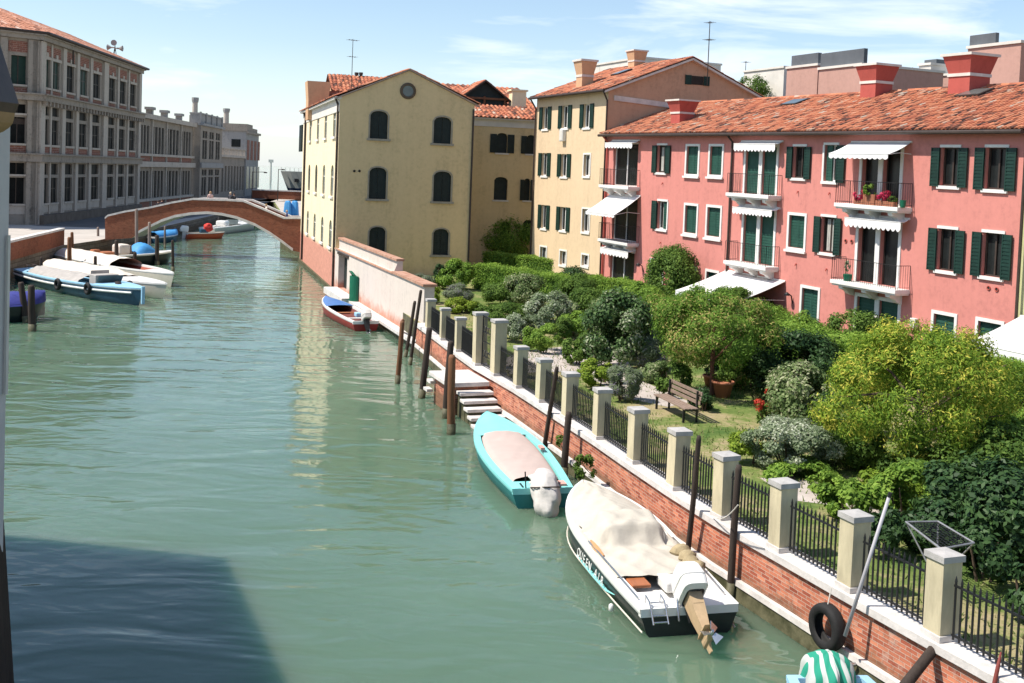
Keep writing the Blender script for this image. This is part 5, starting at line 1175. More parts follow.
# ================================================================== RIGHT QUAY WALL
qp = [(p[0], p[1]) for p in Qline]
quay = thing('quay_wall', 'long brick quay wall with white stone coping beneath the garden fence', 'wall', (2.6, 29.6, 0))
def prof_sweep(prof, mt, name, parent, pts=qp, uvv=True, taper=None):
    """sweep a closed profile of (offset towards canal, z) along the quay"""
    mb = MB(); rows = []; al = [0]
    for i in range(1, len(pts)): al.append(al[-1] + math.dist(pts[i], pts[i - 1]))
    offc = [offs(pts, d) for d, z in prof]
    pl = [0]
    for i in range(1, len(prof)): pl.append(pl[-1] + math.dist(prof[i], prof[i - 1]))
    for i in range(len(pts) - 1):
        for j in range(len(prof) - 1):
            a = (*offc[j][i], prof[j][1]); b2 = (*offc[j][i + 1], prof[j][1]); c = (*offc[j + 1][i + 1], prof[j + 1][1]); d = (*offc[j + 1][i], prof[j + 1][1])
            mb.quad(a, b2, c, d, 0, .5, [(al[i], pl[j]), (al[i + 1], pl[j]), (al[i + 1], pl[j + 1]), (al[i], pl[j + 1])])
    for i in (0, len(pts) - 1): mb.add([(*offc[j][i], prof[j][1]) for j in range(len(prof))], [tuple(range(len(prof)))])
    return mb.build(name, mt, parent)
QX = [(YC.x + .02, YC.y)] + [(-8.1, 62.2)] + qp
prof_sweep([(-0.28, 1.24), (0.19, 1.24), (0.20, 0.40)], M_brick, 'brick_face', quay)
prof_sweep([(-0.30, 1.242), (-0.30, 1.40), (0.255, 1.40), (0.27, 1.38), (0.27, 1.242), (-0.30, 1.242)], M_coping, 'coping', quay)
prof_sweep([(0.18, 0.42), (0.31, 0.42), (0.32, 0.31), (0.18, 0.31)], M_coping, 'stone_ledge', quay)
prof_sweep([(0.18, 0.309), (0.29, 0.309), (0.36, -1.2)], M_algae, 'tide_line', quay)
# pale plaster wall running to the yellow building
pw0 = Vector((YC.x, YC.y)); pw1 = Vector((-4.05, 51.3)); PW = Fac(pw0, pw1 - pw0); PW.n = PW.n if PW.n.x < 0 else -PW.n; LW = (pw1 - pw0).length
gw = thing('plaster_wall', 'tall pale plaster wall with red tile coping between the yellow building and the fence', 'wall', PW.P(LW / 2, 0))
ds, de = PW.hit(338, 280)[0], PW.hit(346.8, 280)[0]; us_ = PW.hit(395, 275)[0]
us_ = PW.hit(393.5, 270)[0]; dz1 = PW.hit(342, 255.5)[1]; dz0 = PW.hit(342, 290)[1]
ud, zd0, zd1 = ds, 1.0, dz1
mb = MB(); wallgrid(mb, PW, 0.0, LW, -0.5, 3.08, [(ds, dz0, de, min(dz1, 3.0))], 0.5)
wallgrid(mb, PW, 0.0, us_, 3.08, 3.72, [], off=-0.25)
mb.quad(PW.P(0, -.5, -.5), PW.P(LW, -.5, -.5), PW.P(LW, 3.08, -.5), PW.P(0, 3.08, -.5)); mb.quad(PW.P(0, 3, -.5), PW.P(us_, 3, -.5), PW.P(us_, 3.72, -.5), PW.P(0, 3.72, -.5)); mb.quad(PW.P(LW, -.5, 0), PW.P(LW, -.5, -.5), PW.P(LW, 3.08, -.5), PW.P(LW, 3.08, 0)); mb.quad(PW.P(us_, 3.08, 0), PW.P(us_, 3.08, -.5), PW.P(us_, 3.72, -.5), PW.P(us_, 3.72, -.25))
mb.quad(PW.P(0, 3.08, 0), PW.P(us_, 3.08, 0), PW.P(us_, 3.081, -.25), PW.P(0, 3.081, -.25)); mb.build('wall', M_lightwall, gw)
M_tcop = mat('red_tile_coping', (0.46, 0.20, 0.12), 0.85, 0.3, 3, 0.3, col2=(0.52, 0.33, 0.24))
mb = MB(); fbox(mb, PW, us_ + .02, LW + .1, 3.08, 3.2, -.6, .1); fbox(mb, PW, 0.1, us_, 3.72, 3.84, -.58, -.14); fbox(mb, PW, 0.1, us_, 3.05, 3.12, -.05, .09); mb.build('tile_coping', M_tcop, gw)
mb = MB(); fbox(mb, PW, ds, de, dz0, min(dz1, 3.0), -.45, -.4); mb.build('door', M_louvre, gw)
mb = MB(); fbox(mb, PW, ds - .2, de + .5, min(dz1, 3.0), min(dz1, 3.0) + .15, -.05, .08); mb.build('lintel', M_gut, gw)
mb = MB(); fbox(mb, PW, ds - .3, de + 3.2, 0.15, 0.55, 0.0, 0.9); mb.build('landing_step', M_coping, gw)
mb = MB(); fbox(mb, PW, 0.0, LW, -1, 0.3, 0.0, 0.3); mb.build('footing', M_algae, gw)
mb = MB(); fbox(mb, PW, de + 3.4, LW, .3, .45, .0, .5); mb.build('stone_ledge', M_coping, gw)
u = PW.hit(405, 320)[0]
gb = thing('green_post_box', 'bright green rounded cabinet fixed to the pale wall beside its door', 'cabinet', PW.P(PW.hit(357, 300)[0], 0.6))
ug = PW.hit(357.5, 290)[0]; zt_, zb2 = PW.hit(357, 275.5)[1], PW.hit(357, 305)[1]
mb = MB(); N = 10; V = []
for z in (zb2, zt_):
    for k in range(N + 1): a = math.pi * k / N; V.append(PW.P(ug + .52 * math.cos(a), z, .05 + .45 * math.sin(a)))
mb.add(V, [(k, k + 1, N + 2 + k, N + 1 + k) for k in range(N)] + [tuple(range(N + 1, 2 * N + 2)), tuple(range(N + 1))]); mb.build('shell', M_greenbox, gb)
mb = MB(); mb.cyl(PW.P(ug, zt_, .3), PW.P(ug, zt_ + .08, .2), .42, .3, 12); mb.build('lid', M_greenbox, gb)

# pillars and fence panels
def tang(i):
    a = Vector(PIL[max(i - 1, 0)]); c = Vector(PIL[min(i + 1, len(PIL) - 1)]); return (c - a).normalized()
ordn = ['first', 'second', 'third', 'fourth', 'fifth', 'sixth', 'seventh', 'eighth', 'ninth', 'tenth', 'eleventh', 'twelfth', 'thirteenth', 'fourteenth', 'fifteenth', 'sixteenth', 'seventeenth', 'eighteenth', 'nineteenth']
for i in range(17):
    t = tang(i); ang = math.atan2(t.y, t.x); gate = i in (3, 4); H = 1.98 if gate else 1.38; w_ = 0.45 if gate else 0.385
    if i < 3: lb_ = 'square cream fence pillar, %s from the pale wall before the gate' % ordn[i]
    elif gate: lb_ = 'taller cream gate pillar on the %s side of the iron gate' % ('far' if i == 3 else 'near')
    else: lb_ = 'square cream fence pillar with grey cap, %s on the near side of the gate' % ordn[i - 5]
    root = thing('fence_pillar' if not gate else 'gate_pillar', lb_, 'pillar', (PIL[i][0], PIL[i][1], 1.4), ang + random.uniform(-.03, .03), 'fence pillars on the quay coping' if not gate else 'gate pillars')
    root.rotation_euler.x = random.uniform(-.012, .012); root.rotation_euler.y = random.uniform(-.012, .012); H += random.uniform(-.02, .02)
    mb = MB(); mb.box((0, 0, (H - .1) / 2 + .05), (w_, w_, H - .1 - .1)); mb.build('shaft', M_cream, root, local=True, bevel=0.006)
    mb = MB(); mb.box((0, 0, .05), (w_ + .05, w_ + .05, .1)); mb.build('base', M_coping, root, local=True, bevel=0.006)
    mb = MB(); e = 0.05
    mb.box((0, 0, H - .05), (w_ + .06, w_ + .06, .10)); s = (w_ + .06) / 2
    mb.add([(-s, -s, H + .002), (s, -s, H + .002), (s, s, H + .002), (-s, s, H + .002), (0, 0, H + .03)], [(0, 1, 4), (1, 2, 4), (2, 3, 4), (3, 0, 4)]); mb.build('cap', M_cap, root, local=True)
for i in list(range(0, 3)) + list(range(4, 17)):
    a = Vector(PIL[i]); c = Vector(PIL[i + 1]); t = (c - a).normalized(); l = (c - a).length; ang = math.atan2(t.y, t.x)
    g0, g1 = 0.235, l - 0.235
    lb_ = ('black iron fence panel %s of the gate' % ('just beyond', 'second beyond', 'third beyond')[2 - i]) if i < 3 else 'black iron fence panel, %s on the near side of the gate' % ordn[i - 4]
    root = thing('fence_panel', lb_, 'fence', (a.x, a.y, 1.4), ang, 'iron fence panels between the pillars')
    n = int((g1 - g0) / 0.118); mb = MB()
    for k in range(n + 1):
        x = g0 + 0.03 + (g1 - g0 - .06) * k / n; mb.cyl((x, 0, .06), (x, 0, 1.0), .019, None, 6); mb.cyl((x, 0, 1.0), (x, 0, 1.09), .024, .004, 6)
    mb.build('bars', M_iron, root, local=True)
    for z in (.13, .93): mb = MB(); mb.box(((g0 + g1) / 2, 0, z), (g1 - g0, .03, .035)); mb.build('rail', M_iron, root, local=True)
a = Vector(PIL[3]); c = Vector(PIL[4]); t = (c - a).normalized(); l = (c - a).length
gt = thing('iron_gate', 'tall black iron gate between the two taller pillars above the landing', 'gate', (a.x, a.y, 1.4), math.atan2(t.y, t.x))
mb = MB(); mb.box((.27, 0, .98), (.04, .04, 1.85)); mb.box((l - .27, 0, .98), (.04, .04, 1.85)); mb.box((l / 2, 0, 1.88), (l - .5, .04, .04)); mb.box((l / 2, 0, .1), (l - .5, .04, .04)); mb.box((l / 2, 0, .95), (l - .5, .03, .03)); mb.build('frame', M_iron, gt, local=True)
mb = MB()
for k in range(11): x = .33 + (l - .66) * k / 10; mb.cyl((x, 0, .1), (x, 0, 1.9), .012, None, 5)
for k in range(5):
    x = .45 + (l - .9) * k / 4
    for z in (.5, 1.4): mb.torus((x, 0, z), (0, 1, 0), .12, .012, 14, 5)
mb.build('scrollwork', M_iron, gt, local=True)
# landing and steps
cp = offs(PIL, 0.33)
g0 = Vector((*cp[3], 0)); g1 = Vector((*cp[4], 0)); t = (g1 - g0).normalized(); n_ = Vector((-t.y, t.x, 0)); n_ = n_ if n_.x < 0 else -n_
ld = thing('landing_stage', 'white stone landing with steps going down to the water below the gate', 'landing', (g0.x, g0.y, 0))
mb = MB(); st0 = g0 - t * 0.25; LL = (g1 - g0).length + 0.35; prot = 1.55
mb.par(st0 + Vector((0, 0, 1.02)), t * LL, n_ * prot, Vector((0, 0, .16))); mb.build('platform', M_coping, ld, bevel=.02)
mb = MB(); mb.par(st0 + t * .15 + n_ * .02 + Vector((0, 0, -1)), t * (LL - .3), n_ * (prot - .2), Vector((0, 0, 2.0))); mb.build('brick_base', M_brick, ld)
sw = 1.25
for k in range(5):
    s = st0 + t * (LL + .02 + k * .42); mb = MB(); mb.par(s + Vector((0, 0, .80 - k * .2)), t * .46, n_ * sw, Vector((0, 0, .11))); mb.build('step', M_coping, ld, bevel=.015)
mb = MB()
for k in range(5): s = st0 + t * (LL + .02 + k * .42); mb.par(s + n_ * .03 + Vector((0, 0, -1)), t * .36, n_ * (sw - .1), Vector((0, 0, 1.79 - k * .2)))
mb.build('step_base', M_algae, ld)
mb = MB()
for k in range(2): s = st0 + n_ * (prot - .19) - t * (.18 - k * .0) ; mb.par(s + Vector((0, 0, .75 - .3 * k)) + n_ * .12 * k, t * .5, n_ * .22, Vector((0, 0, .1)))
mb.build('side_tread', M_coping, ld)
# ================================================================== GARDEN PLANTS
LM = {
 'lime': leafmat('lime_leaves', (0.105, 0.170, 0.020), (0.210, 0.310, 0.035), (0.347, 0.420, 0.060)),
 'bright': leafmat('bright_leaves', (0.066, 0.138, 0.022), (0.158, 0.275, 0.040), (0.302, 0.438, 0.075)),
 'mid': leafmat('mid_leaves', (0.041, 0.091, 0.019), (0.096, 0.169, 0.033), (0.177, 0.273, 0.052)),
 'dark': leafmat('laurel_leaves', (0.014, 0.040, 0.014), (0.034, 0.075, 0.023), (0.060, 0.115, 0.034), rough=0.5, transl=0.2, spec=0.2),
 'fleck': leafmat('flecked_leaves', (0.029, 0.066, 0.020), (0.064, 0.127, 0.035), (0.127, 0.198, 0.066), (0.347, 0.385, 0.242), rough=0.5, transl=0.2, spec=0.2),
 'silver': leafmat('silver_leaves', (0.10, 0.16, 0.07), (0.22, 0.28, 0.15), (0.38, 0.43, 0.29), (0.60, 0.62, 0.48)),
 'sage': leafmat('sage_leaves', (0.069, 0.121, 0.039), (0.150, 0.220, 0.077), (0.254, 0.319, 0.132), (0.462, 0.473, 0.286)),
 'lavender': leafmat('lavender_stems', (0.09, 0.14, 0.06), (0.18, 0.23, 0.12), (0.26, 0.30, 0.19), (0.30, 0.26, 0.34)),
 'yellow': leafmat('yellow_green_leaves', (0.070, 0.150, 0.018), (0.173, 0.283, 0.033), (0.346, 0.433, 0.052), (0.659, 0.598, 0.105)),
 'feather': leafmat('feathery_leaves', (0.051, 0.122, 0.019), (0.127, 0.235, 0.033), (0.222, 0.342, 0.057), (0.443, 0.374, 0.130)),
 'red': leafmat('red_petals', (0.35, 0.03, 0.02), (0.55, 0.05, 0.03), (0.70, 0.12, 0.08)),
 'pinkfl': leafmat('geranium_petals', (0.45, 0.02, 0.06), (0.65, 0.04, 0.12), (0.75, 0.10, 0.2)),
}
M_bark = mat('bark', (0.10, 0.07, 0.05), 0.9, 0.3, 5, 0.6, stretch=(1, 1, .3))
M_twig = mat('red_brown_bark', (0.16, 0.075, 0.05), 0.9, 0.3, 5, 0.6, stretch=(1, 1, .3))
def leafcloud(C, Rr, n, size, seed, shape='ell', clump=0.3, up=0.25, asp=0.5, core=0.74, nclump=None, droop=0.0):
    """many leaf faces spread through lumpy volumes; returns verts, faces, rnd"""
    g = np.random.default_rng(seed); C = np.array(C, float); Rr = np.array(Rr, float)
    if shape == 'ell':
        K = nclump or max(14, int(24 * (Rr.max() / 1.0) ** 0.8)); zz = g.uniform(-0.8, 1.0, K); aa = g.uniform(0, 6.283, K); q = np.sqrt(1 - zz * zz); d = np.stack([q * np.cos(aa), q * np.sin(aa), zz], 1)
        cc = d * Rr * (1 - clump * 0.9) * g.uniform(0.72, 1.06, (K, 1)); cr = Rr.mean() * clump * g.uniform(0.75, 1.45, K)
        w_ = cr ** 2; idx = g.choice(K, n, p=w_ / w_.sum()); dd = g.normal(size=(n, 3)); dd /= np.linalg.norm(dd, axis=1)[:, None]
        flip = (np.sum(dd * d[idx], axis=1) < -0.3); dd[flip] *= -1
        rr = cr[idx] * (g.random(n) ** 0.35) * (1 + 0.12 * g.normal(size=n))
        P = C + cc[idx] + dd * rr[:, None] * (Rr / Rr.mean()) ** 0.5; N = dd * 0.8 + (P - C) / Rr * 0.6; tone = (g.random(K) * 0.34)[idx]
    else:       # box hedge in its own frame: C centre, Rr half sizes, shape=('box', u vector)
        u = np.array([shape[1][0], shape[1][1], 0.0]); u /= np.linalg.norm(u); v = np.array([-u[1], u[0], 0.0])
        a = g.uniform(-1, 1, (n, 3)); face = g.choice(3, n, p=[0.15, 0.4, 0.45]); s = np.sign(g.random(n) - 0.5)
        for k in range(3):
            q = face == k; a[q, k] = (s[q] if k < 2 else 1.0) * g.uniform(0.86, 1.03, q.sum())
        lump = 0.12 * (np.sin(a[:, 0] * Rr[0] * 2.1 + seed) + np.sin(a[:, 0] * Rr[0] * 3.7 + 1.3 * seed) * 0.7 + np.sin(a[:, 1] * 5 + seed))
        a[:, 2] += lump * 0.35 * (a[:, 2] > 0); a[:, 1] += lump * 0.3 * np.sign(a[:, 1])
        P = C + (a[:, :1] * Rr[0]) * u + (a[:, 1:2] * Rr[1]) * v + (a[:, 2:3] * Rr[2]) * np.array([0, 0, 1.0]) + g.normal(size=(n, 3)) * size * 0.45
        N = np.zeros((n, 3)); 
        for k, ax in enumerate((u, v, np.array([0, 0, 1.0]))): q = face == k; N[q] = ax * (s[q][:, None] if k < 2 else 1)
        tone = 0.17 + lump * 0.8
    N = N + g.normal(size=(n, 3)) * 0.55 + np.array([0, 0, up]); N /= np.linalg.norm(N, axis=1)[:, None]
    T = np.cross(N, g.normal(size=(n, 3))); T /= np.linalg.norm(T, axis=1)[:, None]; T[:, 2] -= droop; T /= np.linalg.norm(T, axis=1)[:, None]; B = np.cross(N, T)
    L_ = size * g.uniform(0.6, 1.3, n)[:, None]; W_ = L_ * asp
    V = np.stack([P - T * L_ * .5, P + B * W_ * .5 + N * L_ * 0.06, P + T * L_ * .5 - N * L_ * 0.08, P - B * W_ * .5 + N * L_ * 0.06], axis=1).reshape(-1, 3)
    r = np.clip(tone + g.random(n) * 0.68, 0, 1)
    ok = P[:, 2] > GZ + 0.03; V = V.reshape(-1, 4, 3)[ok].reshape(-1, 3); r = r[ok]
    return V, r
def foliage(name, V, r, mt, parent, core=None):
    """mesh from numpy quads, quickly"""
    off = np.array(OFF[parent.name]); n = len(r); me = bpy.data.meshes.new(name)
    Vt = V - off; nv = len(Vt); F4 = np.arange(n * 4).reshape(-1, 4)
    if core is not None:
        cv, cf = core; cv = np.array(cv) - off; F4 = np.vstack([F4, np.array(cf) + nv]); Vt = np.vstack([Vt, cv]); r = np.concatenate([r, np.full(len(cf), 0.0)])
    me.vertices.add(len(Vt)); me.vertices.foreach_set('co', Vt.astype(np.float32).ravel())
    me.loops.add(F4.size); me.loops.foreach_set('vertex_index', F4.astype(np.int32).ravel())
    me.polygons.add(len(F4)); me.polygons.foreach_set('loop_start', np.arange(0, F4.size, 4, dtype=np.int32)); me.polygons.foreach_set('loop_total', np.full(len(F4), 4, dtype=np.int32))
    me.materials.append(mt); me.update(calc_edges=True); at = me.attributes.new('rnd', 'FLOAT', 'FACE'); at.data.foreach_set('value', r.astype(np.float32))
    o = bpy.data.objects.new(name, me); COL.objects.link(o); o.parent = parent; OFF[o.name] = OFF[parent.name]; return o
def core_ell(C, Rr, k=0.62, seed=0):
    V = []; F_ = []; n, m_ = 10, 7; g = random.Random(seed)
    for i in range(m_ + 1):
        ph = math.pi * (i + 0.001) / (m_ + .002)
        for j in range(n):
            th = 2 * math.pi * j / n; q = k * g.uniform(0.85, 1.1); V.append((C[0] + Rr[0] * q * math.sin(ph) * math.cos(th), C[1] + Rr[1] * q * math.sin(ph) * math.sin(th), max(GZ + 0.01, C[2] + Rr[2] * q * math.cos(ph))))
    for i in range(m_):
        for j in range(n): F_.append((i * n + j, i * n + (j + 1) % n, (i + 1) * n + (j + 1) % n, (i + 1) * n + j))
    return V, F_
SEED = [100]
def bush(px, py, wpx, hpx, kind, label, n=None, size=0.12, name='shrub', cat='shrub', dep=None, lift=0.0, asp=0.5, clump=0.30, stems=3, group=None, solid=True, nclump=None, droop=0.0, bark=None, up=0.45, trunk=None):
    """shrub standing on the garden ground: px,py = pixel of its foot, wpx/hpx its size in pixels"""
    SEED[0] += 1; s = SEED[0]; p = onz(px, py, GZ); k = scale_at(p); W_ = wpx * k; H = hpx * k / 1.0
    # the height seen from above is shortened a little by depth of the crown
    dp = (dep or 1.0) * W_; fwd = (Vector((p.x, p.y, 0))).normalized(); 
    root = thing(name, label, cat, p, 0, group)
    c = p + fwd * dp * 0.35; Rr = (W_ / 2 * 1.22, dp / 2 * 1.22, max(0.15, (H - lift * H) / 2 * 1.14)); C = (c.x, c.y, GZ + lift * H + Rr[2] * 0.96)
    root.location = (c.x, c.y, GZ); OFF[root.name] = Vector(root.location)
    area = 4 * math.pi * ((Rr[0] * Rr[1] + Rr[0] * Rr[2] + Rr[1] * Rr[2]) / 3)
    n = n or int(min(26000, max(2500, 5.5 * area / (size * size * asp))))
    V, r = leafcloud(C, Rr, n, size, s, clump=clump, asp=asp, nclump=nclump, droop=droop, up=up)
    foliage('foliage' if name != 'tree' else 'crown', V, r, LM[kind], root, None)
    mb = MB(); g = random.Random(s)
    if trunk:
        tp = Vector((c.x, c.y, GZ - .05)); top_ = Vector((C[0], C[1], C[2] + Rr[2] * .1)); r0 = trunk
        mid = tp.lerp(top_, .5) + Vector((g.uniform(-.12, .12), g.uniform(-.1, .1), 0)); mb.tube([tp, mid, top_], [r0, r0 * .75, r0 * .5], 8)
        for i in range(7):
            a = g.uniform(0, 6.28); e = Vector((C[0] + Rr[0] * .75 * math.cos(a), C[1] + Rr[1] * .75 * math.sin(a), C[2] + Rr[2] * g.uniform(-.1, .6))); b0 = tp.lerp(top_, g.uniform(.45, .95))
            mb.tube([b0, b0.lerp(e, .5) + Vector((0, 0, .15)), e], [r0 * .45, r0 * .3, r0 * .1], 5)
        mb.build('trunk', bark or M_bark, root)
    else:
        for i in range(stems):
            a = g.uniform(0, 6.28); q = Vector((c.x + .15 * math.cos(a), c.y + .15 * math.sin(a), GZ - .02)); e = Vector((C[0] + Rr[0] * .5 * math.cos(a), C[1] + Rr[1] * .5 * math.sin(a), C[2] + Rr[2] * .3)); mb.tube([q, q.lerp(e, .5) + Vector((0, 0, .05)), e], [.03, .022, .01], 5)
        mb.build('stem', bark or M_bark, root)
    return root
def hedge(p0, p1, hm, wm, kind, label, n=None, size=0.12, ztop=None):
    """clipped hedge between two foot pixels"""
    SEED[0] += 1; a, b2 = onz(*p0, GZ), onz(*p1, GZ); c = (a + b2) / 2; u = (b2 - a); l = u.length
    root = thing('hedge', label, 'hedge', c); Rr = (l / 2, wm / 2, hm / 2)
    n = n or int(min(40000, 4.5 * (l * wm + l * hm * 2) / (size * size * .55)))
    V, r = leafcloud((c.x, c.y, GZ + hm / 2), Rr, n, size, SEED[0], shape=('box', (u.x, u.y)), asp=.55)
    un = u.normalized(); vn = Vector((-un.y, un.x, 0)); cv = []
    for sx in (-1, 1):
        for sy in (-1, 1):
            for z in (GZ, GZ + hm * .84): q = c + un * sx * (l / 2 - .1) + vn * sy * wm * .40; cv.append((q.x, q.y, z))
    cf = [(0, 1, 3, 2), (4, 6, 7, 5), (0, 4, 5, 1), (2, 3, 7, 6), (1, 5, 7, 3)]
    foliage('foliage', V, r, LM[kind], root, (cv, cf))
    mb = MB(); k = max(2, int(l / .8))
    for i in range(k): q = c + un * (l * ((i + .5) / k - .5)); mb.cyl((q.x, q.y, GZ - .05), (q.x, q.y, GZ + hm * .6), .03, .015, 5)
    mb.build('stem', M_bark, root); return root

# far end, against the yellow wall
bush(506, 268, 58, 48, 'bright', 'big rounded glossy bush in the gap between the yellow and buff buildings', size=.16, cat='bush')
bush(455, 291, 34, 27, 'bright', 'light green leafy shrub against the yellow gable', size=.16)
bush(440, 289, 12, 24, 'dark', 'narrow dark upright conifer beside the light green shrub by the yellow gable', size=.1, cat='conifer')
bush(421, 290, 28, 14, 'lavender', 'lavender clump behind the end of the pale wall', size=.14, asp=.16, up=.9, cat='lavender')
bush(434, 304, 20, 17, 'lime', 'yellow lime mound just inside the first fence pillar', size=.11)
bush(457, 303, 28, 16, 'lavender', 'second grey lavender clump left of the long far hedge', size=.14, asp=.16, up=.9, cat='lavender')
bush(462, 315, 30, 13, 'lime', 'low lime green mound behind the second and third fence pillars', size=.11)
bush(480, 316, 20, 10, 'mid', 'low green cushion plant behind the gate', size=.1)
bush(489, 313, 9, 6, 'red', 'small patch of orange red flowers behind the gate', n=350, size=.1, cat='flowers', solid=False, name='flower_patch')
hedge((480, 288), (580, 306), 1.5, 1.3, 'bright', 'long trimmed hedge facing the canal in front of the buff house')
hedge((487, 273), (600, 287), 1.5, 1.1, 'bright', 'straight trimmed hedge at the foot of the buff house wall')
bush(523, 308, 40, 30, 'sage', 'loose grey green shrub at the near side of the far hedge', size=.13)
bush(577, 314, 38, 36, 'mid', 'dense mid green shrub right of the far hedge', size=.12)
bush(548, 334, 40, 37, 'silver', 'silver white variegated shrub on dark stems in the middle of the garden', size=.13, lift=.1, trunk=.06)
bush(520, 343, 40, 24, 'silver', 'low round silver mound near the gate', size=.09, clump=.25)
bush(544, 354, 37, 26, 'bright', 'tight round green dome beside the silver mound', size=.09, clump=.22)
bush(562, 340, 20, 20, 'mid', 'small dark shrub below the silver white shrub', size=.1)
bush(565, 330, 8, 7, 'red', 'tiny red flowers right of the silver white shrub', n=250, size=.09, cat='flowers', solid=False, name='flower_patch')
bush(617, 372, 62, 72, 'fleck', 'tall dark glossy shrub with white flecked leaves in mid garden', size=.15, clump=.3)
bush(575, 366, 26, 24, 'mid', 'small loose shrub at the edge of the gravel path', size=.12)
bush(596, 390, 35, 27, 'lime', 'bright lime round shrub behind the eighth pillar', size=.1, clump=.25)
bush(624, 403, 34, 34, 'lavender', 'large grey lavender behind the fence by the lime shrub', size=.16, asp=.15, up=.9, cat='lavender')
bush(645, 372, 44, 36, 'lavender', 'wide grey lavender bush right of the flecked shrub', size=.16, asp=.15, up=.9, cat='lavender')
bush(571, 300, 40, 28, 'dark', 'dark shrub before the row of low windows of the buff house', size=.12)
# along the pink house
hedge((590, 302), (705, 324), 1.5, 1.1, 'bright', 'trimmed hedge along the left half of the pink house')
bush(672, 318, 55, 66, 'mid', 'tall loose shrub climbing the pink wall left of the big awning', size=.15)
bush(700, 326, 40, 32, 'bright', 'light green shrub between the tall loose shrub and the dark round bush', size=.14)
bush(735, 341, 74, 46, 'mid', 'big dark round bush in front of the big awning', size=.13, clump=.22)
bush(640, 322, 44, 34, 'bright', 'lime tinted shrub left of the tall loose shrub', size=.13)
bush(610, 340, 52, 40, 'sage', 'dull grey green shrub behind the flecked shrub', size=.13)
bush(660, 345, 48, 42, 'feather', 'feathery green shrub behind the lavender bush', size=.16, asp=.3)
hedge((775, 326), (850, 350), 1.3, 1.1, 'bright', 'leafy hedge under the framed ground floor window')
bush(812, 342, 50, 40, 'bright', 'upright leafy bush below the framed ground floor window', size=.14)
bush(857, 360, 50, 46, 'mid', 'loose shrub before the garden double door', size=.14)
bush(884, 366, 26, 44, 'mid', 'small upright shrub at the right post of the garden double door', size=.13)
hedge((735, 368), (880, 400), 1.9, 2.4, 'bright', 'broad light green hedge across the middle of the garden')
hedge((885, 386), (1060, 422), 1.7, 2.3, 'bright', 'broad yellowish green hedge before the right windows of the pink house')
# trees and large shrubs in the middle
tr = bush(712, 402, 108, 106, 'feather', 'small feathery tree with dark bare stems beside the terracotta pot', size=.13, asp=.32, name='tree', cat='tree', lift=.2, trunk=.09, bark=M_twig, solid=False, clump=.2, nclump=90, n=26000)
bush(673, 398, 28, 34, 'mid', 'small bushy shrub left of the feathery tree', size=.12)
bush(786, 404, 84, 64, 'dark', 'large dark glossy laurel bush in the middle of the garden', size=.15)
bush(800, 432, 68, 58, 'sage', 'pale cream variegated shrub in front of the dark laurel', size=.12)
bush(788, 476, 84, 46, 'silver', 'wide silver grey mound behind the thirteenth pillar', size=.08, clump=.24)
bush(748, 466, 34, 32, 'lime', 'small lime green shrub left of the silver grey mound', size=.10)
bush(830, 462, 46, 42, 'mid', 'green shrub right of the wide silver mound', size=.12)
big = bush(914, 488, 184, 146, 'yellow', 'large yellow green feathery tree with golden tips on the right of the garden', size=.12, asp=.28, name='tree', cat='tree', lift=.03, trunk=.12, clump=.17, nclump=150, n=44000, dep=.8, droop=.35, solid=False)
bush(868, 440, 50, 96, 'yellow', 'tall spindly golden shoot bush at the left edge of the yellow green tree', size=.12, asp=.28, dep=.8, solid=False, n=9000, nclump=50, clump=.2, droop=.2)
bush(848, 526, 48, 40, 'bright', 'bright leafy shrub behind the fourteenth pillar', size=.12)
bush(905, 530, 70, 56, 'bright', 'broad bright shrub left of the drying rack', size=.13)
bush(962, 545, 90, 70, 'dark', 'dark laurel mass behind the drying rack', size=.15)
bush(1010, 580, 90, 100, 'dark', 'tall dark laurel at the right edge of the frame', size=.16)
bush(1016, 566, 46, 46, 'bright', 'bright green leafy branch bush at the right edge above the fence', size=.16)
bush(880, 560, 40, 46, 'dark', 'dark ground shrub behind the white pole', size=.13)
bush(812, 478, 40, 14, 'mid', 'low ground cover patch beside the gravel path', size=.1)
bush(1000, 440, 70, 60, 'mid', 'olive shrub under the white awning on the right', size=.15)
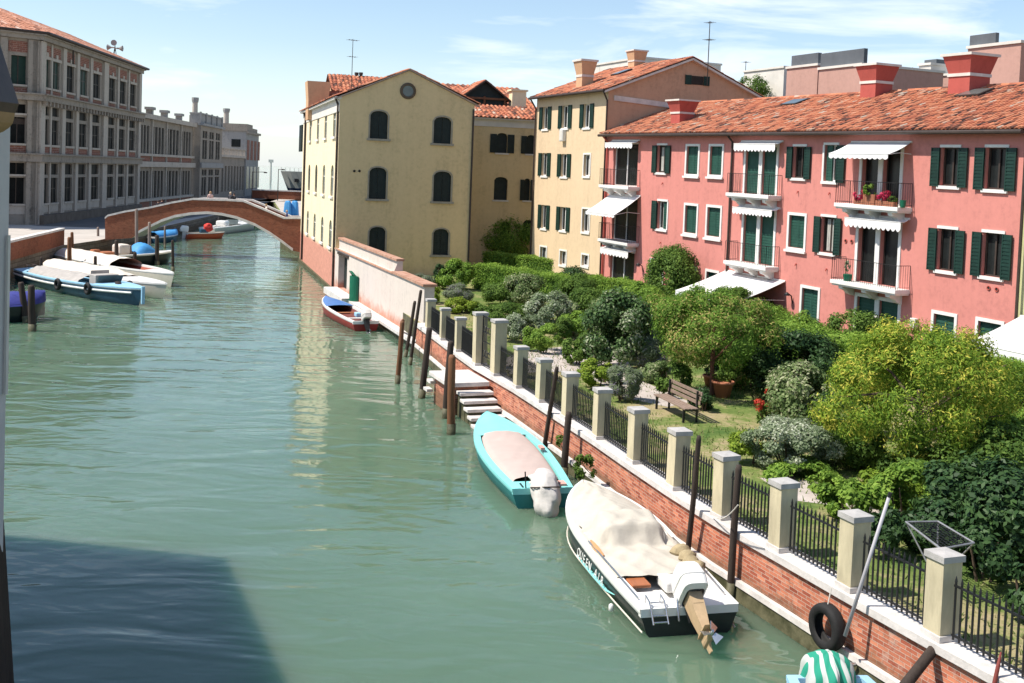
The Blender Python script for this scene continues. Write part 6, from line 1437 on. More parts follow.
# further fill so the garden reads as full as in the photograph
for (px, py, wp_, hp_, kd, lb_, sz) in [(640, 300, 40, 26, 'bright', 'light green shrub at the foot of the pink wall left of the tall loose one', .13), (760, 345, 60, 34, 'bright', 'light green mound right of the big dark round bush', .12),
    (800, 362, 66, 36, 'bright', 'lime tinted mound in the middle of the broad hedge', .12), (842, 378, 60, 36, 'mid', 'mid green mound at the right end of the broad hedge', .12), (655, 330, 44, 30, 'feather', 'soft green shrub between the hedge and the feathery tree', .13),
    (590, 322, 40, 30, 'mid', 'round green shrub behind the tall flecked shrub', .12), (632, 352, 40, 34, 'mid', 'dark green shrub right behind the tall flecked shrub', .12), (750, 392, 50, 44, 'feather', 'feathery shrub touching the right side of the small tree', .13),
    (838, 440, 46, 40, 'dark', 'dark shrub between the variegated shrub and the yellow green tree', .13), (700, 344, 44, 40, 'bright', 'bright shrub right behind the small feathery tree', .13), (990, 500, 90, 66, 'mid', 'green thicket under the right side of the yellow green tree', .13),
    (935, 560, 70, 50, 'dark', 'dark low thicket just behind the drying rack legs', .13), (985, 590, 60, 60, 'dark', 'dark laurel thicket left of the bright branch at the right edge', .14), (1030, 625, 60, 60, 'dark', 'dark shrub at the right edge close behind the fence', .14),
    (608, 384, 24, 14, 'mid', 'low leafy plant beside the bright lime shrub', .1), (700, 412, 26, 20, 'dark', 'dark low shrub at the foot of the small feathery tree', .1), (826, 500, 36, 20, 'bright', 'low bright ground plant left of the bright leafy shrub', .1),
    (570, 322, 30, 20, 'sage', 'small grey green shrub behind the silver white shrub', .11), (502, 306, 34, 20, 'mid', 'low green shrub at the left end of the long far hedge', .11), (535, 322, 26, 14, 'mid', 'ground cover tuft left of the silver white shrub', .1),
    (905, 392, 60, 32, 'bright', 'light green bush left of the broad yellowish hedge', .13), (960, 402, 70, 32, 'bright', 'light green bush in front of the two right ground floor windows', .13)]:
    bush(px, py, wp_, hp_, kd, lb_, size=sz)
for (px, py, wp_, hp_, kd, lb_, sz) in [(505, 322, 44, 15, 'mid', 'low spreading green plant behind the third fence pillar', .1), (592, 352, 30, 18, 'mid', 'low leafy plant left of the tall flecked shrub', .1), (655, 384, 30, 18, 'sage', 'low grey green plant on the lawn left of the bushy shrub', .1),
    (622, 338, 50, 30, 'bright', 'lime green shrub behind the tall flecked shrub top', .12), (576, 338, 34, 22, 'bright', 'bright green shrub between the silver white and flecked shrubs', .11), (730, 362, 56, 38, 'bright', 'bright green mound behind the right side of the feathery tree', .12),
    (690, 330, 50, 34, 'mid', 'mid green shrub below the left end of the big awning', .12), (850, 402, 60, 44, 'bright', 'bright shrub between the broad hedge and the golden shoot bush', .12), (852, 470, 56, 40, 'mid', 'green underplanting left of the yellow green tree foot', .12),
    (800, 488, 70, 14, 'bright', 'low bright ground cover between the silver mound and the fence', .1), (930, 506, 90, 44, 'mid', 'leafy underplanting below the middle of the yellow green tree', .13), (1000, 470, 80, 60, 'bright', 'bright bush below the awning at the right edge', .13),
    (890, 512, 60, 30, 'lime', 'lime green shrub in front of the yellow green tree foot', .12)]:
    bush(px, py, wp_, hp_, kd, lb_, size=sz)
# tree on a rooftop behind
rp_ = ony(754, 95, 88); SEED[0] += 1; rt = thing('tree', 'small green tree growing on a roof terrace behind the pink roof', 'tree', (rp_.x, rp_.y, GZ))
V, r = leafcloud((rp_.x, rp_.y, rp_.z + .5), (1.5, 1.2, 1.1), 3500, .16, 77); foliage('crown', V, r, LM['mid'], rt); mb = MB(); mb.tube([(rp_.x, rp_.y, GZ), (rp_.x + .1, rp_.y, 6), (rp_.x, rp_.y, rp_.z)], .15, 6); mb.build('trunk', M_bark, rt)
# red flowers on stalks
fl_ = thing('flower_clump', 'clump of tall red flowers beside the pale variegated shrub', 'flowers', onz(765, 424, GZ)); p = OFF[fl_.name]
mb = MB(); g = random.Random(4); Vs = []; rs = []
for i in range(16):
    q = p + Vector((g.uniform(-.45, .45), g.uniform(-.4, .4), g.uniform(.45, 1.1))); mb.tube([Vector((p.x + (q.x - p.x) * .3, p.y + (q.y - p.y) * .3, GZ)), q], .008, 4)
    v, r = leafcloud(q, (.11, .11, .11), 60, .08, 500 + i, nclump=1, clump=.9); foliage('flower', v, r, LM['red'], fl_)
mb.build('stem', M_twig, fl_)
v, r = leafcloud((p.x, p.y, GZ + .35), (.4, .4, .35), 700, .11, 555); foliage('foliage', v, r, LM['mid'], fl_)
# plants growing on the wall and in pots
def smallplant(c, rad, kind, root, n, size, seed, name='foliage'):
    off_ = GZ
    g_ = np.random.default_rng(seed); v, r = leafcloud((0, 0, 50), rad, n, size, seed); v = v + np.array([c[0], c[1], c[2] - 50]); return foliage(name, v, r, LM[kind], root)
wp = onz(585, 468, .9); w1 = thing('wall_plant', 'small green plant rooted in the brick quay wall beside a dark post', 'plant', wp); smallplant(wp, (.32, .25, .38), 'mid', w1, 900, .09, 901)
mb = MB(); mb.tube([wp + Vector((.2, .1, -.2)), wp, wp + Vector((-.1, -.1, .2))], .012, 5); mb.build('stem', M_twig, w1)
wp = onz(560, 441, 1.0); w1 = thing('wall_plant', 'tiny plant low on the quay wall between two dark posts', 'plant', wp); smallplant(wp, (.16, .14, .22), 'mid', w1, 260, .08, 902)
mb = MB(); mb.tube([wp + Vector((.1, .05, -.3)), wp], .012, 5); mb.build('stem', M_twig, w1)
M_terra = mat('terracotta', (0.42, 0.16, 0.09), .85, .15, 3, .2)
def pot(px, py, r_, h, kind, label, pr, n, seed, loc=None):
    p = loc if loc is not None else onz(px, py, GZ); root = thing('flower_pot', label, 'flower pot', p)
    mb = MB(); mb.lathe(p, [(0.0, .0), (r_ * .68, .0), (r_ * .95, h * .85), (r_ * 1.08, h * .86), (r_ * 1.08, h), (r_ * .95, h), (r_ * .9, h * .9), (0, h * .9)], 16); mb.build('pot', M_terra, root, True)
    smallplant(p + Vector((0, 0, h + pr * .6)), (pr, pr, pr * .8), kind, root, n, .09, seed, 'plant'); return root
pot(722.5, 397, .36, .55, 'mid', 'large terracotta pot with a low plant beside the feathery tree', .38, 900, 911)
pot(711, 386, .3, .4, 'fleck', 'smaller terracotta pot behind the large one by the feathery tree', .3, 500, 912)
# geraniums on the upper right balcony, pots on the lower one
for (x, kind, pr, hh, lb_) in ((860, 'pinkfl', .34, .22, 'left trough of pink red geraniums on the upper flower balcony'), (870, 'bright', .38, .45, 'leafy green pot plant between the geraniums on the upper balcony'), (883, 'pinkfl', .42, .22, 'right trough of pink red geraniums on the upper flower balcony'), (892, 'mid', .2, .2, 'small green pot at the right end of the geranium balcony')):
    fo = Fac((PK.o + PK.n * .62).to_2d(), PK.u.to_2d()); u = fo.hit(x, 200)[0]; q = PK.P(u, B7t[2], .60); root = thing('balcony_planter', lb_, 'flower pot', q)
    mb = MB(); fbox(mb, PK, u - pr * .9, u + pr * .9, B7t[2] + .002, B7t[2] + hh, .48, .70); mb.build('trough', M_terra if pr < .4 or kind != 'bright' else M_dkgreen, root, bevel=.01)
    smallplant(q + Vector((0, 0, hh + pr * .45)), (pr, .2, pr * (.75 if kind != 'bright' else 1.0)), kind, root, 520, .09, 920 + int(x), 'flower' if kind == 'pinkfl' else 'plant')
fo = Fac((PK.o + PK.n * .6).to_2d(), PK.u.to_2d()); u = fo.hit(846, 272)[0]; q = PK.P(u, B7m[2], .5); root = thing('balcony_planter', 'green pot with a white wrapped plant on the left end of the lower balcony', 'flower pot', q)
mb = MB(); mb.lathe(q + Vector((0, 0, .003)), [(0, 0), (.16, 0), (.2, .28), (.15, .3), (0, .27)], 12); mb.build('pot', M_greenbox, root); smallplant(q + Vector((0, 0, .6)), (.14, .14, .32), 'silver', root, 300, .08, 977, 'plant')
q = PK.P(fo.hit(902, 205)[0], B7t[2], .55); root = thing('bucket', 'small green bucket on the right end of the flower balcony', 'bucket', q)
mb = MB(); mb.lathe(q + Vector((0, 0, .003)), [(0, 0), (.1, 0), (.13, .3), (.11, .3), (0, .02)], 12); mb.build('pail', M_greenbox, root)
# brick planter by the buff house
a = onz(483, 263, GZ); b2 = onz(530, 272, GZ); bpn = thing('brick_planter', 'low brick planter wall in front of the big glossy bush', 'planter', (a + b2) / 2)
mb = MB(); mb.par(a, b2 - a, Vector((-.1, .35, 0)), Vector((0, 0, .55))); mb.build('brick_face', M_brick2, bpn); mb = MB(); mb.par(a + Vector((0, 0, .552)), b2 - a, Vector((-.1, .4, 0)), Vector((0, 0, .08))); mb.build('coping', M_tcop, bpn)
# grass blades over the lawn (uncountable)
g = np.random.default_rng(5); N = 60000
X = g.uniform(-4, 26, N); Y = g.uniform(13, 62, N); pil = np.array(PIL[::-1]); wx_ = np.interp(Y, pil[:, 1], pil[:, 0]); keep = (X > wx_ + .4)
hx = PK.o; dd2 = (X - hx.x) * PK.n.x + (Y - hx.y) * PK.n.y; keep &= dd2 > 1.3; X = X[keep]; Y = Y[keep]
patch = np.sin(X * .9 + 1.2 * np.sin(Y * .5)) + np.sin(Y * .8 + X * .4); k_ = (patch + g.normal(size=len(X)) * .8) > -.7; X = X[k_]; Y = Y[k_]; n = len(X)
h = g.uniform(.04, .12, n); a = g.uniform(0, 6.28, n); wv = np.stack([np.cos(a), np.sin(a), 0 * a], 1) * .016; ln = g.normal(size=(n, 3)) * .04; ln[:, 2] = h; P0 = np.stack([X, Y, np.full(n, GZ)], 1)
V = np.stack([P0 - wv, P0 + wv, P0 + ln + wv * .3, P0 + ln - wv * .3], 1).reshape(-1, 3)
LM['grass'] = leafmat('grass_blades', (0.06, 0.12, 0.02), (0.12, 0.20, 0.035), (0.20, 0.26, 0.06), (0.36, 0.32, 0.16))
gr_root = bpy.data.objects.new('tmp', None); OFF['tmp'] = Vector((0, 0, 0)); go = foliage('grass', V, g.random(n), LM['grass'], gr_root); go.parent = None; bpy.data.objects.remove(gr_root); tag(go, 'short rough grass with straw coloured blades growing over the garden lawn', 'grass', kind='stuff')

# bench
pa, pb2 = onz(653, 408, GZ), onz(684, 424, GZ); t = (pb2 - pa).normalized(); nn_ = Vector((-t.y, t.x, 0)); nn_ = nn_ if nn_.y > 0 else -nn_; l = (pb2 - pa).length
bench = thing('garden_bench', 'weathered wooden garden bench with slatted back standing on the lawn', 'bench', (pa + pb2) / 2)
Zg = Vector((0, 0, 1)); M_bench = mat('weathered_bench_wood', (0.24, 0.17, 0.13), .85, .2, 6, .3)
mb = MB()
for k in range(4): mb.par(pa + Zg * .42 + nn_ * (k * .12), t * l, nn_ * .10, Zg * .035)
mb.build('seat', M_bench, bench); mb = MB()
for k in range(3): mb.par(pa + Zg * (.55 + k * .14) + nn_ * (.50 + k * .03), t * l, nn_ * .03, Zg * .10)
mb.build('backrest', M_bench, bench)
for s in (.12, l - .18):
    mb = MB(); mb.par(pa + t * s + nn_ * .02, t * .06, nn_ * .06, Zg * .42); mb.par(pa + t * s + nn_ * .46, t * .06, nn_ * .05, Zg * .95); mb.par(pa + t * s + Zg * .36 + nn_ * .081, t * .06, nn_ * .378, Zg * .05); mb.build('leg', M_iron, bench)
# drying rack
c4 = [onz(x, y, GZ + 1.0) for x, y in ((906, 522), (938, 521.5), (974, 543), (941, 549))]
rk = thing('drying_rack', 'folding metal rack with a wire mesh top standing behind the fence', 'rack', (c4[0] + c4[2]) / 2 - Vector((0, 0, 1)))
M_rack = mat('galvanised_wire', (0.34, 0.33, 0.33), .45, .2, 6, 0, metal=.6)
mb = MB()
for i in range(4): mb.cyl(c4[i], c4[(i + 1) % 4], .022, None, 6)
mb.build('frame', M_rack, rk); mb = MB()
for i in range(1, 16): mb.cyl(c4[0].lerp(c4[3], i / 16), c4[1].lerp(c4[2], i / 16), .007, None, 4)
for i in range(1, 9): mb.cyl(c4[0].lerp(c4[1], i / 9), c4[3].lerp(c4[2], i / 9), .007, None, 4)
mb.build('wire_mesh', M_iron, rk)
for i, (a_, b_) in enumerate(((0, 2), (1, 3), (2, 0), (3, 1))): q = c4[a_].lerp(c4[b_], .55); mb = MB(); mb.cyl(c4[a_], (q.x, q.y, GZ), .016, None, 5); mb.build('leg', M_rack, rk)
# ================================================================== POSTS IN THE WATER
def post(b_, t_, r_, mt, label, name='mooring_post', cat='post', zb_=0.0, hgt=None, lean_y=0.0, grp='mooring posts in the canal'):
    p = onz(*b_, zb_)
    yy = np.array([q[1] for q in PIL[::-1]]); xx = np.array([q[0] for q in PIL[::-1]])
    wall_x = lambda y: float(np.interp(y, yy, xx)) if y < 49 else -4.2 - (y - 51) * .345
    for k in range(30):
        if p.x > -1 and p.x > wall_x(p.y) - .40: p = onz(b_[0], b_[1] + k * 1.5, zb_)
    for ly in (lean_y, -.6, -1.2, -1.8, -2.4, -3.0):
        tpt = ony(*t_, p.y + ly)
        if p.x < -6 or tpt.x < wall_x(tpt.y) - .30: break
    ax = (p - tpt).normalized(); bot_ = p + ax * 1.4 if zb_ <= 0 else p
    root = thing(name, label, cat, (p.x, p.y, -1.0 if zb_ <= 0 else zb_), 0, grp)
    pts = [bot_, p, p.lerp(tpt, .5) + Vector((random.uniform(-.02, .02), 0, 0)), tpt - (tpt - p).normalized() * .1, tpt]
    mb = MB(); mb.tube(pts, [r_ * 1.1, r_ * 1.05, r_, r_ * .95, r_ * .7], 9); mb.build('shaft', mt, root, True)
    if zb_ <= 0 and r_ > .06:
        mb = MB(); mb.tube([p - (tpt - p).normalized() * .4, p + (tpt - p).normalized() * .35], r_ * 1.18, 9); mb.build('algae_band', M_algae, root, True)
    return root
post((397.3, 383.5), (402.3, 321), .10, M_woodbr, 'reddish brown post standing farthest out beside the plaster wall end')
post((405.4, 357), (415, 301), .08, M_wood, 'thin black post leaning right near the end of the plaster wall')
post((410, 365), (421, 290), .075, M_wood, 'long thin dark post leaning against the end of the plaster wall')
post((421.5, 398), (429.5, 328), .12, M_wood, 'thick black post left of the landing')
post((445.5, 418), (451, 341), .12, M_wood, 'black post standing behind the brown post at the landing')
post((451, 434), (452, 355), .13, M_woodbr, 'stout brown post with rounded top at the landing steps')
post((543, 444), (557, 367), .07, M_wood, 'slender black post leaning right above the turquoise boat')
post((563.4, 479), (569, 412), .10, M_wood, 'black post between the turquoise boat and the quay')
post((686, 534), (699, 436), .06, M_wood, 'thin black post beside the covered white boat')
post((730, 584), (739, 465), .075, M_wood, 'thick black post at the stern of the covered white boat')
post((374, 319), (380, 294.5), .10, M_wood, 'short black post beside the red motorboat')
post((401, 338), (403, 320), .09, M_woodbr, 'short brown stub post close to the plaster wall')
# leaning beams at the lower right
a = onz(951, 627, 1.47); q = onz(907, 683, .95); rt = thing('leaning_beam', 'thick dark timber leaning against the coping beneath the last full pillar', 'post', q); mb = MB(); d = (q - a); mb.tube([a, a.lerp(q, .5), q + d * .9], [.075, .085, .09], 9); mb.build('shaft', M_wood, rt, True)
mb = MB(); mb.torus(a + d * .12, d, .10, .015, 14, 6); mb.build('rope', M_concwhite, rt, True)
a = onz(1001, 652, 1.75); q = onz(991, 700, 1.1); rt = thing('leaning_beam', 'dark red painted post tip at the bottom right corner', 'post', q); mb = MB(); mb.tube([a, a.lerp(q, .3), q + (q - a) * .5], [.012, .03, .04], 8); mb.build('shaft', mat('dull_red_paint', (.20, .045, .035), .7, .2, 4, .2), rt, True)
a = ony(889, 497, 18.2); q = onz(845, 636, .85); rt = thing('boat_hook', 'long pale pole leaning against the fence from the striped boat', 'pole', q); mb = MB(); mb.tube([q, a], [.035, .03], 8); mb.build('shaft', mat('pale_pole', (0.42, 0.40, 0.42), .5, .1, 3, .05), rt, True); mb = MB(); mb.cyl(a, a + (a - q).normalized() * .08, .036, None, 8); mb.build('tip', M_iron, rt)
# left bank posts
for (b_, t_, r_, mt, lb_) in [((26.4, 322.6), (20.7, 282), .16, M_wood, 'dark post left of the two at the purple covered boat'), ((32.5, 331), (31.3, 285), .17, M_wood, 'dark post right of the two at the purple covered boat'),
    ((41, 281), (41.3, 257), .12, M_wood, 'black post at the stern of the long blue boat'), ((70, 271.5), (69.5, 237), .16, M_woodbr, 'brown post between the blue boat and the brick parapet end'), ((95.3, 276), (95.4, 256), .12, M_wood, 'short dark post beside the middle of the blue boat'),
    ((116, 273), (116.5, 240), .15, M_wood, 'dark post standing in front of the cream covered barge'), ((98, 250), (98, 227), .12, M_woodgr, 'greyish post behind the cream covered barge'), ((55, 256), (55, 232), .10, M_woodgr, 'thin pale post against the left quay below the parapet'),
    ((137, 262), (136.5, 209), .14, M_woodgr, 'tallest post of the left bank in front of the bridge foot'), ((134.5, 269), (135, 252), .15, M_wood, 'short stout post at the bow of the cream barge'), ((149.5, 263), (149.5, 222), .13, M_woodgr, 'pale post right of the tallest post'),
    ((157, 265), (157, 235), .17, M_wood, 'thick dark post at the bow of the black boat'), ((173, 271), (172.5, 240), .11, M_wood, 'lone dark post right of the black boat'), ((72.5, 262), (72, 232), .13, M_woodbr, 'second brown post just behind the brown one'),
    ((165, 248), (165, 226), .10, M_woodgr, 'thin post just under the left side of the bridge'), ((195, 228), (195, 219), .14, M_woodgr, 'post behind the bridge left of the orange boat'), ((218, 229), (218, 217), .14, M_woodgr, 'post behind the bridge right of the orange boat'), ((131, 265), (130.5, 245), .10, M_woodgr, 'thin grey post beside the cream barge bow')]:
    post(b_, t_, r_, mt, lb_)
# ================================================================== BOATS
M_bwhite = mat('boat_white', (0.78, 0.76, 0.72), .3, .05, 3, 0.03, spec=.5)
M_bwhite2 = mat('boat_cream', (0.66, 0.60, 0.50), .4, .08, 3, 0.03, spec=.5)
M_turq = mat('turquoise_paint', (0.25, 0.66, 0.64), .4, .06, 3, 0.03, spec=.5)
M_turqd = mat('dark_turquoise_band', (0.02, 0.19, 0.19), .4, .1, 3, 0.03, spec=.5)
M_black = mat('black_hull', (0.015, 0.02, 0.022), .35, .2, 3, 0.03, spec=.5)
M_cover = mat('beige_cover', (0.50, 0.455, 0.385), .9, .1, 1.3, .9, bscale=3.2)
M_coverc = mat('cream_cover', (0.64, 0.56, 0.48), .9, .06, 1.3, .4, bscale=5)
M_tarpb = mat('blue_tarpaulin', (0.06, 0.27, 0.56), .6, .15, 2, .5, bscale=4)
M_tarpp = mat('purple_blue_tarpaulin', (0.035, 0.04, 0.20), .7, .2, 2, .5, bscale=4)
M_blue = mat('blue_paint', (0.05, 0.16, 0.42), .4, .12, 3, .03, spec=.5)
M_lblue = mat('light_blue_paint', (0.30, 0.52, 0.68), .5, .1, 3, .05)
M_dblue = mat('dark_blue_hull', (0.02, 0.07, 0.12), .4, .2, 3, .03, spec=.5)
M_redh = mat('red_hull', (0.30, 0.025, 0.02), .4, .15, 3, .03, spec=.5)
M_orange = mat('orange_hull', (0.55, 0.09, 0.03), .45, .12, 3, .03, spec=.5)
M_teak = mat('varnished_wood', (0.38, 0.13, 0.05), .4, .2, 6, .05, spec=.5, stretch=(1, .2, 1))
M_rubber = mat('rubber', (0.018, 0.017, 0.017), .75, .2, 8, .3)
M_bag = mat('grey_white_bag', (0.60, 0.56, 0.52), .9, .1, 3, .6, bscale=8)
M_tan = mat('tan_outboard_leg', (0.48, 0.34, 0.20), .5, .15, 5, .1)
M_metal = mat('steel', (0.55, 0.55, 0.55), .25, .1, 5, 0, metal=.9)
M_boatint = mat('boat_interior', (0.30, 0.26, 0.20), .8, .2, 4, .2)
def boatroot(name, label, stern, bow, zs, zb_, cat='boat'):
    a, c = onz(*stern, zs), onz(*bow, zb_); d = (c - a); L_ = math.hypot(d.x, d.y); rz = math.atan2(d.y, d.x)
    root = thing(name, label, cat, ((a.x), (a.y), 0), rz); OFF[root.name] = Vector((0, 0, 0)); return root, L_
def hb(t, full=.55, sternk=.8, bowp=2.0):
    """half-beam fraction along the boat, t=0 stern, 1 bow"""
    if t < full: q = t / full; return sternk + (1 - sternk) * math.sin(q * math.pi / 2)
    q = (t - full) / (1 - full); return max(0.0, 1 - q ** bowp) ** .85
def hull(root, L_, B, zs, zb_, mats_, full=.5, sternk=.82, bowp=2.1, draft=.3, band=None, ns=22, rake=.35, gun=.09, floorz=.18, matg=None, matf=None, flare=.86, pointed=False, name='hull'):
    """outer shell, gunwale and inner floor; returns station function"""
    def st(t):
        k = hb(t, full, sternk, bowp) if not pointed else max(.0, math.sin(math.pi * min(1, max(0, t)) ) ** .6)
        z = zs + (zb_ - zs) * t ** 1.8 + (0.12 * (1 - t) ** 4 if pointed else 0); return B / 2 * k, z
    mb = MB(); rows = []
    for i in range(ns + 1):
        t = i / ns; b_, z = st(t); x = L_ * t
        xr = lambda zz: x - rake * (max(0, t - .6) / .4) ** 2 * (z - zz) * 1.3
        P = []
        lv = [(z, 1.0), (z - .10, .99), (z * .45 + .02, .5 + .5 * flare), (.06, flare), (-draft * .5, flare * .75), (-draft, .15)]
        for (zz, k) in lv: P.append(Vector((xr(zz), b_ * k, zz)))
        for (zz, k) in reversed(lv): P.append(Vector((xr(zz), -b_ * k, zz)))
        rows.append(P)
    mb.grid(rows); nq = 11
    for f in range(len(mb.mi)):
        j = f % nq; j2 = min(j, nq - 1 - j)
        if len(mats_) > 1: mb.mi[f] = {0: 0, 1: 1 if band is None else band, 2: 1}.get(j2, len(mats_) - 1 if len(mats_) > 2 else 1)
    mb.add(rows[0], [tuple(range(12))], len(mats_) - 1 if len(mats_) < 3 else 1)
    h = mb.build(name, mats_, root, True, local=True)
    for p in h.data.polygons: 
        if p.index == len(h.data.polygons) - 1: p.use_smooth = False
    mb = MB(); rg = []
    for s in (1, -1):
        rows = []
        for i in range(ns + 1):
            t = i / ns; b_, z = st(t); bi = max(0, b_ - gun); rows.append([Vector((L_ * t, s * (b_ + .015), z - .05)), Vector((L_ * t + (.02 if i == ns else 0), s * (b_ + .015), z + .03)), Vector((L_ * t - (gun if i == ns else 0), s * bi, z + .035)), Vector((L_ * t - (gun if i == ns else 0), s * bi, z - .12))])
        mb.grid(rows)
    b_, z = st(0); mb.par((-.01, -b_, z - .13), (min(gun, .12), 0, 0), (0, 2 * b_, 0), (0, 0, .16)) if not pointed else None
    mb.build('gunwale', matg or mats_[0], root, local=True)
    mb = MB(); rows = []
    for i in range(ns + 1):
        t = i / ns; b_, z = st(t); bi = max(0, b_ - gun); rows.append([Vector((L_ * t * .985, -bi, z - .1)), Vector((L_ * t * .985, -bi * .8, floorz)), Vector((L_ * t * .985, bi * .8, floorz)), Vector((L_ * t * .985, bi, z - .1))])
    mb.grid(rows); mb.build('floor', matf or M_boatint, root, local=True)
    return st
def cover(root, st, L_, t0, t1, ridge, mt, name='cover', inset=.0, seed=1, wr=.03, peak=None, nx=40, ny=16, over=.03, sag=0):
    """fabric stretched over the gunwales; ridge(t) gives the height of the middle above the gunwale"""
    rg = np.random.default_rng(seed); ph = rg.uniform(0, 6.28, 8); mb = MB(); rows = []
    for i in range(nx + 1):
        t = t0 + (t1 - t0) * i / nx; b_, z = st(t); b_ = max(0.0, b_ + over - inset); r = []
        for j in range(ny + 1):
            v = 2 * j / ny - 1; hh = ridge(t, v); w_ = wr * (math.sin(t * 31 + v * 4 + ph[0]) * math.sin(v * 7 + t * 9 + ph[1]) + .6 * math.sin(t * 57 + v * 13 + ph[2])) * (1 - abs(v) ** 3)
            zz = z + .045 + hh + w_
            if abs(v) > .999: zz = z - .07
            r.append(Vector((L_ * t, b_ * v, zz)))
        rows.append(r)
    mb.grid(rows); return mb.build(name, mt, root, True, local=True)
def outboard(root, x, y, z, mtc, mtl, s=1.0, tilt=0.5, name='outboard_motor', covered=None):
    """engine cowl, mid section, gearcase and propeller; tilted up when tilt > 0"""
    M = Matrix.Rotation(tilt, 3, 'Y'); O = Vector((x, y, z)); T = lambda p: O + M @ (Vector(p) * s)
    mb = MB(); rows = []
    for (zz, a, b_, dx) in ((.0, .20, .15, 0), (.04, .27, .20, -.02), (.20, .285, .215, -.02), (.21, .27, .20, -.02), (.23, .27, .20, -.02), (.24, .285, .215, -.02), (.46, .25, .19, .01), (.53, .22, .165, .02), (.55, .12, .10, .02), (.552, .01, .01, .02)):
        rows.append([T((-.12 + dx + a * 1.25 * math.copysign(abs(math.cos(q)) ** .42, math.cos(q)), b_ * 1.1 * math.copysign(abs(math.sin(q)) ** .42, math.sin(q)), zz)) for q in [2 * math.pi * k / 24 for k in range(25)]])
    mb.grid(rows); c = mb.build(name, mtc, root, False, local=True); OFF[c.name] = Vector((0, 0, 0))
    mb = MB(); V = []
    for (zz, hx, hy, dx) in ((.02, .17, .12, -.1), (-.35, .135, .10, -.1), (-.62, .11, .07, -.12), (-.66, .22, .08, -.16)): V += [T((dx - hx, -hy, zz)), T((dx + hx, -hy, zz)), T((dx + hx, hy, zz)), T((dx - hx, hy, zz))]
    mb.add(V, [(i * 4 + k, i * 4 + (k + 1) % 4, i * 4 + 4 + (k + 1) % 4, i * 4 + 4 + k) for i in range(3) for k in range(4)] + [(12, 13, 14, 15)]); mb.build('midsection', mtl, c, local=True)
    mb = MB(); mb.cyl(T((.08, 0, -.80)), T((-.02, 0, -.80)), .02 * s, .06 * s, 8); mb.cyl(T((-.02, 0, -.80)), T((-.34, 0, -.80)), .06 * s, .05 * s, 8); V = [T((0, -.012, -.83)), T((-.2, -.012, -.83)), T((-.16, -.01, -1.0)), T((-.04, -.01, -.98)), T((0, .012, -.83)), T((-.2, .012, -.83)), T((-.16, .01, -1.0)), T((-.04, .01, -.98))]
    mb.add(V, [(0, 1, 2, 3), (4, 7, 6, 5), (0, 3, 7, 4), (1, 5, 6, 2), (3, 2, 6, 7)]); mb.par(T((-.25, -.03, -.8)), M @ Vector((.3, 0, 0)) * s, M @ Vector((0, .06, 0)) * s, M @ Vector((0, 0, .18)) * s); mb.build('gearcase', mtl, c, local=True)
    mb = MB()
    for k in range(3):
        q = 2 * math.pi * k / 3; d = Vector((0, math.cos(q), math.sin(q))); e = Vector((.05, -math.sin(q) * .07, math.cos(q) * .07)); a0 = Vector((-.37, 0, -.8)) + d * .04; a1 = Vector((-.37, 0, -.8)) + d * .17
        mb.add([T(a0 - e * .5), T(a0 + e * .5), T(a1 + e), T(a1 - e)], [(0, 1, 2, 3)])
    mb.cyl(T((-.34, 0, -.8)), T((-.43, 0, -.8)), .035 * s, .02 * s, 8); mb.build('propeller', M_metal, c, local=True, solid=.008)
    mb = MB(); mb.par(T((.0, -.1, -.32)), M @ Vector((.14, 0, 0)) * s, M @ Vector((0, .2, 0)) * s, M @ Vector((0, 0, .34)) * s); mb.build('clamp_bracket', M_iron if covered is None else mtl, c, local=True)
    return c
def textobj(body, size, mt, parent, loc, rot, name='lettering', ext=.004):
    cu_ = bpy.data.curves.new(name, 'FONT'); cu_.body = body; cu_.size = size; cu_.extrude = ext; cu_.align_x = 'CENTER'; cu_.align_y = 'CENTER'
    o = bpy.data.objects.new(name, cu_); COL.objects.link(o); o.location = loc; o.rotation_euler = rot; dg = bpy.context.evaluated_depsgraph_get(); me = bpy.data.meshes.new_from_object(o.evaluated_get(dg)); bpy.data.objects.remove(o)
    me.materials.clear(); me.materials.append(mt); ob = bpy.data.objects.new(name, me); COL.objects.link(ob); ob.parent = parent; ob.location = loc; ob.rotation_euler = rot; return ob
def fender(root, p, r_=.07, l=.32, mt=None):
    mb = MB(); p = Vector(p); mb.tube([p + Vector((0, 0, l / 2)), p + Vector((0, 0, l * .35)), p, p - Vector((0, 0, l * .35)), p - Vector((0, 0, l / 2))], [.02, r_, r_ * 1.05, r_, .02], 10); return mb.build('fender', mt or M_bwhite, root, True, local=True)

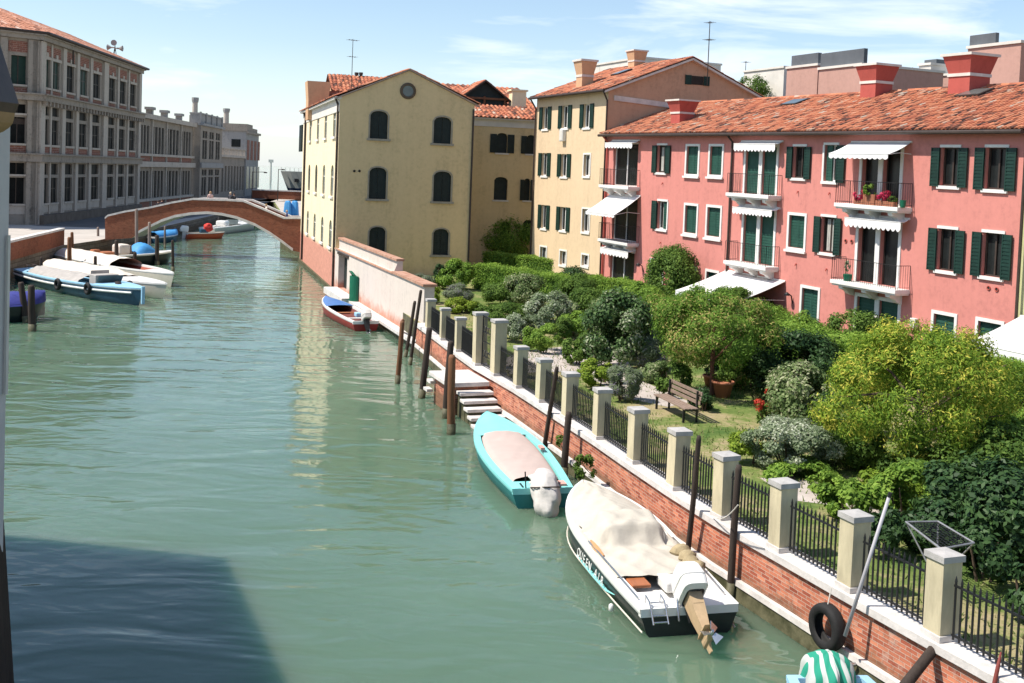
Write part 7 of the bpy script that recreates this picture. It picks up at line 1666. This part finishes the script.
# --- covered white motorboat in front
B1, L1 = boatroot('motorboat', 'white motorboat with dark hull, beige canvas cover and raised outboard beside the quay', (690, 609), (583, 482), .50, .95)
BM = 2.2
st1 = hull(B1, L1, BM, .52, .98, [M_bwhite, M_black], full=.55, sternk=.90, bowp=2.2, draft=.35, gun=.24, matf=M_bwhite, floorz=.30, rake=.5)
def rg1(t, v):
    a = abs(v); sm = lambda x: max(0.0, min(1.0, x)) ** 1.0
    tent = (1 - a) ** .85
    if t > .56: h = .46 * sm((1 - t) / .44) ** .9 * (tent * .75 + .25 * (1 - a ** 3))
    elif t > .45: h = (.46 + .02 * math.sin(t * 60)) * max(0, 1 - max(0, (a - .52) / .30) ** 1.6) * (1 if a < .82 else 0) + .05 * (1 - a)
    else: h = .05 + .38 * sm((t - .41) / .04) * (1 if a < .6 else .2) + .10 * (1 - a) * sm((t - .24) / .1)
    crease = .022 * abs(math.sin(t * 46 + a * 5)) * (1 - a ** 2) + .03 * abs(math.sin(v * 6 - t * 22)) * (1 if t < .56 else .15)
    fall = .10 * math.exp(-((t - .435) / .02) ** 2) * abs(math.sin(v * 5 + 1))
    return (h - crease - fall) * (1 - a ** 6) 
cover(B1, st1, L1, .215, .992, rg1, M_cover, wr=.012, nx=120, ny=36, seed=3, over=-.05)
mb = MB(); mb.par((L1 * .16, .36, .50), (.44, 0, 0), (0, .40, 0), (.0, 0, .07)); mb.build('hatch', M_teak, B1, local=True, bevel=.02)
mb = MB(); mb.box((L1 * .19, -.28, .50), (.55, .70, .22)); mb.build('bench_seat', M_bwhite, B1, local=True, bevel=.04)
mb = MB(); g = random.Random(5); rows = []
for i in range(13):
    cx_ = L1 * (.22 + .14 * i / 12); rr = .13 * (1 + .35 * math.sin(i * 1.9)) * (1 if 0 < i < 12 else .3)
    rows.append([Vector((cx_ + .03 * math.sin(i * 2.3), -.80 - .03 * math.sin(i) + rr * 1.3 * math.cos(q) * g.uniform(.85, 1.15), .64 + .10 * i / 12 + rr * math.sin(q))) for q in [k * .6283 for k in range(11)]])
for i in range(len(rows)): rows[i][-1] = rows[i][0]
mb.grid(rows); mb.build('rolled_canvas', mat('brown_canvas', (0.34, 0.27, 0.16), .9, .25, 4, .8), B1, True, local=True)
mb = MB(); b0, z0 = st1(0)
for s in (-1, 1):       # aft deck corners either side of the engine well
    mb.par((0, s * .34 if s > 0 else -b0 + .02, .45), (L1 * .13, 0, 0), (0, b0 - .36, 0), (0, 0, .07))
mb.build('aft_deck', M_bwhite, B1, local=True, bevel=.02)
mb = MB(); mb.box((.25, 0, .42), (.5, .6, .1)); mb.build('engine_well', M_bwhite, B1, local=True, bevel=.02)
mb = MB()
for k in range(4): mb.cyl((.10 - k * .09, .50, .62 - k * .09), (.10 - k * .09, .80, .62 - k * .09), .017, None, 6)
for yy in (.50, .80): mb.tube([(.3, yy, .52), (.26, yy, .70), (.06, yy, .66), (-.2, yy, .32)], .017, 6)
mb.build('boarding_ladder', M_metal, B1, local=True)
om = outboard(B1, -.04, .0, .66, M_bwhite, M_tan, 1.12, .95)
mb = MB(); mb.box((-.36, 0, .72), (.03, .20, .10), rz=0); mb.build('cowl_badge', M_iron, om, local=True)
textobj('90', .13, M_navy, om, (.12, 0, 1.13), (.3, 0, -math.pi / 2))
mb = MB(); mb.tube([(.05, -.24, .7), (-.02, -.26, .5), (-.08, -.25, .3)], .022, 6); mb.tube([(.05, .24, .7), (-.02, .26, .5), (-.1, .25, .32)], .022, 6); mb.build('stern_light', M_metal, B1, local=True)
for s in (1, -1):
    mb = MB(); rows = []
    for i in range(15): t = .06 + .42 * i / 14; b_, z = st1(t); rows.append((L1 * t, s * (b_ - .12), z + .07 + .05 * math.sin(math.pi * i / 14)))
    mb.tube(rows, .018, 6); mb.build('handrail', M_metal, B1, local=True)
mb = MB()
for s in (1, -1):
    pts = []
    for i in range(20): t = i / 20; b_, z = st1(t); pts.append((L1 * t - (.2 * max(0, t - .6)), s * (b_ * .93 + .02), .10 + .12 * t))
    mb.tube(pts, .018, 5)
mb.build('rubbing_strake', M_bwhite2, B1, local=True)
# hull lettering: pale block letters and a turquoise flourish on the canal side
def hullpt(st, L_, t, zf, s=1, rake=.5):
    b_, z = st(t); return Vector((L_ * t - .25 * max(0, t - .6) ** 2, s * b_ * (.93 + .07 * zf) + s * .02, .06 + (z - .16) * zf))
for k, ch in enumerate('QUEEN AIR'):
    if ch == ' ': continue
    t = .52 - k * .028; p = hullpt(st1, L1, t, .62); p2 = hullpt(st1, L1, t - .02, .62); a_ = math.atan2(p2.y - p.y, p2.x - p.x)
    textobj(ch, .25, M_bwhite, B1, (p.x, p.y + .012, p.z), (math.pi / 2 - .12, 0, a_), 'letter')
mb = MB(); pts = []
for i in range(26): t = .56 - .36 * i / 25; p = hullpt(st1, L1, t, .30 + .35 * max(0, (i - 20) / 6)); pts.append(p + Vector((0, -.015, 0)))
mb.tube(pts, [.008 + .03 * math.sin(math.pi * i / 25) for i in range(26)], 5); mb.build('swoosh', M_turq, B1, local=True)
fender(B1, (L1 * .17, BM / 2 + .06, .12), .05, .16)
mb = MB()
for (x, y) in ((L1 * .60, .92), (L1 * .585, .93)): mb.box((x, y, st1(.6)[1] + .06), (.14, .03, .04))
mb.build('cleat', M_iron, B1, local=True)
mb = MB(); pts = [Vector((L1 * (.36 + .13 * i / 9), st1(.4)[0] - .19 + .03 * math.sin(math.pi * i / 9), st1(.4)[1] + .075 + .02 * i / 9)) for i in range(10)]; mb.tube(pts, [.02 + .05 * math.sin(math.pi * i / 9) for i in range(10)], 6); mb.build('wooden_rail', mat('light_teak', (.50, .27, .12), .5, .15, 5, .05), B1, local=True)

# --- turquoise boat
B2, L2 = boatroot('motorboat', 'turquoise motorboat with pinkish grey cover and bagged outboard beside the landing steps', (543, 489), (487, 412), .50, .85)
st2 = hull(B2, L2, 2.05, .50, .85, [M_turq, M_turqd, M_bwhite], full=.45, sternk=.78, bowp=2.0, gun=.2, matg=M_turq, matf=M_boatint, rake=.45)
M_c2 = mat('pink_grey_cover', (0.47, 0.37, 0.33), .9, .06, 1.5, .3, bscale=6)
cover(B2, st2, L2, .10, .68, lambda t, v: (1 - abs(v) ** 4) * (.10 + .02 * math.cos(v * 3)) - .03, M_c2, inset=.24, wr=.006, seed=5)
mb = MB(); rows = []
for i in range(11):
    t = .66 + .33 * i / 10; b_, z = st2(t); rows.append([Vector((L2 * t, (b_ - .1) * v, z + .035 + .05 * (1 - v * v))) for v in (-1, -.6, -.2, .2, .6, 1)])
mb.grid(rows); mb.build('foredeck', M_turq, B2, True, local=True)
mb = MB(); b_, z = st2(0); mb.box((.32, 0, z + .0), (.62, 2 * b_ - .24, .07)); mb.build('aft_deck', M_turq, B2, local=True, bevel=.02)
def bag(root, c, rr, seed, name='motor_bag', mt=M_bag, tiltv=(0, 0, 0)):
    mb = MB(); g = random.Random(seed); rows = []; n, m_ = 14, 22; c = Vector(c)
    for i in range(n + 1):
        ph = math.pi * i / n; r = []
        for j in range(m_):
            th = 2 * math.pi * j / m_; k = 1 + .09 * math.sin(th * 5 + i * .9 + seed) + .06 * math.sin(th * 9 - i * 1.7) + .08 * math.sin(i * 1.35 + 2 * math.sin(th * 2 + seed)) + g.uniform(-.02, .02)
            r.append(c + Vector((rr[0] * k * math.sin(ph) ** .8 * math.cos(th) + tiltv[0] * math.cos(ph), rr[1] * k * math.sin(ph) ** .8 * math.sin(th) + tiltv[1] * math.cos(ph), rr[2] * math.cos(ph))))
        r.append(r[0]); rows.append(r)
    mb.grid(rows); return mb.build(name, mt, root, True, local=True)
ob2 = bag(B2, (-.28, .0, .46), (.46, .36, .58), 3, 'outboard_bag', tiltv=(.25, 0, 0)); bag(B2, (.22, -.05, .68), (.36, .36, .18), 4, 'folded_sheet')
mb = MB(); mb.torus((-.25, 0, .62), (.3, 0, 1), .38, .018, 22, 5); mb.torus((-.35, 0, .3), (.4, 0, 1), .33, .018, 22, 5); mb.build('cord', M_gut, ob2, local=True)
mb = MB(); mb.cyl((.02, .45, .5), (.05, .48, .95), .02, None, 6); mb.build('tiller_pin', M_iron, B2, local=True)
mb = MB(); mb.box((.25, -.58, .56), (.34, .16, .07)); mb.box((L2 * .45, -.80, .72), (.34, .12, .06)); mb.build('seat_pad', mat('pink_pad', (.6, .33, .28), .8, .1, 3, .2), B2, local=True)
mb = MB(); mb.box((.22, .52, .545), (.34, .04, .03)); mb.build('cleat', M_iron, B2, local=True)

# --- small red and blue boat by the plaster wall
B3, L3 = boatroot('motorboat', 'small dark red motorboat with blue foredeck and outboard beside the plaster wall', (366, 322), (325, 297), .48, .72)
st3 = hull(B3, L3, 1.75, .50, .74, [M_bwhite, M_redh], full=.5, sternk=.8, gun=.13, matg=M_bwhite, matf=mat('dark_red_inside', (.16, .05, .04), .7, .2, 3, .1))
mb = MB(); rows = []
for i in range(9):
    t = .60 + .39 * i / 8; b_, z = st3(t); rows.append([Vector((L3 * t, (b_ - .05) * v, z + .05 + .05 * (1 - v * v))) for v in (-1, -.5, 0, .5, 1)])
mb.grid(rows); mb.build('foredeck', M_blue, B3, True, local=True)
for t in (.2, .42): b_, z = st3(t); mb = MB(); mb.box((L3 * t, 0, z - .08), (.28, 2 * b_ - .2, .04)); mb.build('thwart', M_bwhite if t < .3 else M_teak, B3, local=True)
outboard(B3, -.02, 0, .55, M_bag, M_iron, 1.0, .5)
mb = MB(); mb.box((L3 * .3, -.3, .5), (.5, .3, .25)); mb.build('blue_bucket', M_lblue, B3, local=True, bevel=.05)

# --- left bank boats
def flatdeck(root, st, L_, t0, t1, mt, name, gun=.1, dz=.03, cam_=.05):
    mb = MB(); rows = []
    for i in range(13):
        t = t0 + (t1 - t0) * i / 12; b_, z = st(t); b_ = max(0, b_ - gun * .5); rows.append([Vector((L_ * t, b_ * v, z + dz + cam_ * (1 - v * v))) for v in (-1, -.6, -.2, .2, .6, 1)])
    mb.grid(rows); return mb.build(name, mt, root, True, local=True)
B4, L4 = boatroot('cargo_boat', 'long blue and white cargo boat with grey cover, the nearest of the left bank boats', (27, 268), (143, 292), .8, .85)
st4 = hull(B4, L4, 3.0, .75, 1.05, [M_bwhite, M_dblue], full=.45, sternk=.6, bowp=2.6, gun=.25, matg=M_lblue, matf=M_lblue, floorz=.5, flare=.9)
flatdeck(B4, st4, L4, .74, .99, M_lblue, 'foredeck'); flatdeck(B4, st4, L4, .0, .12, M_lblue, 'aft_deck')
M_gcov = mat('grey_striped_cover', (.38, .35, .32), .9, .15, 2, .4); cover(B4, st4, L4, .13, .62, lambda t, v: .34 * (1 - v * v), M_gcov, inset=.35, wr=.03, seed=9)
mb = MB(); mb.box((L4 * .70, 0, 1.15), (.9, 1.5, .6)); mb.box((L4 * .665, 0, 1.4), (.1, 1.2, .5)); mb.build('cabin_box', M_gcov, B4, local=True, bevel=.05)
mb = MB(); mb.par((L4 * .735, -.8, 1.0), (.35, 0, .45), (0, 1.6, 0), (.04, 0, 0)); mb.build('windscreen', M_glassg, B4, local=True)
for s in (-1, 1):
    mb = MB(); pts = [];
    for i in range(24): t = i / 24; b_, z = st4(t); pts.append((L4 * t, s * (b_ * .97 + .03), z - .28))
    mb.tube(pts, .07, 6); mb.build('white_strake', M_bwhite, B4, local=True)
    for t in (.52, .74): b_, z = st4(t); mb = MB(); mb.torus((L4 * t, s * (b_ + .1), z - .25), (0, 1, 0), .28, .11, 20, 8); mb.build('tyre_fender', M_rubber, B4, True, local=True)
mb = MB(); mb.box((L4 * 1.0, 0, .65), (.16, .2, 1.05)); mb.build('stem_post', M_lblue, B4, local=True, bevel=.03)
for x, y in ((.04, .2), (.05, -.3), (.78, .2), (.82, -.1)): mb = MB(); mb.box((L4 * x + .1, y, 1.0 + .03), (.4, .25, .16)); mb.build('deck_gear', M_gut, B4, local=True, bevel=.03)
B5, L5 = boatroot('barge', 'white motorboat with a long cream cover lying behind the blue cargo boat', (52, 263), (167, 285), .9, .9)
st5 = hull(B5, L5, 2.8, .7, .95, [M_bwhite2, M_bwhite2], full=.5, sternk=.85, bowp=2.4, gun=.3, matg=M_bwhite, matf=M_bwhite, floorz=.5)
cover(B5, st5, L5, .02, .66, lambda t, v: .5 * (1 - abs(v) ** 2.5) * min(1, (0.68 - t) / .2 + .2), M_coverc, inset=.2, wr=.03, seed=12); flatdeck(B5, st5, L5, .64, .99, M_bwhite, 'foredeck', dz=.05)
B6, L6 = boatroot('motorboat', 'cream covered motorboat with red brown cockpit behind the white barge', (66, 252), (174, 275), .9, .9)
st6 = hull(B6, L6, 2.8, .75, 1.0, [M_bwhite, M_bwhite2], full=.5, sternk=.8, bowp=2.4, gun=.25, matg=M_bwhite, matf=mat('red_brown_cockpit', (.30, .08, .05), .7, .2, 3, .1), floorz=.45)
cover(B6, st6, L6, .02, .60, lambda t, v: .5 * (1 - abs(v) ** 2.5), M_coverc, inset=.1, wr=.03, seed=14); flatdeck(B6, st6, L6, .84, .99, M_bwhite, 'foredeck')
B7, L7 = boatroot('motorboat', 'black hulled boat with white deck and blue tarpaulin in front of the bridge foot', (88, 255), (173, 252), .9, .9)
st7 = hull(B7, L7, 2.6, .85, 1.0, [M_bwhite, M_black], full=.5, sternk=.85, bowp=2.4, gun=.25, matg=M_bwhite, matf=M_boatint, floorz=.5)
flatdeck(B7, st7, L7, .7, .99, M_bwhite, 'foredeck'); cover(B7, st7, L7, .48, .74, lambda t, v: .8 * (1 - abs(v) ** 3) * math.sin(math.pi * (t - .46) / .3) , M_tarpb, inset=.25, wr=.04, seed=16, name='tarpaulin')
mb = MB(); mb.box((L7 * .38, .1, 1.25), (1.0, 1.3, .9)); mb.build('cabin', M_coverc, B7, local=True, bevel=.2); mb = MB(); mb.box((L7 * .2, 0, .95), (1.2, 1.2, .35)); mb.box((L7 * .1, .3, 1.05), (.6, .6, .5)); mb.build('deck_gear', M_teak, B7, local=True, bevel=.08)
B8, L8 = boatroot('motorboat', 'small boat under a light blue tarpaulin beneath the left end of the bridge', (150, 236), (177, 234), .7, .7)
st8 = hull(B8, L8, 2.0, .6, .8, [M_bwhite, M_dblue], gun=.15); cover(B8, st8, L8, .05, .95, lambda t, v: .45 * (1 - abs(v) ** 3), M_tarpb, wr=.03, seed=17, name='tarpaulin')
B9, L9 = boatroot('motorboat', 'orange red motorboat with a white outboard seen under the bridge', (186, 233), (225, 232), .6, .75)
st9 = hull(B9, L9, 1.9, .6, .75, [M_orange, M_orange], full=.5, sternk=.85, gun=.12, matg=M_bwhite2, matf=M_bwhite2); outboard(B9, -.05, 0, .7, M_bwhite, M_bwhite, 1.3, .1)
mb = MB(); mb.box((L9 * .45, 0, .85), (.9, .9, .5)); mb.build('console', M_dblue, B9, local=True, bevel=.1); bag(B9, (L9 * .55, -.2, 1.25), (.5, .45, .5), 8, 'red_bag', mt=mat('red_fabric', (.6, .05, .04), .8, .1, 3, .3))
B10, L10 = boatroot('motorboat', 'white speedboat with windscreen behind the orange boat under the bridge', (207, 227), (255, 222), .9, .9)
st10 = hull(B10, L10, 2.4, .8, 1.0, [M_bwhite, M_bwhite2], full=.5, sternk=.85, gun=.3, matg=M_bwhite, matf=M_bwhite, floorz=.55); flatdeck(B10, st10, L10, .55, .99, M_bwhite, 'foredeck', dz=.08)
mb = MB(); mb.par((L10 * .48, -.8, .9), (.3, 0, .6), (0, 1.6, 0), (.04, 0, 0)); mb.build('windscreen', M_glassg, B10, local=True); mb = MB(); mb.box((L10 * .3, 0, 1.15), (1.4, 1.3, .7)); mb.build('cockpit_cover', M_bwhite, B10, local=True, bevel=.2)
B11, L11 = boatroot('motorboat', 'dark hulled boat with white deck farthest away under the bridge', (232, 221), (275, 218), .9, .9)
st11 = hull(B11, L11, 2.4, .8, 1.0, [M_bwhite, M_black], gun=.3, matg=M_bwhite, matf=M_bwhite, floorz=.6); flatdeck(B11, st11, L11, .4, .99, M_bwhite, 'foredeck', dz=.08)
B12, L12 = boatroot('motorboat', 'dark boat under a purple blue tarpaulin at the left edge beside two posts', (-25, 306), (46, 303), .8, .8)
st12 = hull(B12, L12, 2.6, .9, 1.0, [M_dblue, M_black], full=.5, sternk=.8, gun=.15, matg=M_black); cover(B12, st12, L12, .02, .98, lambda t, v: .45 * (1 - abs(v) ** 2.5), M_tarpp, wr=.04, seed=21, over=.08, name='tarpaulin')

# --- boat with a striped cloth at the lower right
B13, L13 = boatroot('motorboat', 'pale blue boat stern with a green and white striped cloth over its outboard', (827, 677), (900, 760), .45, .6)
st13 = hull(B13, L13, 1.6, .45, .6, [M_lblue, M_lblue], full=.6, sternk=.85, gun=.15, matg=M_lblue)
m, nt_, b, L_ = nodes('striped_cloth'); tcn = nt_.nodes.new('ShaderNodeTexCoord'); wv_ = nt_.nodes.new('ShaderNodeTexWave'); wv_.inputs['Scale'].default_value = 1.7; wv_.inputs['Distortion'].default_value = 5.0; wv_.inputs['Detail'].default_value = 1.0; wv_.inputs['Detail Scale'].default_value = .8; wv_.bands_direction = 'Y'
L_(tcn.outputs['Object'], wv_.inputs['Vector']); r = ramp(nt_, [(0.36, (0.48, 0.50, 0.47)), (0.41, (0.012, 0.25, 0.16))]); L_(wv_.outputs['Fac'], r.inputs['Fac']); L_(r.outputs['Color'], b.inputs['Base Color']); b.inputs['Roughness'].default_value = .85
def drape(root, c, r_, h, seed, mt, name):
    mb = MB(); rows = []; n, m_ = 22, 60; c = Vector(c)
    for i in range(n + 1):
        f = i / n; r = []
        for j in range(m_ + 1):
            th = 2 * math.pi * (j % m_) / m_; k = math.sin(min(1, f * 1.7) * math.pi / 2) ** .8 * (1 + .12 * f) + f * .26 * abs(math.sin(th * 3.5 + seed + f * 1.5)) + (.05 + f * .10) * math.sin(th * 9 + f * 5)
            k -= .10 * math.sin(f * 9 + 2 * th) * f * (1 - f)
            r.append(c + Vector((r_ * k * math.cos(th) * (1.1 + .2 * math.sin(th + seed)), r_ * k * math.sin(th), h * (1 - f ** 1.5) + .04 * math.sin(th * 4 + seed) * f)))
        rows.append(r)
    mb.grid(rows); return mb.build(name, mt, root, True, local=True, solid=.01)
cl = drape(B13, (.0, .0, .18), .34, .70, 2.0, m, 'striped_cloth'); drape(B13, (-.26, .24, .14), .26, .50, 4.0, m, 'striped_cloth_hem')
pw_ = MB(); g = random.Random(3)
for k in range(5): pw_.tube([(-.45, .35, .3), (-.62 - .05 * k, .40 + .06 * k, .26 + .04 * g.random()), (-.75, .40 + .1 * k, .12 + .05 * k)], .035, 6)
pw_.build('propeller_bundle', M_metal, B13, True, local=True)
# tyre fender hanging on the quay wall
cpf = offs(PIL, .52); 
def quaypt(px, py, z, off=.5):
    p = onz(px, py, z); return p
tp = onz(819, 621, .80); i = min(range(len(PIL) - 1), key=lambda k: abs(PIL[k][1] - tp.y)); t = tang(i); nrm = Vector((-t.y, t.x, 0)); nrm = nrm if nrm.x < 0 else -nrm
q0 = Vector((*offs(PIL, .31)[i], .8)); q1 = Vector((*offs(PIL, .31)[i + 1], .8)); w_ = (tp.y - q0.y) / (q1.y - q0.y); base = q0.lerp(q1, w_)
ty = thing('tyre', 'black car tyre hung by a cord as a fender on the brick quay wall', 'tyre', base + nrm * .12)
c = base + nrm * .13; c.z = .72
mb = MB(); prof = [(.19, .07), (.20, .09), (.27, .10), (.31, .085), (.325, .04), (.325, -.04), (.31, -.085), (.27, -.10), (.20, -.09), (.19, -.07), (.23, -.05), (.29, -.03), (.29, .03), (.23, .05), (.19, .07)]
u_ = Vector((t.x, t.y, 0)); rows = []
for k in range(37):
    a = 2 * math.pi * k / 36; d = u_ * math.cos(a) + Vector((0, 0, 1)) * math.sin(a); rows.append([c + d * rr * 1.28 + nrm * h * 1.2 for rr, h in prof])
mb.grid(rows); mb.build('carcass', M_rubber, ty, True)
mb = MB(); mb.tube([c + Vector((0, 0, .18)), c + Vector((0, 0, .36)) + nrm * .02, base + nrm * .08 + Vector((0, 0, .62))], .012, 5); mb.build('cord', M_concwhite, ty)
# mooring lines
def rope(a, c, sag, label, r_=.012):
    a, c = Vector(a), Vector(c); mb = MB(); mb.tube([a.lerp(c, k / 8) - Vector((0, 0, sag * math.sin(math.pi * k / 8))) for k in range(9)], r_, 5); tag(mb.build('mooring_rope', M_concwhite, origin=a), label, 'rope')
rope(onz(565, 428, .9), Vector((*offs(PIL, .0)[7], 1.9)), .1, 'thin rope from the black post to the pillar above the turquoise boat')
rope(ony(738, 505, 21.0), Vector((*offs(PIL, .3)[11], 1.45)), .15, 'pale rope from the thick black post at the white boat to the fence')
# blue tarpaulin stacks on the far right quay
for k, (x, lb_) in enumerate(((287.5, 'left of two blue tarpaulin covered stacks beyond the bridge'), (294.5, 'right of two blue tarpaulin covered stacks beyond the bridge'))):
    p = onz(x, 216.5, GZ); root = thing('covered_stack', lb_, 'stack', p, 0, 'blue covered stacks'); k_ = scale_at(p); w_ = 7.5 * k_; h = 15.5 * k_
    mb = MB(); N = 8; rows = []
    for i in range(N + 1):
        r = []
        for j in range(N + 1):
            u, v = 2 * i / N - 1, 2 * j / N - 1; zz = h * (1 - .5 * max(abs(u), abs(v)) ** 6) + .08 * math.sin(i * 2.1 + j * 1.3 + k)
            if max(abs(u), abs(v)) > .99: zz = .1
            r.append(Vector((p.x + u * w_ / 2, p.y + v * w_ / 2, p.z + zz)))
        rows.append(r)
    mb.grid(rows); mb.build('tarpaulin', M_tarpb, root, True); mb = MB(); mb.box((p.x, p.y, p.z + .1), (w_ * 1.02, w_ * 1.02, .2)); mb.build('pallet', M_woodgr, root)

# ================================================================== PEOPLE
def person(foot, label, top_, leg_, hair_, h=1.72, rz=0.0, pose='stand', arms=0.15, carry=None):
    root = thing('person', label, 'person', foot, rz); s = h / 1.75
    V = [(0, 0, .95), (0, 0, 1.15), (0, 0, 1.40), (0, 0, 1.52), (0, 0, 1.62), (0, .01, 1.71), (.19, 0, 1.42), (.25, .03, 1.14), (.26, .14, .92), (.27, .19, .84), (-.19, 0, 1.42), (-.25, .03, 1.14), (-.26, .10, .90), (-.27, .13, .82),
         (.10, 0, .90), (.11, .05, .50), (.11, -.03, .10), (.11, .10, .04), (-.10, 0, .90), (-.11, -.02, .50), (-.11, -.12, .10), (-.11, .01, .04)]
    E = [(0, 1), (1, 2), (2, 3), (3, 4), (4, 5), (2, 6), (6, 7), (7, 8), (8, 9), (2, 10), (10, 11), (11, 12), (12, 13), (0, 14), (14, 15), (15, 16), (16, 17), (0, 18), (18, 19), (19, 20), (20, 21)]
    Rd = [.14, .13, .15, .06, .10, .07, .065, .045, .035, .035, .065, .045, .035, .035, .095, .065, .045, .035, .095, .065, .045, .035]
    me = bpy.data.meshes.new('body'); me.from_pydata([(x * s, y * s, z * s) for x, y, z in V], E, []); o = bpy.data.objects.new('body', me); COL.objects.link(o); o.parent = root
    sk = o.modifiers.new('skin', 'SKIN'); sub = o.modifiers.new('sub', 'SUBSURF'); sub.levels = sub.render_levels = 1
    if not me.skin_vertices: pass
    lay = me.skin_vertices[0].data if me.skin_vertices else None
    if lay is None:
        bpy.context.view_layer.objects.active = o; o.select_set(True); bpy.ops.mesh.customdata_skin_add(); lay = me.skin_vertices[0].data
    for i, d in enumerate(lay): d.radius = (Rd[i] * s, Rd[i] * s * (.75 if i < 4 else 1)); d.use_root = (i == 0)
    nm = 'clothes_' + '_'.join('%02x' % int(c * 255) for c in top_ + leg_)
    if nm not in MATS:
        m, nt, b, L = nodes('person_clothing'); tc_ = nt.nodes.new('ShaderNodeTexCoord'); sp = nt.nodes.new('ShaderNodeSeparateXYZ'); L(tc_.outputs['Object'], sp.inputs['Vector'])
        dv_ = nt.nodes.new('ShaderNodeMath'); dv_.operation = 'DIVIDE'; dv_.inputs[1].default_value = 2.0; L(sp.outputs['Z'], dv_.inputs[0])
        r = ramp(nt, [(0.0, (.05, .04, .03)), (.04, leg_), (.49 * s, top_), (.755 * s, (.55, .34, .25))]); r.color_ramp.interpolation = 'CONSTANT'; L(dv_.outputs[0], r.inputs['Fac']); L(r.outputs['Color'], b.inputs['Base Color']); b.inputs['Roughness'].default_value = .85; MATS[nm] = m
    me.materials.append(MATS[nm])
    hm = mat('hair_%02x' % int(hair_[0] * 255), hair_, .7, .2, 10, .2); mb = MB(); rows = []
    for i in range(7):
        ph = math.pi * .62 * i / 6; rows.append([Vector((.105 * math.sin(ph) * math.cos(q) * s, (-.012 + .12 * math.sin(ph) * math.sin(q)) * s, (1.655 + .125 * math.cos(ph) + (.05 if math.sin(q) > .5 and i > 4 else 0)) * s)) for q in [k * 2 * math.pi / 12 for k in range(13)]])
    mb.grid(rows); mb.build('hair', hm, root, True, local=True)
    return root
def bridge_foot(px, off=1.7):
    t = ony(px, interp(TOP, px), YB); return Vector((t.x, YB + off, t.z - .95))
person(bridge_foot(205), 'person in a pale pink top standing on the crest of the bridge', (.72, .50, .45), (.5, .42, .38), (.35, .22, .12), rz=.5)
person(bridge_foot(225.5), 'fair haired person in dark clothes on the crest of the bridge', (.05, .05, .06), (.04, .04, .05), (.55, .45, .32), rz=-.4)
person(bridge_foot(229), 'person in black close beside the fair haired one on the bridge', (.02, .02, .025), (.03, .03, .04), (.03, .02, .02), rz=2.6, h=1.62)
person(bridge_foot(150, 2.2), 'person in dark clothes walking up the left ramp of the bridge', (.03, .03, .04), (.03, .03, .035), (.03, .02, .02), rz=1.3, h=1.6)
person(bridge_foot(156, 1.6), 'second person in dark clothes just right of the first on the left ramp', (.05, .04, .05), (.02, .02, .03), (.05, .03, .02), rz=1.3, h=1.62)
person(bridge_foot(284, 1.2), 'person in a dark blue jacket at the right end of the bridge', (.04, .05, .14), (.03, .03, .05), (.4, .3, .2), rz=-1.2, h=1.7)
p = bridge_foot(264, .9)
person(p + Vector((0, 0, -.2)), 'person in a cream shirt on the right slope of the bridge', (.75, .66, .55), (.10, .10, .10), (.3, .2, .1), rz=-1.2, h=1.7)
